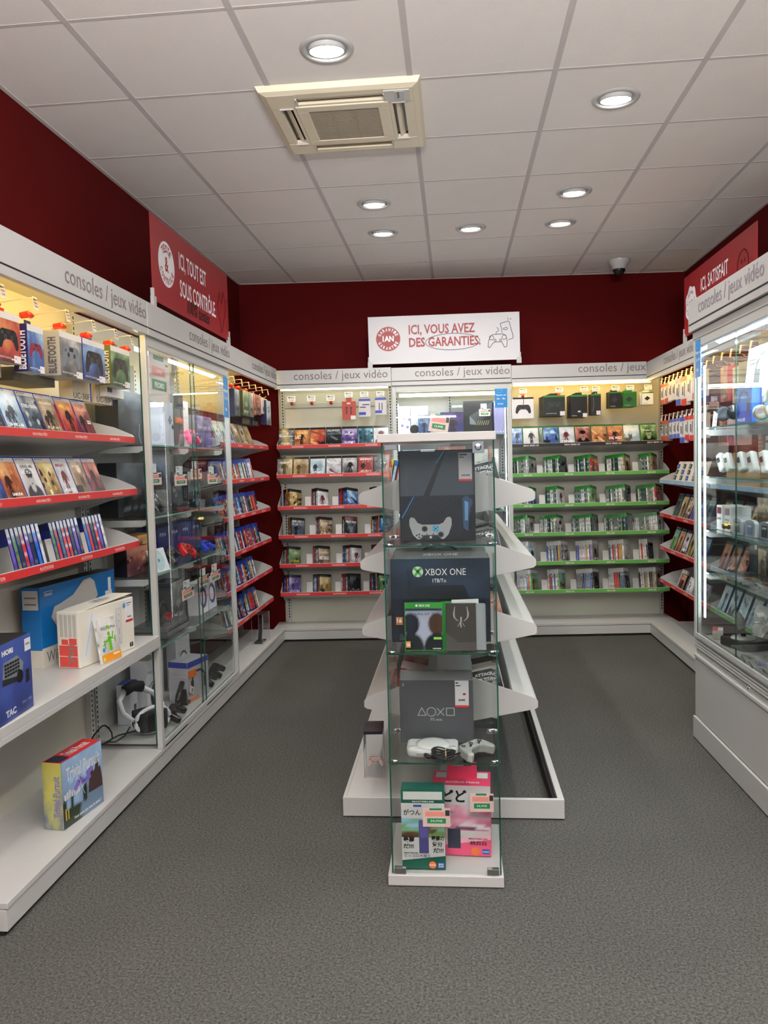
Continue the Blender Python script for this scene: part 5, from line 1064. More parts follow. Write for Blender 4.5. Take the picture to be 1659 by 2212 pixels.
# ---- generic things
def gamepad(M4, col, label, s=0.155, acc=K(40, 40, 46), wire=None, cat='controller', group=None, th=0.017):
    o = thing('gamepad', label, cat, M4, group)
    put('body', MB().prism(pad_outline(0, 0, s), -th, th, col, axis='z'), 'gloss', o, bevel=0.010)
    for px, py in ((-0.17, 0.0), (0.17, 0.0)):
        put('thumbstick', MB().lathe([(0.0001, 0.014), (0.055*s*1.1, 0.013), (0.055*s, 0.009), (0.03*s, 0.006), (0.03*s, -0.002)], 16, acc, M4=T((px*s, py*s, th+0.001))), 'gloss', o)
    b = MB()
    for k in range(4): a = R(90*k); b.lathe([(0.0001, 0.003), (0.018*s, 0.003), (0.022*s, -0.003)], 10, acc, M4=T(((0.33+0.052*math.cos(a))*s, (0.11+0.052*math.sin(a))*s, th)))
    put('face_button', b, 'gloss', o)['kind'] = 'stuff'
    put('direction_pad', MB().box(-0.39*s, -0.27*s, 0.09*s, 0.13*s, th-0.002, th+0.003, acc).box(-0.35*s, -0.31*s, 0.05*s, 0.17*s, th-0.002, th+0.003, acc), 'gloss', o)
    if wire: put('cable', MB().tube(wire, 0.0025, K(30, 30, 32), n=6), 'rubber', o)
    return o
def headphones(M4, col, label, acc=DARK, s=1.0, cup='gloss'):
    o = thing('headset', label, 'headphones', M4)
    put('headband', MB().tube([(0.085*s*math.cos(R(a)), 0, 0.10*s+0.10*s*math.sin(R(a))) for a in range(-10, 191, 10)], [0.010*s+0.005*s*math.sin(R(max(0, min(180, a)))) for a in range(-10, 191, 10)], col, n=8), cup, o)
    for q in (-1, 1):
        put('ear_cup', MB().lathe([(0.0001, 0.028*s), (0.034*s, 0.026*s), (0.044*s, 0.014*s), (0.044*s, 0.0), (0.040*s, -0.004*s)], 20, col, M4=T((q*0.085*s, 0, 0.055*s)) @ RY(90*q)), cup, o)
        put('ear_cushion', MB().lathe([(0.041*s, 0.0), (0.043*s, -0.010*s), (0.034*s, -0.020*s), (0.022*s, -0.014*s), (0.0001, -0.012*s)], 20, acc, M4=T((q*0.085*s, 0, 0.055*s)) @ RY(90*q)), 'matte', o)
    return o
def card(M4, label, price='129,99€', name='offer_card', top=True, w=0.10, h=0.065):
    m = MB().box(0, w, 0, 0.001, 0, h, K(240, 205, 200)).box(w*0.1, w*0.8, -0.0004, 0, h*0.56, h*0.82, SALM).box(w*0.16, w*0.84, -0.0004, 0, h*0.18, h*0.46, TGREEN).text(price, (w*0.28, -0.0008, h*0.25), (w*0.44, 0, 0), (0, 0, h*0.14), WHITE, 0.02).box(w*0.82, w*0.98, -0.0006, 0, h*0.6, h*0.9, K(60, 60, 66)).box(w*0.25, w*0.7, -0.0006, 0, h*0.9, h, TGREEN)
    o = solo(name, label, 'price card', m, 'print', M4)
    if top: put('price_label', MB().box(w*0.15, w*0.68, 0.0012, 0.002, h*0.9, h*1.75, TAG).box(w*0.2, w*0.4, 0.001, 0.0012, h*1.55, h*1.62, DARK).box(w*0.2, w*0.5, 0.001, 0.0012, h*1.4, h*1.44, GREY).box(w*0.2, w*0.38, 0.001, 0.0012, h*1.02, h*1.2, K(100, 100, 104)), 'print', o)
    return o
def plain_deco(kind, pal, sd=None):
    return art(kind, PALS[pal], sd or seed(), 14, 14, rate=False)

# ---- PROMO glass case, left wall (local x = room Y)
P = MB().box(0, 0.27, 0, 0.0008, 0, 0.245, K(226, 216, 214)).box(0.06, 0.20, -0.0005, 0, 0.215, 0.238, TGREEN).box(0.04, 0.215, -0.0005, 0, 0.135, 0.180, SALM).box(0.03, 0.23, -0.0005, 0, 0.062, 0.115, TGREEN)
P.text('SUPER', (0.09, -0.001, 0.148), (0.08, 0, 0), (0, 0, 0.018), WHITE, 0.03).text('PROMO', (0.065, -0.001, 0.073), (0.13, 0, 0), (0, 0, 0.030), WHITE, 0.05).box(0.22, 0.262, -0.0005, 0, 0.195, 0.205, K(60, 30, 30))
for q in range(9): P.stroke([(0.005+0.018*(q % 3), 0.13+0.012*q), (0.03+0.006*(q % 2), 0.14+0.011*q)], 0.004, SALM, y=-0.0006).stroke([(0.24, 0.02+0.013*q), (0.262, 0.03+0.011*q)], 0.004, SALM, y=-0.0006)
solo('promo_poster', 'pink and green poster reading PROMO stuck inside the glass case door', 'poster', P, 'print', FL @ T((3.81, 0.030, 1.845)))
def black_box_deco(t, c=WHITE):
    return lambda f, w, d, h: (f.text(t, (w*0.06, -0.0014, h*0.86), (w*0.3, 0, 0), (0, 0, h*0.07), c, 0.02), pad_print(f, w*0.62, h*0.3, min(w*0.5, 0.14), K(44, 44, 48), K(90, 90, 96)))
z = 1.6305
box_thing('console_box', 'black console box on the top glass shelf behind the near pane', 'box', FL @ T((3.79, 0.19, z)), 0.36, 0.12, 0.275, K(20, 22, 32), plain_deco('blank', 'dark'), deco=lambda f, w, d, h: f.stroke([(w*0.75, h*0.05), (w*0.68, h*0.2), (w*0.72, h*0.42)], 0.004, K(210, 214, 225), y=-0.0014), bev=0.002)
def xs(f, w, d, h):
    for a, b in ((0.55, 0.60), (0.65, 0.66), (0.75, 0.60), (0.65, 0.54)): disc(f, w*a, h*b, 0.008, DARK, -0.0012, 12)
    disc(f, w*0.88, h*0.45, 0.014, DARK, -0.0012, 14); f.face([(w*a, -0.0012, h*b) for a, b in ((0.05, 0.05), (0.0, 0.25), (0.25, 0.35), (0.5, 0.15), (0.5, 0.05))], K(190, 194, 210))
box_thing('console_box', 'white console box with black button dots on the top glass shelf', 'box', FL @ T((4.155, 0.10, z)), 0.16, 0.16, 0.24, K(196, 202, 220), deco=xs, bev=0.002)
box_thing('console_box', 'dark grey box with an orange corner on the top glass shelf', 'box', FL @ T((4.33, 0.10, z)), 0.15, 0.15, 0.30, K(90, 92, 92), deco=lambda f, w, d, h: f.box(w*0.1, w, -0.001, 0, h*0.45, h*0.56, ORA).box(0, w, -0.001, 0, h*0.72, h, DARK), bev=0.002)
box_thing('console_box', 'white box behind the pink gamepad on the top glass shelf', 'box', FL @ T((4.51, 0.13, z)), 0.15, 0.14, 0.275, K(228, 226, 220), deco=lambda f, w, d, h: (f.text('SWITCH', (w*0.1, -0.001, h*0.82), (w*0.5, 0, 0), (0, 0, h*0.05), DARK), f.face([(w*a, -0.001, h*b) for a, b in ((0, 0.5), (0.2, 0.42), (0, 0.34))], RED)), bev=0.002)
gamepad(FL @ T((4.55, 0.078, z+0.064)) @ RX(70), K(226, 40, 110), 'pink gamepad standing on the top glass shelf', acc=K(120, 20, 60))
box_thing('collector_box', 'wide grey and violet collector box on the top glass shelf', 'box', FL @ T((4.70, 0.10, z)), 0.31, 0.16, 0.20, K(120, 112, 124), plain_deco('crowd', 'purple'), cols={'u': K(200, 196, 190)}, bev=0.002)
z = 1.2662
for k, (x, w, y, h_, ds) in enumerate(((3.76, 0.40, 0.20, 0.275, 'wide near-black console box on the second glass shelf'), (4.19, 0.24, 0.17, 0.26, 'black console box behind the hanging price cards'), (4.46, 0.24, 0.20, 0.22, 'dark picture box, third on the second glass shelf'), (4.74, 0.24, 0.18, 0.22, 'dark blue picture box, fourth on the second glass shelf'))):
    box_thing('console_box', ds, 'box', FL @ T((x, y, z)), w, 0.10, h_, K(24, 25, 30), plain_deco('machine', 'dark') if k < 2 else plain_deco('crowd', 'steel'), bev=0.002)
gamepad(FL @ T((3.95, 0.10, z+0.072)) @ RX(55) @ RZ(25), K(26, 26, 28), 'black gamepad with coloured buttons on the second glass shelf', acc=K(130, 130, 150))
gamepad(FL @ T((4.60, 0.115, z+0.022)) @ RZ(10), K(36, 36, 40), 'dark gamepad lying beneath the middle price card')
def slim_console(M4, col, label, w=0.26, d=0.20, h=0.05, g=None):
    o = thing('game_console', label, 'console', M4, g)
    put('housing', MB().box(0, w, 0, d, 0.003, h*0.46, col).box(0.002, w-0.002, 0.004, d, h*0.5, h, col), 'gloss', o, bevel=0.004)
    put('disc_slot', MB().box(w*0.08, w*0.55, -0.0008, 0.001, h*0.66, h*0.71, BLACK), 'matte', o); put('power_button', MB().lathe([(0.0001, -0.003), (0.006, -0.002), (0.007, 0.001)], 12, GREY, M4=T((w*0.86, 0.001, h*0.7)) @ RX(-90)), 'gloss', o)
    return o
slim_console(FL @ T((4.06, 0.09, z)), K(24, 24, 27), 'black console lying under the first price card', w=0.16, d=0.08, h=0.06)
slim_console(FL @ T((4.25, 0.075, z)), K(40, 40, 44), 'flat black console under the second price card', w=0.22, d=0.09, h=0.05)
for x, zz, y, ds, pr in ((3.74, 1.425, 0.040, 'pink and green price card hanging behind the near pane', '149,99€'), (4.17, 1.410, 0.055, 'pink price card hanging on the second glass shelf, first one', '129,99€'), (4.50, 1.440, 0.075, 'pink price card on the second glass shelf, behind the lock', '89,99€'), (4.75, 1.405, 0.055, 'pink price card on the second glass shelf, by the far post', '119,99€'),
                         (4.21, 0.765, 0.055, 'pink price card under the third glass shelf, first one', '144,99€'), (4.56, 0.785, 0.075, 'pale price card under the third glass shelf, second one', '99,99€'), (4.73, 0.790, 0.055, 'pink price card under the third glass shelf, third one', '174,99€')):
    card(FL @ T((x, y, zz)) , ds, pr, w=0.20, h=0.062)
z = 0.9708
def navy(f, w, d, h): f.text('PS4', (w*0.15, -0.001, h*0.74), (w*0.5, 0, 0), (0, 0, h*0.10), K(200, 205, 225), 0.02)
for k in range(4):
    box_thing('console_box', 'navy box marked PS4, %s from the near pane on the third glass shelf' % ORDN[k], 'box', FL @ T((4.24+0.19*k, 0.19, z)), 0.18, 0.13, 0.205, K(28, 34, 100), deco=navy, bev=0.0015)
gamepad(FL @ T((4.40, 0.085, z+0.066)) @ RX(50) @ RZ(-15), K(215, 20, 26), 'red gamepad on the third glass shelf', acc=K(120, 10, 14))
gamepad(FL @ T((4.78, 0.10, z+0.050)) @ RX(35), K(30, 60, 200), 'blue gamepad on the third glass shelf', acc=K(14, 24, 90))
gamepad(FL @ T((4.14, 0.085, z+0.068)) @ RX(50) @ RZ(20), K(34, 34, 38), 'black gamepad leaning beside the red one')
box_thing('figure_box', 'dark box with a coppery picture behind the near pane', 'box', FL @ T((3.74, 0.16, z)) @ RZ(-6), 0.23, 0.07, 0.145, K(40, 26, 30), plain_deco('crowd', 'dusk'), bev=0.001)
box_thing('carton', 'tan carton with yellow print on the third glass shelf', 'box', FL @ T((3.98, 0.20, z)), 0.24, 0.10, 0.185, K(200, 140, 60), plain_deco('crowd', 'orange'), bev=0.001)
o = thing('disc_case', 'open white disc case leaning behind the near glass case door', 'disc case', FL @ T((3.86, 0.07, z)) @ RZ(-8) @ RX(-18))
put('sleeve', MB().box(0, 0.17, 0, 0.004, 0, 0.125, K(226, 226, 232)), 'print', o); dm = MB(); disc(dm, 0.085, 0.062, 0.055, K(190, 215, 225), -0.0006, 32); disc(dm, 0.085, 0.062, 0.010, K(120, 130, 140), -0.001, 20); put('disc', dm, 'gloss', o)
z = 0.5958
slim_console(FL @ T((4.05, 0.085, z)), K(96, 98, 100), 'grey console lying on the lowest glass shelf', w=0.34, d=0.20, h=0.055)
headphones(FL @ T((4.16, 0.13, z+0.055)) @ RX(-12), K(36, 36, 40), 'black and red headset on the grey console', acc=K(150, 40, 40), s=0.62)
for k, (x, c) in enumerate(((4.68, K(226, 226, 236)), (4.86, K(214, 216, 232)))):
    box_thing('headset_box', 'white box with a round violet picture, %s from the lock on the lowest glass shelf' % ORDN[k], 'box', FL @ T((x, 0.11, z)) @ RX(-4), 0.155, 0.08, 0.20, c, deco=lambda f, w, d, h: (disc(f, w*0.5, h*0.5, w*0.42, K(70, 70, 130), -0.001, 24), disc(f, w*0.42, h*0.5, w*0.28, K(226, 226, 236), -0.0014, 24)), bev=0.002)
box_thing('speaker_box', 'grey box with dark stripes at the back of the lowest glass shelf', 'box', FL @ T((4.42, 0.20, z)), 0.22, 0.12, 0.24, K(70, 70, 76), plain_deco('machine', 'grey'), bev=0.002)
z = 0.1512
def hyp(f, w, d, h):
    f.text('QUANTUM', (w*0.46, -0.001, h*0.52), (0, 0, h*0.40), (-w*0.10, 0, 0), BLACK, 0.03).text('HYPERION', (w*0.62, -0.001, h*0.52), (0, 0, h*0.26), (-w*0.05, 0, 0), DARK, 0.0)
    disc(f, w*0.45, h*0.24, w*0.26, K(30, 30, 32), -0.001, 28); disc(f, w*0.40, h*0.22, w*0.10, K(60, 60, 62), -0.0014, 20); f.face([(w*a, -0.0012, h*b) for a, b in ((0.62, 0.34), (0.86, 0.40), (0.70, 0.22))], K(30, 30, 32)); f.stroke([(w*0.1, h*0.42), (w*0.3, h*0.46), (w*0.6, h*0.44)], 0.006, BLACK, y=-0.001)
box_thing('headset_box', 'tall white headset box with a black ear cup at the case bottom', 'box', FL @ T((4.10, 0.235, z)) @ RZ(3), 0.29, 0.09, 0.36, K(222, 220, 226), deco=hyp, bev=0.002)
def pulse(f, w, d, h):
    f.box(0, w, -0.001, 0, h*0.86, h, K(50, 62, 160)).stroke([(w*0.5+w*0.3*math.cos(R(a)), h*0.5+h*0.22*math.sin(R(a))) for a in range(0, 181, 15)], 0.012, K(60, 62, 66), y=-0.0014).box(w*0.14, w*0.26, -0.0014, 0, h*0.25, h*0.52, K(60, 62, 66)).box(w*0.74, w*0.86, -0.0014, 0, h*0.25, h*0.52, K(60, 62, 66))
    f.box(w*0.02, w*0.4, -0.0018, 0, h*0.60, h*0.78, ORA).box(w*0.02, w*0.5, -0.0014, 0, h*0.03, h*0.10, ORA).box(-0.001, 0, d*0.02, d*0.99, h*0.86, h, K(50, 62, 160)).box(-0.001, 0, d*0.05, d*0.5, h*0.04, h*0.2, ORA).box(-0.001, 0, d*0.1, d*0.8, h*0.70, h*0.705, K(200, 130, 120)).box(-0.001, 0, d*0.1, d*0.7, h*0.6, h*0.605, K(200, 130, 120))
box_thing('headset_box', 'grey headset box with blue band and orange marks at the case bottom', 'box', FL @ T((4.33, 0.085, z)) @ RZ(-14), 0.22, 0.13, 0.235, K(172, 172, 180), cols={'l': K(206, 204, 214)}, deco=pulse, bev=0.002)
box_thing('headset_box', 'white box with an arch picture behind the grey headset box', 'box', FL @ T((4.60, 0.25, z)), 0.25, 0.06, 0.30, K(226, 224, 232), deco=lambda f, w, d, h: f.stroke([(w*0.5+w*0.3*math.cos(R(a)), h*0.45+h*0.25*math.sin(R(a))) for a in range(0, 181, 15)], 0.010, DARK, y=-0.001), bev=0.002)
for x, y, ds in ((4.70, 0.09, 'black gamepad lying past the grey headset box'), (4.90, 0.10, 'black gamepad at the far end of the case bottom'), (4.03, 0.060, 'black gamepad with a white label at the case bottom')):
    gamepad(FL @ T((x, y, z+0.046)) @ RX(28) @ RZ(8), K(24, 24, 26), ds, s=0.16)
cm = thing('console_camera', 'black sensor camera bar on a folding foot with a pink tag', 'camera', FL @ T((4.19, 0.10, z+0.001)))
put('bar', MB().tube([(0, 0, 0.05), (0.05, 0.01, 0.075), (0.14, 0.02, 0.12)], [0.014, 0.017, 0.015], K(22, 22, 24), n=12), 'gloss', cm)
put('foot', MB().prism([(0.08, 0.09), (0.095, 0.095), (0.11, 0.03), (0.20, 0.004), (0.20, -0.0), (0.10, 0.0)], -0.02, 0.02, K(30, 26, 24), axis='y'), 'gloss', cm)
put('cable', MB().tube([(0, 0, 0.05), (-0.04, -0.01, 0.02), (-0.08, 0.01, 0.006), (-0.02, 0.04, 0.004), (0.06, 0.05, 0.004)], 0.003, K(20, 20, 20), n=6), 'rubber', cm)
put('tag', MB().box(0, 0.07, 0, 0.001, 0, 0.04, K(240, 205, 200), M4=T((0.12, -0.03, 0.07)) @ RY(25)).box(0.03, 0.05, -0.0005, 0, 0.008, 0.03, TGREEN, M4=T((0.12, -0.03, 0.07)) @ RY(25)), 'print', cm)
# headset for virtual reality at the near pane
vr = thing('vr_headset', 'white and black virtual reality headset with cables at the case bottom', 'headset', FL @ T((3.835, 0.118, z+0.004)) @ RZ(-38))
prof = [(-0.085, 0.0), (-0.078, -0.05), (-0.05, -0.075), (0.05, -0.075), (0.078, -0.05), (0.085, 0.0), (0.07, 0.03), (-0.07, 0.03)]
put('visor', MB().prism(prof, 0.02, 0.12, K(22, 22, 26), axis='z'), 'gloss', vr, bevel=0.012)
put('visor_shell', MB().tube([(0.096*math.cos(R(a))*1.0, -0.030, 0.074+0.062*math.sin(R(a))) for a in range(0, 360, 15)], 0.011, K(232, 232, 240), n=8, close=True), 'gloss', vr)
put('face_cushion', MB().prism([(-0.075, 0.03), (0.075, 0.03), (0.06, 0.075), (-0.06, 0.075)], 0.03, 0.115, K(28, 28, 30), axis='z'), 'rubber', vr, bevel=0.008)
put('headband', MB().tube([(-0.085, 0.0, 0.08), (-0.11, 0.06, 0.11), (-0.10, 0.12, 0.16), (-0.04, 0.165, 0.20), (0.04, 0.165, 0.20), (0.10, 0.12, 0.16), (0.11, 0.06, 0.11), (0.085, 0, 0.08)], [0.010, 0.013, 0.015, 0.018, 0.018, 0.015, 0.013, 0.010], K(226, 226, 234), n=8), 'gloss', vr)
put('rear_pad', MB().tube([(-0.05, 0.15, 0.20), (0, 0.155, 0.215), (0.05, 0.15, 0.20)], 0.030, K(34, 34, 36), n=8), 'rubber', vr)
cab = [(-0.10, 0.02, 0.05), (-0.14, 0.0, 0.02), (-0.20, -0.02, 0.01)]+[(-0.26+0.05*math.cos(R(a)), 0.0+0.02*math.sin(R(a*2)), 0.055+0.045*math.sin(R(a))) for a in range(-60, 650, 30)]+[(-0.16, 0.03, 0.02), (-0.05, 0.05, 0.01)]
put('cable', MB().tube(cab, 0.0038, K(20, 20, 22), n=6), 'rubber', vr)
box_thing('accessory_box', 'white box with a blue lid behind the virtual reality headset', 'box', FL @ T((3.955, 0.272, z)) @ RZ(4), 0.12, 0.07, 0.215, K(216, 216, 226), cols={'u': K(60, 76, 150)}, deco=lambda f, w, d, h: (f.box(w*0.5, w*0.8, -0.001, 0, h*0.28, h*0.42, DARK), f.box(0, w, -0.001, 0, h*0.93, h, K(60, 76, 150))), bev=0.0015)

# ---- end wall glass case: top shelf goods
z = 1.736; Fm = FB
box_thing('console_box', 'white gamepad console box on the end case top shelf', 'box', Fm @ T((1.014, 0.16, z)), 0.10, 0.10, 0.255, K(222, 224, 232), deco=lambda f, w, d, h: [disc(f, w*a, h*b, 0.012, K(130, 120, 190), -0.001, 12) for a, b in ((0.5, 0.6), (0.9, 0.55), (0.3, 0.35), (0.75, 0.3))], bev=0.001)
box_thing('console_box', 'pale grey blank face console box on the end case top shelf', 'box', Fm @ T((1.118, 0.155, z)), 0.15, 0.12, 0.252, K(190, 200, 198), deco=lambda f, w, d, h: (disc(f, w*0.2, h*0.22, w*0.26, BLACK, -0.001, 20), f.box(0, w, -0.0008, 0, 0, h*0.12, K(230, 232, 236))), bev=0.001)
box_thing('collector_box', 'blue and violet picture box behind a tilted price card', 'box', Fm @ T((1.18, 0.07, z)), 0.10, 0.05, 0.172, K(28, 44, 140), plain_deco('figure', 'blue'), bev=0.001)
box_thing('collector_box', 'violet box with a small figure on the end case top shelf', 'box', Fm @ T((1.37, 0.09, z)), 0.195, 0.07, 0.19, K(50, 34, 110), art('figure', [(24, 40, 130), (60, 40, 120), (90, 60, 150), (40, 20, 24)], 31, 16, 16, rate=False), bev=0.001)
card(Fm @ T((1.262, 0.045, z+0.035)) @ RY(10), 'tilted pink and green price card on the end case top shelf', '12,99€', top=False, w=0.165, h=0.150)
headphones(Fm @ T((1.345, 0.195, z+0.06)) @ RX(-8), K(70, 70, 72), 'grey headset arching above the tilted price card', s=0.56)
def xo(f, w, d, h):
    f.box(0, w*0.30, -0.0008, 0, 0, h, K(74, 78, 72)).text('XBOX ONE', (w*0.03, -0.0014, h*0.82), (w*0.25, 0, 0), (0, 0, h*0.06), WHITE, 0.03)
    f.face([(w*a, -0.001, h*b) for a, b in ((0.45, 0.55), (0.98, 0.95), (0.98, 0.60), (0.60, 0.35))], K(60, 64, 66)).face([(w*a, -0.0012, h*b) for a, b in ((0.45, 0.55), (0.60, 0.35), (0.60, 0.28), (0.45, 0.30))], K(110, 114, 114))
    for q in range(6): f.stroke([(w*(0.62+0.05*q), h*0.28), (w*(0.66+0.05*q), h*0.40)], 0.006, K(150, 140, 100), y=-0.0014)
box_thing('console_box', 'black console box marked XBOX ONE on the end case top shelf', 'box', Fm @ T((1.462, 0.175, z)), 0.36, 0.12, 0.285, K(26, 26, 26), deco=xo, bev=0.002)
card(Fm @ T((1.70, 0.12, z+0.15)), 'pink price card hung before the XBOX ONE box', '134,99€', w=0.095, h=0.060)
box_thing('console_box', 'lavender box with three small arrows at the end case post', 'box', Fm @ T((1.83, 0.14, z)), 0.10, 0.14, 0.27, K(150, 146, 190), deco=lambda f, w, d, h: [f.face([(w*a, -0.001, h*0.05), (w*(a+0.12), -0.001, h*0.05), (w*(a+0.06), -0.001, h*0.09)], WHITE) for a in (0.2, 0.45, 0.7)], bev=0.001)
for k, (z, x, w, h_, c) in enumerate(((1.406, 1.04, 0.26, 0.21, K(60, 70, 150)), (1.406, 1.34, 0.24, 0.23, K(150, 80, 80)), (1.406, 1.62, 0.24, 0.20, K(210, 210, 214)), (1.086, 1.04, 0.30, 0.24, K(200, 200, 206)), (1.086, 1.40, 0.28, 0.22, K(60, 62, 68)), (1.086, 1.72, 0.18, 0.2, K(216, 216, 222)), (0.766, 1.04, 0.30, 0.22, K(60, 60, 66)), (0.766, 1.45, 0.40, 0.22, K(120, 122, 126)), (0.446, 1.04, 0.40, 0.24, K(50, 52, 60)), (0.446, 1.5, 0.36, 0.2, K(180, 182, 186)))):
    box_thing('console_box', '%s console box on end case shelf %s, behind the gondola' % (ORDN[k], ('two', 'three', 'four', 'five')[[1.406, 1.086, 0.766, 0.446].index(z)]), 'box', Fm @ T((x, 0.13, z)), w, 0.14, h_, c, plain_deco('machine', ('blue', 'red', 'white', 'white', 'dark', 'white', 'dark', 'grey', 'steel', 'white')[k]), bev=0.001)
hp = gamepad(Fm @ T((1.86, 0.10, 1.16)) @ RX(80) @ RZ(60), K(30, 34, 50), 'dark gamepad hanging in the end case beside the gondola', acc=K(200, 60, 60))

# ---- lit display case on the cabinet (local x toward the viewer, y into the wall)
z = 1.646
def hpb(f, w, d, h):
    f.stroke([(w*0.55+w*0.26*math.cos(R(a)), h*0.52+h*0.32*math.sin(R(a))) for a in range(-20, 201, 10)], 0.020, K(110, 112, 110), y=-0.001)
    f.box(w*0.26, w*0.42, -0.0014, 0, h*0.18, h*0.52, K(90, 92, 90)).box(w*0.70, w*0.86, -0.0014, 0, h*0.18, h*0.52, K(90, 92, 90)).box(w*0.06, w*0.34, -0.001, 0, h*0.86, h*0.90, GREY).stroke([(w*0.08, h*0.74), (w*0.30, h*0.74), (w*0.30, h*0.66), (w*0.08, h*0.66)], 0.003, DARK, close=True, y=-0.0014)
    f.box(w*0.90, w*0.91, -0.001, 0, 0, h, GREY)
    for q in (0.2, 0.34, 0.5, 0.66, 0.8): disc(f, w*0.955, h*q, w*0.025, K(120, 120, 116), -0.001, 12)
box_thing('headset_box', 'large pale box with a big headset picture in the lit case', 'box', FV @ T((0.10, 0.215, z+0.140)) @ RX(-6), 0.42, 0.10, 0.245, K(206, 206, 200), deco=hpb, bev=0.002)
box_thing('box_riser', 'dark riser box under the large pale headset box', 'box', FV @ T((0.12, 0.235, z)), 0.38, 0.10, 0.125, K(90, 92, 92), bev=0.002)
headphones(FV @ T((0.115, 0.095, z+0.045)) @ RX(-62), K(26, 30, 36), 'dark ribbed headset with a white tag in the lit case', acc=K(50, 60, 70), s=0.85)
solo('hang_tag', 'white hang tag lying under the dark ribbed headset', 'tag', MB().box(0, 0.06, 0, 0.001, 0, 0.085, K(228, 226, 236)).box(0.01, 0.05, -0.0005, 0, 0.05, 0.052, GREY).box(0.01, 0.045, -0.0005, 0, 0.03, 0.032, GREY), 'print', FV @ T((0.055, 0.075, z)) @ RY(18))
box_thing('headset_box', 'bright blue box with a grey headset picture in the lit case', 'box', FV @ T((0.225, 0.135, z)), 0.19, 0.06, 0.185, K(50, 110, 214), deco=lambda f, w, d, h: (f.box(0, w, -0.0008, 0, 0, h*0.35, K(40, 60, 190)), f.stroke([(w*0.5+w*0.3*math.cos(R(a)), h*0.6+h*0.25*math.sin(R(a))) for a in range(0, 181, 20)], 0.012, K(60, 66, 80), y=-0.0012), f.box(w*0.7, w*0.88, -0.0014, 0, h*0.3, h*0.65, K(70, 76, 84)), f.text('PULSE', (w*0.1, -0.0012, h*0.08), (w*0.5, 0, 0), (0, 0, h*0.08), WHITE, 0.03)), bev=0.002)
box_thing('headset_box', 'pale blue box with a white sticker in the lit case', 'box', FV @ T((0.43, 0.17, z)), 0.17, 0.06, 0.185, K(150, 190, 215), deco=lambda f, w, d, h: (f.box(w*0.08, w*0.7, -0.001, 0, h*0.66, h*0.96, K(230, 228, 222)), f.box(0, w*0.08, -0.0012, 0, 0, h, K(60, 70, 170))), bev=0.002)
headphones(FV @ T((0.60, 0.12, z)) @ RX(-15), K(196, 198, 180), 'pale grey headset at the picture edge in the lit case', acc=K(120, 122, 116), s=0.80)
z = 1.396
slim_console(FV @ T((0.30, 0.34, z)) @ RY(-90) @ T((0, 0, -0.06)) @ RZ(0), K(172, 172, 168), 'pale grey console standing upright with a price label in the lit case', w=0.20, d=0.14, h=0.07)
box_thing('vent_console', 'grey ribbed console standing upright at the picture edge', 'console', FV @ T((0.44, 0.30, z)), 0.16, 0.14, 0.20, K(128, 128, 126), deco=lambda f, w, d, h: [f.box(w*0.06, w*0.94, -0.0014, 0, h*(0.06+0.045*q), h*(0.075+0.045*q), K(80, 80, 80)) for q in range(20)], bev=0.003)
solo('console_label', 'long white price label hanging before the upright consoles', 'price card', MB().box(0, 0.035, 0, 0.001, 0, 0.17, TAG).box(0.005, 0.028, -0.0005, 0, 0.14, 0.15, DARK).box(0.008, 0.026, -0.0005, 0, 0.07, 0.10, GREY).box(0, 0.035, -0.0005, 0, 0, 0.012, RED), 'print', FV @ T((0.40, 0.20, z+0.02)) @ RY(4))
for k, (x, a) in enumerate(((0.06, 35), (0.16, 35), (0.33, 30), (0.46, 28), (0.60, 25))):
    o = thing('motion_controller', 'pale grey hand controller leaning on its stand, %s in the row' % ORDN[k], 'controller', FV @ T((x, 0.13, z+0.040)) @ RY(-a) @ RZ(20))
    put('body', MB().box(-0.02, 0.02, -0.018, 0.018, -0.02, 0.085, K(206, 206, 202)), 'gloss', o, bevel=0.009); put('trigger', MB().box(-0.008, 0.008, -0.024, -0.016, 0.03, 0.055, K(60, 60, 64)), 'gloss', o, bevel=0.002)
z = 1.120
def wl(f, w, d, h): f.box(w*0.12, w*0.8, -0.001, 0, h*0.66, h*0.92, K(120, 40, 50)).box(w*0.1, w*0.75, -0.001, 0, h*0.42, h*0.50, GREY)
for k, (x, w) in enumerate(((0.05, 0.085), (0.16, 0.085))): box_thing('game_box', 'narrow white box with red label on the lit case middle shelf, %s' % ORDN[k]+' from the post', 'box', FV @ T((x, 0.10, z)), w, 0.10, 0.125, K(214, 214, 214), deco=wl, bev=0.001)
for k, (x, c) in enumerate(((0.30, K(150, 158, 172)), (0.43, K(176, 180, 186)), (0.57, K(160, 168, 184)), (0.72, K(176, 180, 186)))):
    o = thing('game_cartridge', 'grey round-topped game cartridge, %s on the lit case middle shelf' % ORDN[k], 'cartridge', FV @ T((x, 0.09+0.01*k, z)))
    pr = [(0, 0), (0.115, 0), (0.115, 0.062)]+[(0.0575+0.0575*math.cos(R(a)), 0.062+0.018*math.sin(R(a))) for a in range(15, 166, 25)]+[(0, 0.062)]
    put('shell', MB().prism(pr, 0, 0.02, c, axis='y'), 'gloss', o, bevel=0.002); put('sticker', MB().box(0.028, 0.088, -0.0008, 0, 0.010, 0.062, (DARK, K(90, 120, 160))[k % 2]).box(0.035, 0.08, -0.0012, 0, 0.045, 0.055, K(200, 200, 200)), 'print', o)
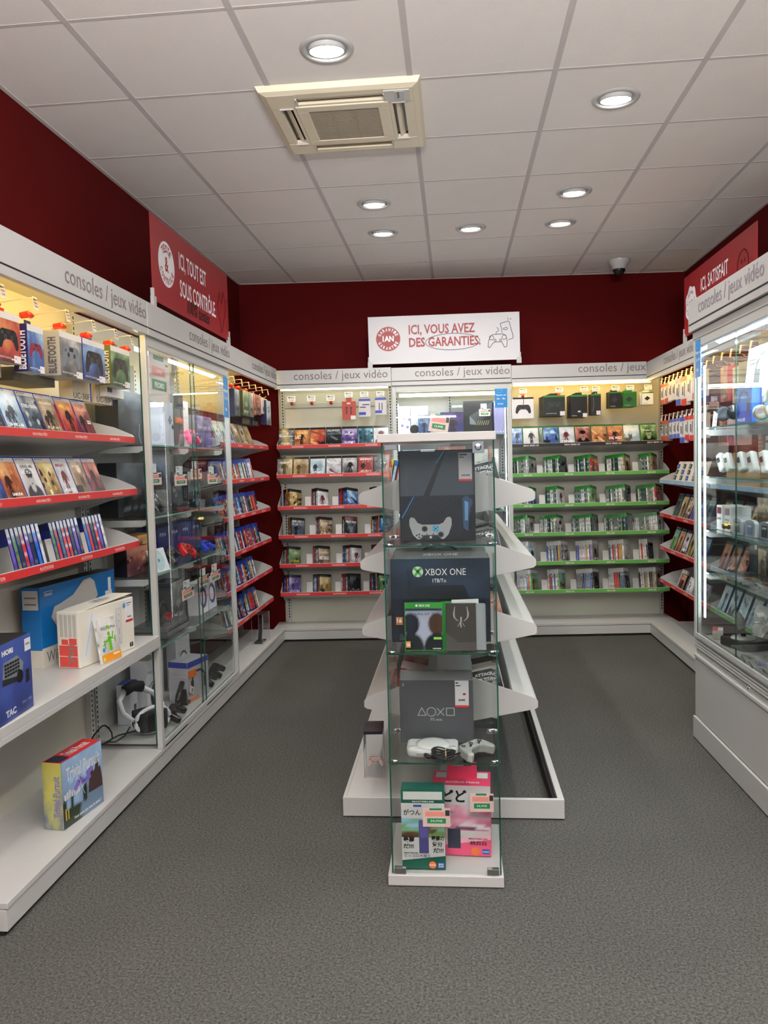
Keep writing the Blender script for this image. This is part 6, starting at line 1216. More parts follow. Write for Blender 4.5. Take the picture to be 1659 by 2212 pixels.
for k, (x, w, h_, c, pl) in enumerate(((0.06, 0.14, 0.16, K(70, 60, 60), 'sepia'), (0.22, 0.16, 0.18, K(40, 44, 70), 'steel'), (0.40, 0.16, 0.20, K(210, 200, 150), 'gold'), (0.60, 0.16, 0.19, K(80, 80, 84), 'dusk'))):
    box_thing('game_box', '%s picture box at the back of the lit case middle shelf' % ORDN[k], 'box', FV @ T((x, 0.30, z)), w, 0.08, h_, c, plain_deco('crowd', pl), bev=0.001)
z = 0.900
for k in range(6):
    x = 0.06+0.115*k
    box_thing('game_box', '%s dark game box on the lit case lowest shelf' % ORDN[k], 'box', FV @ T((x, 0.26, z)), 0.105, 0.03, 0.15-0.02*(k % 2), K(56, 58, 64), plain_deco('figure', ('dark', 'gold', 'dusk', 'steel', 'ice', 'sepia')[k]), bev=0.001, deco=lambda f, w, d, h: f.box(w*0.7, w*0.95, -0.0012, 0, h*0.8, h*0.95, TAG))
def cartridge(M4, label, c=K(176, 178, 180), pl='dusk'):
    o = thing('game_cartridge', label, 'cartridge', M4)
    put('shell', MB().box(0, 0.135, 0, 0.085, 0, 0.018, c).box(0.02, 0.115, -0.004, 0, 0.002, 0.016, K(60, 60, 62)), 'gloss', o, bevel=0.002)
    m = MB(); m.grid((0.030, 0.02, 0.0186), (0.09, 0, 0), (0, 0.05, 0), plain_deco('crowd', pl)); put('sticker', m, 'print', o)
for k, (x, y, pl) in enumerate(((0.38, 0.08, 'orange'), (0.55, 0.10, 'red'))): cartridge(FV @ T((x, y, z)) @ RZ(-10), 'flat grey cartridge on the lit case lowest shelf, %s' % ORDN[k]+' from the post', pl=pl)
z = 0.5612
for k, (x, y, a, pl) in enumerate(((0.52, 0.05, -12, 'grey'), (0.62, 0.045, -12, 'purple'), (0.76, 0.05, -8, 'dusk'), (0.66, 0.17, -8, 'dusk'), (0.92, 0.05, -8, 'steel'), (0.82, 0.17, 6, 'sepia'))):
    cartridge(FV @ T((x, y, z+0.001*k)) @ RZ(a), 'flat grey cartridge on the lit case floor, %s' % ORDN[k]+' from the joystick', pl=pl)
js = thing('joystick', 'grey and black flight joystick on the lit case floor', 'controller', FV @ T((0.31, 0.14, z)) @ RZ(18))
put('base', MB().prism([(-0.085, -0.07), (0.085, -0.07), (0.10, -0.04), (0.10, 0.06), (0.06, 0.09), (-0.06, 0.09), (-0.10, 0.06), (-0.10, -0.04)], 0, 0.045, K(30, 30, 32), axis='z'), 'gloss', js, bevel=0.008)
put('top_plate', MB().lathe([(0.06, 0.045), (0.055, 0.052), (0.02, 0.054), (0.0001, 0.054)], 20, K(190, 192, 190)), 'gloss', js)
put('stick', MB().tube([(0, 0, 0.05), (-0.01, 0, 0.09)], [0.012, 0.010], BLACK, n=10), 'rubber', js); put('grip', MB().tube([(-0.01, 0, 0.085), (-0.03, 0, 0.13), (-0.035, -0.01, 0.16)], [0.018, 0.022, 0.016], K(150, 152, 150), n=12), 'gloss', js, bevel=0.0)
m = MB(); rs = random.Random(3); pp = [[(0.16*i/6+rs.uniform(-0.012, 0.012), 0.03+rs.uniform(-0.02, 0.02), 0.17*j/6+rs.uniform(-0.01, 0.01)) for i in range(7)] for j in range(7)]
for j in range(6):
    for i in range(6): m.face([pp[j][i], pp[j][i+1], pp[j+1][i+1]], K(220, 218, 214)).face([pp[j][i], pp[j+1][i+1], pp[j+1][i]], K(210, 210, 208))
solo('plastic_bag', 'crumpled white plastic bag on the lit case floor', 'bag', m, 'gloss', FV @ T((0.03, 0.26, z+0.016)) @ RY(10) @ RX(-8))
box_thing('game_box', 'small red and green box beside the crumpled bag', 'box', FV @ T((0.05, 0.08, z)) @ RZ(-20), 0.085, 0.05, 0.045, K(205, 196, 190), deco=lambda f, w, d, h: (f.box(0, w, 0, d*0.5, h, h+0.001, RED), f.box(0, w*0.6, -0.001, 0, 0, h*0.6, TGREEN)), bev=0.001)
solo('carton', 'small tan cardboard box at the back of the lit case floor', 'box', MB().box(0, 0.16, 0, 0.10, 0, 0.05), 'card', FV @ T((0.30, 0.30, z)) @ RZ(8), bevel=0.002)
box_thing('manual_box', 'white box with rows of small pictures on the lit case floor', 'box', FV @ T((0.10, 0.34, z+0.008)) @ RX(-8), 0.20, 0.04, 0.22, K(214, 212, 204), deco=lambda f, w, d, h: [f.box(w*(0.1 if q % 2 else 0.28), w*(0.62 if q % 2 else 0.9), -0.001, 0, h*(0.12+0.2*q), h*(0.25+0.2*q), (K(110, 90, 100), K(90, 92, 110), K(120, 90, 84), K(80, 70, 84))[q]) for q in range(4)], bev=0.001)
box_thing('game_box', 'red blue and green picture box at the picture edge', 'box', FV @ T((0.50, 0.28, z+0.008)) @ RX(-10), 0.17, 0.03, 0.20, K(190, 50, 60), art('crowd', [(200, 40, 50), (60, 100, 200), (230, 190, 180), (60, 160, 70)], 44, 16, 18, rate=False), bev=0.001)

# ---- goods of the hidden bay, seen through the glass case
FH = FR @ T((-5.355, 0, 0))
for x, w, z, h_, y, c, pl, ds in ((0.42, 0.36, 1.80, 0.25, 0.10, K(92, 92, 88), 'grey', 'dark grey box hung behind the lit case end pane'), (0.10, 0.13, 1.84, 0.22, 0.10, K(214, 60, 56), 'red', 'red headed pack hung behind the lit case end pane'), (0.26, 0.13, 1.82, 0.22, 0.12, K(220, 218, 220), 'snow', 'white pack hung behind the lit case end pane'),
                               (0.06, 0.14, 1.56, 0.2, 0.10, K(205, 60, 60), 'red', 'red pack on the low hooks behind the lit case'), (0.22, 0.14, 1.56, 0.2, 0.10, K(214, 190, 190), 'pink', 'pink pack on the low hooks behind the lit case')):
    box_thing('accessory_box', ds, 'box', FH @ T((x, y, z)), w, 0.10, h_, c, plain_deco('machine', pl), hang=0.02)
solo('carton', 'wide tan cardboard box on the hidden bay shelf', 'box', MB().box(0, 0.56, 0, 0.20, 0, 0.215), 'card', FH @ T((0.06, 0.15, 1.300)), bevel=0.002)
for k in range(5):
    for z_, pl in ((1.012, 'gold'), (0.740, 'dusk'), (0.468, 'ice')):
        sd = seed(); solo('tall_game_case', '%s tall game case on the %s shelf of the hidden bay' % (ORDN[k], {1.012: 'upper', 0.740: 'middle', 0.468: 'lower'}[z_]), 'game case', case_mesh('tall_game_case', art(KINDS[k], PALS[pl], sd, 12, 16, head=HD2, hh=0.09), SH_NAVY, PALS_L[pl], HD2, w=0.135, h=0.19, seed=sd), None, FH @ T((0.06+0.17*k, 0.09, z_+0.023)) @ RX(-20))
for k in range(5): hook(FH, 0.08+0.16*k, 2.078, 0.28, 0.37, '%s ticketed hook in the hidden bay behind the lit case' % ORDN[k], 'hooks of the hidden bay', clip=False)

# ---- glass column: top tier
GC = T((-0.058, 2.69, 0))
def tier4(f, w, d, h):
    f.box(0.004, w-0.004, -0.0009, 0, h*0.50, h-0.003, K(60, 68, 80)).face([(w*0.32, -0.0012, h*0.5), (w*0.40, -0.0012, h*0.5), (w*0.63, -0.0012, h*0.985), (w*0.58, -0.0012, h*0.985)], K(20, 22, 28)).stroke([(w*0.50, h*0.86), (w*0.60, h*0.985)], 0.004, K(40, 150, 205), y=-0.0015)  # paler upper half is a reflection painted onto the carton front
    for q in range(30):
        x0 = -0.28+q*0.036
        a = max(x0, 0.02); b = min(x0+0.30, 0.97)
        if b > a: f.stroke([(w*a, h*(0.04+0.46*(a-x0)/0.30)), (w*b, h*(0.04+0.46*(b-x0)/0.30))], 0.0012, K(62, 66, 76), y=-0.0011)
    f.stroke([(w*0.03, h*0.26), (w*0.19, h*0.49)], 0.003, K(30, 120, 200), y=-0.0016)
    f.face([(w*a, -0.0016, h*b) for a, b in ((0.84, 0.14), (0.90, 0.10), (0.92, 0.30), (0.97, 0.44), (0.88, 0.50), (0.83, 0.46))], K(44, 66, 96)).face([(w*a, -0.0019, h*b) for a, b in ((0.86, 0.22), (0.90, 0.22), (0.91, 0.42), (0.86, 0.44))], K(90, 130, 170))
    for a, c, col in (((0, 0, 1), 0.3, None),): pass
    cx, cz, s_ = w*0.405, h*0.135, w*0.56
    f.face([(cx+p*s_, -0.0022, cz+q*s_) for p, q in ((-0.30, 0.14), (-0.20, 0.10), (0.20, 0.10), (0.30, 0.14), (0.38, 0.26), (0.46, 0.28), (0.50, 0.22), (0.50, 0.08), (0.42, -0.14), (0.32, -0.24), (0.26, -0.25), (0.16, -0.15), (-0.16, -0.15), (-0.26, -0.25), (-0.32, -0.24), (-0.42, -0.14), (-0.50, 0.08), (-0.50, 0.22), (-0.46, 0.28), (-0.38, 0.26))][::-1], K(150, 154, 156))
    f.face([(cx+p*s_, -0.0025, cz+q*s_) for p, q in ((-0.16, -0.15), (0.16, -0.15), (0.12, -0.25), (-0.12, -0.25))][::-1], K(26, 28, 30))
    for px, pz, r in ((-0.14, 0.0, 0.075), (0.24, -0.14, 0.075)): disc(f, cx+px*s_, cz+pz*s_, r*s_, K(90, 94, 96), -0.0028, 20); disc(f, cx+px*s_, cz+pz*s_, r*s_*0.7, K(22, 24, 26), -0.0031, 20)
    disc(f, cx+0.12*s_, cz+0.0*s_, 0.075*s_, K(60, 120, 150), -0.0028, 20); f.box(cx+0.055*s_, cx+0.185*s_, -0.0032, -0.003, cz-0.02*s_, cz+0.02*s_, K(60, 175, 220)).box(cx+0.10*s_, cx+0.14*s_, -0.0032, -0.003, cz-0.065*s_, cz+0.065*s_, K(60, 175, 220))
    for px, pz in ((-0.27, -0.13), (-0.20, -0.16), (-0.27, -0.20), (-0.33, -0.15)): disc(f, cx+px*s_, cz+pz*s_, 0.024*s_, K(60, 62, 64), -0.0028, 10)
    for px in (-0.09, 0.06): disc(f, cx+px*s_, cz-0.13*s_, 0.018*s_, K(60, 62, 64), -0.0028, 10)
    disc(f, cx, cz-0.20*s_, 0.03*s_, K(170, 172, 172), -0.0029, 14)
    f.box(w*0.79, w*0.965, -0.002, 0, h*0.66, h*0.965, K(200, 202, 206)).box(w*0.79, w*0.965, -0.0024, 0, h*0.655, h*0.675, RED).text('249,99€', (w*0.825, -0.0026, h*0.705), (w*0.11, 0, 0), (0, 0, h*0.022), BLACK, 0.04).box(w*0.80, w*0.90, -0.0024, 0, h*0.935, h*0.95, DARK).box(w*0.80, w*0.86, -0.0024, 0, h*0.91, h*0.92, DARK)
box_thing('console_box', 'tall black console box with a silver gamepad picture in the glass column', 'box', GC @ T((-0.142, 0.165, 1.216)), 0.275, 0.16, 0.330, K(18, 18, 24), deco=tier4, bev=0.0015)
# third tier
def tier3(f, w, d, h):
    f.grid((0.002, -0.0006, 0.001), (w-0.004, 0, 0), (0, 0, h-0.002), art('blank', [(6, 12, 24), (12, 30, 52), (26, 56, 84)], 61, 14, 14, rate=False))
    f.text('XBOX ONE', (w*0.35, -0.0014, h*0.80), (w*0.41, 0, 0), (0, 0, h*0.08), WHITE, 0.0).text('1TB/To', (w*0.425, -0.0014, h*0.715), (w*0.135, 0, 0), (0, 0, h*0.045), WHITE, 0.0)
    disc(f, w*0.278, h*0.845, w*0.054, K(206, 212, 206), -0.0014, 28)
    for s_ in (-1, 1): f.stroke([(w*0.278-s_*w*0.036, h*0.845+w*0.036), (w*0.278, h*0.85), (w*0.278+s_*w*0.03, h*0.845-w*0.04)], 0.009, K(70, 160, 60), y=-0.0017)
    f.face([(w*a, -0.0012, h*b) for a, b in ((0.20, 0.50), (0.24, 0.66), (0.50, 0.68), (0.50, 0.50))], K(18, 22, 26)).face([(w*a, -0.0012, h*b) for a, b in ((0.50, 0.50), (0.50, 0.68), (0.74, 0.68), (0.80, 0.50))], K(8, 9, 12))
    f.box(w*0.045, w*0.115, -0.0014, 0, h*0.21, h*0.305, K(190, 110, 60)).text('16', (w*0.055, -0.0018, h*0.235), (w*0.05, 0, 0), (0, 0, h*0.055), WHITE, 0.04)
    for q in range(4): f.box(w*0.08, w*(0.14-0.01*q), -0.0014, 0, h*(0.03+0.02*q), h*(0.036+0.02*q), K(120, 130, 140))
b3 = box_thing('console_box', 'large dark blue console box marked XBOX ONE in the glass column', 'box', GC @ T((-0.184, 0.190, 0.836)), 0.366, 0.16, 0.312, K(14, 22, 34), cols={'u': K(90, 92, 92)}, deco=tier3, bev=0.002)
put('lid', MB().prism([(0.0, 0.312), (0.02, 0.338), (0.14, 0.338), (0.16, 0.312)], 0.012, 0.354, K(86, 90, 90)).text('XBOX ONE', (0.12, 0.006, 0.322), (0.13, 0, 0), (0, 0.006, 0.008), K(170, 172, 172), 0.02), 'print', b3, bevel=0.003)
put('handle', MB().tube([(0.12, 0.05, 0.338), (0.14, 0.045, 0.350), (0.183, 0.04, 0.356), (0.226, 0.045, 0.350), (0.246, 0.05, 0.338)], 0.004, BLACK, n=8), 'rubber', b3)
A = np.zeros((31, 25, 3)); yy = np.linspace(0, 1, 31)[:, None]*np.ones((1, 25)); xx = np.linspace(0, 1, 25)[None, :]*np.ones((31, 1))
A[:] = np.array(K(150, 156, 176)); A *= (0.45+0.65*np.clip(1.25-1.6*abs(yy-0.45)-0.5*abs(xx-0.5), 0, 1))[..., None]
for cx, col in ((0.14, K(18, 22, 34)), (0.86, K(60, 36, 20))):
    k = np.clip((1.05-((xx-cx)/0.25)**2-((yy-0.56)/0.25)**2)*4, 0, 1)[..., None]; A = A*(1-k)+np.array(col)*k
    k = np.clip((1.05-((xx-cx)/0.36)**2-((yy-0.08)/0.30)**2)*4, 0, 1)[..., None]; A = A*(1-k)+np.array(K(16, 17, 20))*k
A[:3] *= 0.3
me = case_mesh('green_game_case', A, SH_GREEN, PALS_L['green'], HDX, w=0.135, h=0.171)
o = solo('green_game_case', 'green case titled HALO 5 in front of the large dark blue console box', 'game case', me, None, GC @ T((-0.127, 0.050, 0.837)) @ RX(-5))
f = MB().box(0, 0.135, -0.0010, 0, 0.150, 0.1712, K(30, 122, 36)).text('XBOX ONE', (0.050, -0.0014, 0.156), (0.040, 0, 0), (0, 0, 0.008), WHITE, 0.01).box(0.003, 0.132, -0.0012, 0, 0.142, 0.150, K(24, 40, 60)).text('HALO 5', (0.028, -0.0014, 0.126), (0.078, 0, 0), (0, 0, 0.008), K(60, 70, 84), 0.01)
f.box(0.004, 0.020, -0.0014, 0, 0.012, 0.034, K(200, 130, 70)).text('16', (0.006, -0.0018, 0.017), (0.012, 0, 0), (0, 0, 0.012), WHITE, 0.04).box(0.102, 0.130, -0.0014, 0, 0.040, 0.048, K(120, 190, 60)).box(0.098, 0.128, -0.0014, 0, 0.006, 0.010, K(170, 170, 170))
disc(f, 0.043, 0.160, 0.004, WHITE, -0.0014, 12); put('cover_print', f, 'print', o)
solo('green_game_case', 'open green case holding the dark grey steel case', 'game case', MB().box(0, 0.130, 0, 0.008, 0, 0.171, SH_GREEN).box(0.04, 0.135, -0.003, 0, 0.16, 0.175, K(200, 205, 205), M4=RY(-1.5)), 'shell', GC @ T((0.005, 0.070, 0.837)) @ RX(-5))
f = MB().box(0, 0.105, 0, 0.010, 0, 0.168, K(58, 54, 50)); f.face([(0.0, -0.0006, 0.0), (0.105, -0.0006, 0.0), (0.105, -0.0006, 0.03), (0.04, -0.0006, 0.03), (0, -0.0006, 0.065)], K(76, 72, 68))
o = solo('steel_case', 'dark grey steel case with a silver winged emblem beside the HALO 5 case', 'game case', f, 'gloss', GC @ T((0.020, 0.048, 0.837)) @ RX(-4), bevel=0.0015)
f = MB(); es = K(170, 168, 162)
for s_ in (-1, 1):
    for q in range(7):
        a0 = 0.010+0.0025*q; f.stroke([(0.0525+s_*a0, 0.105+0.002*q), (0.0525+s_*(0.020+0.0012*q), 0.112+0.003*q), (0.0525+s_*(0.024-0.0005*q), 0.128+0.0045*q)], 0.0022, es, y=-0.0012)
    f.stroke([(0.0525+s_*0.004, 0.098), (0.0525+s_*0.010, 0.090), (0.0525+s_*0.012, 0.086)], 0.002, es, y=-0.0012)
f.stroke([(0.0525, 0.118), (0.0525, 0.104), (0.050, 0.098), (0.0525, 0.084)], 0.005, es, y=-0.0012); put('emblem', f, 'gloss', o)
m = MB()
for q in range(4): m.box(0.004*q, 0.035+0.001*q, 0.002*q, 0.002*q+0.0012, 0, 0.165-0.002*q, K(140-8*q, 146-8*q, 150-8*q))
solo('booklet', 'thin grey booklet leaning at the end of the third column tier', 'booklet', m, 'print', GC @ T((0.122, 0.058, 0.837)) @ RX(-4))
# second tier
def tier2(f, w, d, h):
    gc_ = K(176, 178, 182)
    f.stroke([(w*0.245, h*0.44), (w*0.30, h*0.56), (w*0.36, h*0.44)], 0.003, gc_, close=True, y=-0.001).stroke([(w*0.43+0.0165*math.cos(R(a)), h*0.495+0.0165*math.sin(R(a))) for a in range(0, 360, 20)], 0.003, gc_, close=True, y=-0.001)
    f.stroke([(w*0.51, h*0.44), (w*0.60, h*0.55)], 0.003, gc_, y=-0.001).stroke([(w*0.51, h*0.55), (w*0.60, h*0.44)], 0.003, gc_, y=-0.001).stroke([(w*0.635, h*0.44), (w*0.74, h*0.44), (w*0.74, h*0.555), (w*0.635, h*0.555)], 0.003, gc_, close=True, y=-0.001)
    f.text('PS one.', (w*0.42, -0.001, h*0.355), (w*0.16, 0, 0), (0, 0, h*0.045), gc_, 0.01).face([(w*a, -0.001, h*b) for a, b in ((0.045, 0.90), (0.055, 0.90), (0.065, 0.93), (0.05, 0.95))], gc_)
    f.box(w*0.755, w*0.94, -0.0014, 0, h*0.57, h*0.985, K(214, 215, 220)).box(w*0.755, w*0.94, -0.0018, 0, h*0.57, h*0.60, RED).text('49,99€', (w*0.80, -0.002, h*0.66), (w*0.09, 0, 0), (0, 0, h*0.04), BLACK, 0.05).box(w*0.765, w*0.80, -0.0018, 0, h*0.94, h*0.96, DARK).box(w*0.765, w*0.83, -0.0018, 0, h*0.90, h*0.915, DARK).box(w*0.86, w*0.90, -0.0018, 0, h*0.76, h*0.79, RED)
b2 = box_thing('console_box', 'worn dark grey box marked PS one in the glass column', 'box', GC @ T((-0.164, 0.215, 0.444)), 0.277, 0.12, 0.243, K(74, 76, 82), cols={'u': K(58, 60, 64)}, deco=tier2, bev=0.002)
put('lid_flap', MB().prism([(0.002, 0.243), (0.02, 0.275), (0.024, 0.273), (0.008, 0.243)], 0.004, 0.272, K(52, 54, 58)), 'print', b2)
pc = thing('game_console', 'small rounded white console in front of the dark grey box', 'console', GC @ T((-0.040, 0.125, 0.443)))
pl_ = [(-0.088, -0.055), (-0.05, -0.066), (0.05, -0.066), (0.088, -0.055), (0.094, -0.03), (0.094, 0.045), (0.085, 0.062), (-0.085, 0.062), (-0.094, 0.045), (-0.094, -0.03)]
put('housing', MB().prism(pl_, 0.002, 0.030, K(196, 196, 194), axis='z'), 'gloss', pc, bevel=0.008)
put('disc_lid', MB().lathe([(0.062, 0.030), (0.061, 0.034), (0.045, 0.0365), (0.012, 0.037), (0.0001, 0.037)], 36, K(204, 204, 202)), 'gloss', pc)
for s_ in (-1, 1): put('round_button', MB().lathe([(0.014, 0.029), (0.013, 0.033), (0.0001, 0.034)], 18, K(186, 188, 188), M4=T((s_*0.073, -0.036, 0))), 'gloss', pc)
put('controller_port', MB().box(-0.056, -0.012, -0.0685, -0.064, 0.010, 0.020, K(150, 152, 152)).box(0.012, 0.056, -0.0685, -0.064, 0.010, 0.020, K(150, 152, 152)), 'gloss', pc)
gp_ = gamepad(GC @ T((0.110, 0.085, 0.470)) @ RZ(48) @ RX(10), K(150, 152, 150), 'grey gamepad with its coiled cable beside the white console', s=0.135, acc=K(70, 72, 74))
cw = MB(); rs = random.Random(8)
for q in range(6): cw.tube([(-0.075+0.040*math.cos(R(a))+0.003*rs.uniform(-1, 1), -0.008+0.016*math.sin(R(a))+0.002*q, 0.012+0.005*q+0.006*math.sin(R(a*2+40*q))) for a in range(0, 360, 24)], 0.0028, K(40, 40, 38), n=6, close=True)
cw.tube([(-0.04, 0.0, 0.02), (-0.01, 0.005, 0.028), (0.03, 0.01, 0.03)], 0.003, K(60, 60, 58), n=6).tube([(-0.11, -0.005, 0.016), (-0.128, -0.002, 0.014), (-0.142, 0.02, 0.014)], [0.004, 0.008, 0.008], K(90, 92, 90), n=8)
cwo = solo('cable_coil', 'coiled dark cable tied with a rubber band in front of the white console', 'cable', cw, 'rubber', GC @ T((0.075, 0.045, 0.443)))
put('rubber_band', MB().tube([(-0.066, -0.004+0.020*math.cos(R(a)), 0.022+0.022*math.sin(R(a))) for a in range(0, 360, 24)], 0.0022, K(180, 160, 120), n=6, close=True), 'matte', cwo)
# bottom tier
def fig1(f, w, d, h):
    f.box(0, w, -0.0008, 0, h*0.83, h, K(20, 90, 76)).box(w*0.05, w*0.95, -0.0012, 0, h*0.875, h*0.975, K(214, 216, 214)).text('MASTERLISE', (w*0.26, -0.0014, h*0.842), (w*0.5, 0, 0), (0, 0, h*0.018), WHITE, 0.03)
    f.grid((0.0, -0.0008, 0), (w, 0, 0), (0, 0, h*0.83), art('blank', [(196, 200, 200), (206, 206, 206), (216, 216, 216)], 70, 10, 12, rate=False))
    f.grid((0.0, -0.0011, h*0.40), (w, 0, 0), (0, 0, h*0.24), art('scape', PALS['meadow'], 71, 14, 8, rate=False)).face([(0, -0.0011, 0), (w, -0.0011, 0), (w, -0.0011, h*0.17), (0, -0.0011, h*0.11)], K(16, 84, 70))
    f.text('がつん', (w*0.05, -0.0016, h*0.68), (w*0.40, 0, 0), (0, 0, h*0.075), BLACK, 0.02).text('最高', (w*0.03, -0.0016, h*0.34), (w*0.26, 0, 0), (0, 0, h*0.07), BLACK, 0.03).text('だ!!!', (w*0.03, -0.0016, h*0.26), (w*0.24, 0, 0), (0, 0, h*0.06), BLACK, 0.03)
    f.text('最高の', (w*0.68, -0.0016, h*0.36), (w*0.30, 0, 0), (0, 0, h*0.065), BLACK, 0.03).text('気分', (w*0.70, -0.0016, h*0.285), (w*0.24, 0, 0), (0, 0, h*0.065), BLACK, 0.03).text('だ!!!', (w*0.72, -0.0016, h*0.21), (w*0.24, 0, 0), (0, 0, h*0.06), BLACK, 0.03)
    f.text('MASTERLISE', (w*0.05, -0.0016, h*0.195), (w*0.32, 0, 0), (0, 0, h*0.018), DARK, 0.02).text('ピッコロ大魔王', (w*0.06, -0.0016, h*0.15), (w*0.60, 0, 0), (0, 0, h*0.04), K(20, 20, 24), 0.0)
    f.box(w*0.40, w*0.62, -0.0014, 0, h*0.20, h*0.62, K(70, 66, 120)).box(w*0.42, w*0.60, -0.0016, 0, h*0.40, h*0.62, K(86, 80, 150)).box(w*0.82, w*0.97, -0.0016, 0, h*0.02, h*0.085, K(30, 90, 180)).text('BAN', (w*0.84, -0.002, h*0.055), (w*0.11, 0, 0), (0, 0, h*0.022), WHITE, 0.03).text('DAI', (w*0.84, -0.002, h*0.028), (w*0.11, 0, 0), (0, 0, h*0.022), WHITE, 0.03); disc(f, w*0.70, h*0.055, w*0.085, K(230, 110, 50), -0.0016, 20)
    f.text('BANDAI', (w*0.635, -0.002, h*0.045), (w*0.13, 0, 0), (0, 0, h*0.02), WHITE, 0.03); f.box(w*0.28, w*0.47, -0.0014, 0, h*0.785, h*0.81, K(40, 70, 170))
box_thing('figure_box', 'white and green figure box with Japanese lettering in the column bottom', 'box', GC @ T((-0.155, 0.040, 0.046)), 0.155, 0.065, 0.292, K(22, 92, 78), cols={'u': K(24, 96, 84)}, deco=fig1, bev=0.001)
def fig2(f, w, d, h):
    f.grid((0.0, -0.0008, 0), (w, 0, 0), (0, 0, h), art('blank', [(226, 130, 150), (214, 206, 210), (212, 214, 216)], 75, 10, 12, rate=False)).face([(0, -0.0011, 0), (w, -0.0011, 0), (w, -0.0011, h*0.24), (0, -0.0011, h*0.12)], K(226, 80, 120)).face([(0, -0.0014, 0.12*h), (w, -0.0014, 0.24*h), (w, -0.0014, h*0.30), (0, -0.0014, h*0.20)], K(240, 180, 195))
    f.text('どど', (w*0.18, -0.0016, h*0.76), (w*0.42, 0, 0), (0, 0, h*0.18), BLACK, 0.03).grid((0.0, -0.0013, h*0.36), (w, 0, 0), (0, 0, h*0.36), art('action', PALS['pink'], 76, 14, 10, rate=False)).box(w*0.26, w*0.48, -0.0016, 0, h*0.10, h*0.38, K(50, 52, 74))
    f.text('MASTERLISE', (w*0.62, -0.0018, h*0.235), (w*0.32, 0, 0), (0, 0, h*0.022), DARK, 0.02).text('桃白白', (w*0.64, -0.0018, h*0.155), (w*0.28, 0, 0), (0, 0, h*0.06), BLACK, 0.02).box(w*0.85, w*0.97, -0.0016, 0, h*0.03, h*0.10, K(30, 90, 180)).text('BANDAI', (w*0.86, -0.002, h*0.055), (w*0.10, 0, 0), (0, 0, h*0.02), WHITE, 0.03); disc(f, w*0.73, h*0.065, w*0.075, K(230, 110, 50), -0.0016, 20); f.box(w*0.02, w*0.22, -0.0016, 0, h*0.95, h*0.985, K(40, 70, 170))
b1 = box_thing('figure_box', 'pink figure box with a handle in the column bottom', 'box', GC @ T((-0.048, 0.150, 0.046)) @ RZ(-3), 0.215, 0.135, 0.265, K(226, 60, 104), cols={'u': K(224, 56, 100)}, deco=fig2, bev=0.001)
put('handle', MB().box(0.055, 0.165, 0.066, 0.069, 0.265, 0.312, K(226, 60, 104)).box(0.055, 0.075, 0.062, 0.066, 0.285, 0.330, K(226, 60, 104)).box(0.145, 0.165, 0.062, 0.066, 0.285, 0.330, K(226, 60, 104)), 'print', b1)
put('lid_lettering', MB().text('MASTERLISE', (0.05, 0.02, 0.2658), (0.07, 0, 0), (0, 0.016, 0), WHITE, 0.04).text('桃白白', (0.125, 0.02, 0.2658), (0.05, 0, 0), (0, 0.016, 0), WHITE, 0.03).box(0.01, 0.05, 0.07, 0.12, 0.265, 0.2656, K(214, 216, 216)).box(0.165, 0.205, 0.07, 0.12, 0.265, 0.2656, K(214, 216, 216)), 'print', b1)
card(GC @ T((-0.078, 0.034, 0.205)), 'pink and green price card before the white and green figure box', '34,99€', top=False, w=0.098, h=0.068)
card(GC @ T((0.092, 0.100, 0.232)), 'pink and green price card on the pink figure box', '34,99€', top=False, w=0.085, h=0.068)

# ---- clear boxes and stand
def clear_box(M4, w, d, h, label, lid=None, inner=None):
    o = thing('clear_box', label, 'display box', M4)
    put('clear_wall', MB().box(0, w, 0, d, 0.001, h), 'clear_plastic', o)
    e = MB(); r = 0.0012
    for x in (0, w):
        for y in (0, d): e.tube([(x, y, 0), (x, y, h)], r, K(190, 192, 200), n=4)
    put('folded_edge', e, 'gloss', o)
    if lid: put('lid', MB().box(-0.001, w+0.001, -0.001, d+0.001, h-0.012, h+0.001, lid).box(-0.0015, 0, -0.001, d*0.9, h*0.55, h, lid).box(-0.002, -0.0015, 0.0, d*0.9, h*0.80, h*0.84, ORA), 'gloss', o)
    return o
o = clear_box(T((-0.430, 3.44, 0.087)) @ RZ(3), 0.086, 0.145, 0.212, 'tall clear plastic box with a dark lid on the gondola plinth', lid=K(34, 36, 48))
gamepad(T((-0.385, 3.50, 0.145)) @ RZ(3) @ RX(78), K(206, 176, 168), 'translucent pinkish gamepad inside the tall clear box', s=0.070, acc=K(150, 110, 100))
o = clear_box(FL @ T((5.945, 0.045, 0.116)) @ RZ(-4), 0.17, 0.09, 0.235, 'clear acrylic box holding a dark stand on the corner plinth')
st_ = thing('console_stand', 'slanted dark stand inside the clear acrylic box', 'stand', FL @ T((5.97, 0.065, 0.118)) @ RZ(-4))
put('base', MB().box(0, 0.12, 0, 0.06, 0, 0.012, K(60, 64, 68)), 'gloss', st_, bevel=0.002); put('arm', MB().box(-0.006, 0.006, 0.01, 0.04, 0, 0.185, K(40, 42, 46), M4=T((0.03, 0, 0.01)) @ RY(22)), 'gloss', st_, bevel=0.002)

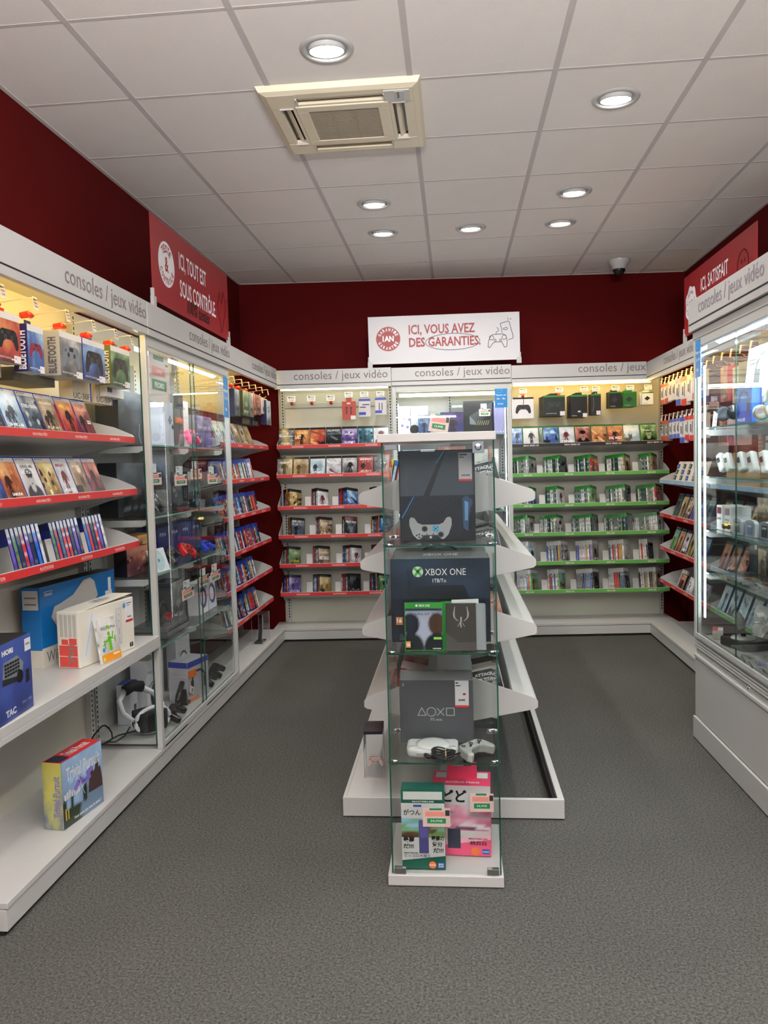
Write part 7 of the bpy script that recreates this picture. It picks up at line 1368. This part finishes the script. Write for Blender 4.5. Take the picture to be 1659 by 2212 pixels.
# ---- books on the gondola trays (front covers face the viewer, spines face the aisle)
def book(name, label, M4, w, h, t, col, cover, spine, g=None, title=None, tc=WHITE):
    """x = width from spine (x=0), cover facing -y, thickness along y"""
    mb = MB().box(0, w, 0, t, 0, h, K(226, 220, 206)).box(-0.0008, w, -0.0008, 0, 0, h, col).box(-0.0008, w, t, t+0.0008, 0, h, col).box(-0.0012, 0, -0.0008, t+0.0008, 0, h, spine)
    if cover is not None: mb.grid((0.001, -0.0012, 0.001), (w-0.002, 0, 0), (0, 0, h-0.002), cover)
    mb.box(-0.0016, -0.0012, t*0.25, t*0.75, h*0.35, h*0.85, tc).box(-0.0016, -0.0012, t*0.2, t*0.8, h*0.06, h*0.16, WHITE)
    if title:
        for i, s_ in enumerate(title): mb.text(s_, (w*0.06, -0.0018, h*(0.84-0.12*i)), (w*0.84, 0, 0), (0, 0, h*0.09), tc, 0.06)
    return mb.mesh(name, ['print'])
RED_SP, MANGA = K(150, 22, 28), [('dark', K(26, 22, 22)), ('snow', K(205, 205, 200)), ('dusk', K(30, 18, 18)), ('dark', K(60, 30, 30))]
rs = random.Random(21)
BL = ['first', 'second', 'third', 'fourth']
bc = [0]
for lv, z in enumerate(GZ):
    for s in (1, -1):
        side = 'aisle tray facing the green rails' if s > 0 else 'aisle tray facing the glass case'
        # tray local: mirrored x; books lean toward the spine panel
        y = 0.06 if s > 0 else (0.29 if lv == 0 else 0.05); k = 0
        lib = []
        for q in range(4):
            pl, col = (MANGA[q] if s > 0 else ('red', RED_SP)); A = art(KINDS[(q+lv) % 8], PALS[pl], 300+lv*8+q, 10, 14, rate=False)
            ti = ('ATTAQUE', 'DES TITANS') if (s > 0 and q in (0, 2)) else None
            if lv == 0 and s < 0: A = None if q == 9 else A
            lib.append(book('comic_book', '', None, 0.115, 0.176, 0.017, col, A, RED_SP if s < 0 else col, title=ti))
        n = 12 if lv < 3 else 10
        for q in range(n):
            if q == 6: y += 0.10
            if 1.30 < y+0.0205*q < 1.36: y += 0.08
            yy_ = y+0.0205*q
            Mx = FG @ T((s*0.243, yy_, z-0.001)) @ RY(-12*s)
            # spine toward the aisle: flip so that x=0 (spine) is on the outside
            if s > 0: Mx = Mx @ RZ(180) @ T((0, -0.018, 0)) if q else Mx @ T((-0.116, 0, 0))
            nmz = 'comic_book'
            lab = ('%s %s comic book from the bracket, %s gondola tray down, green-rail side' if s > 0 else '%s %s comic book from the bracket, %s gondola tray down, glass-case side') % (ORDN[q], 'dark' if s > 0 else 'red', BL[lv])
            solo(nmz, lab, 'book', lib[q % 4] if (s < 0 or q) else lib[lv % 3 if lv != 1 else 0], None, Mx, 'comic books on the gondola trays')
        put('bookend', MB().box(-0.06, 0.06, 0, 0.0015, 0, 0.085).box(-0.004, 0.004, -0.0006, 0, 0.045, 0.053, BLACK), ['white_metal'], [c for c in gd.children if c.name.startswith('tray_shelf')][(len(GZ)+lv) if s > 0 else lv], T((s*0.185, 0.034, z-0.012)) @ RY(-12*s))
# larger picture books standing proud on the top tray
for k, (dx, c, ds, t_) in enumerate(((0.262, K(236, 200, 30), 'tall yellow book leaning on the top gondola tray', 0.012), (0.246, K(60, 130, 215), 'tall blue book leaning on the top gondola tray', 0.014), (0.228, K(214, 40, 36), 'tall red book leaning on the top gondola tray', 0.018))):
    m = MB().box(0, t_, 0, 0.20, 0, 0.185, c).box(t_*0.2, t_*0.8, -0.0008, 0, 0.05, 0.16, (RED, WHITE, WHITE)[k]).box(0.001, t_-0.001, 0.002, 0.199, 0.185, 0.1855, K(226, 222, 210))
    solo('picture_book', ds, 'book', m, 'print', FG @ T((-dx, 0.04, GZ[0]+0.004-0.2*(0.262-dx))) @ RY(12))
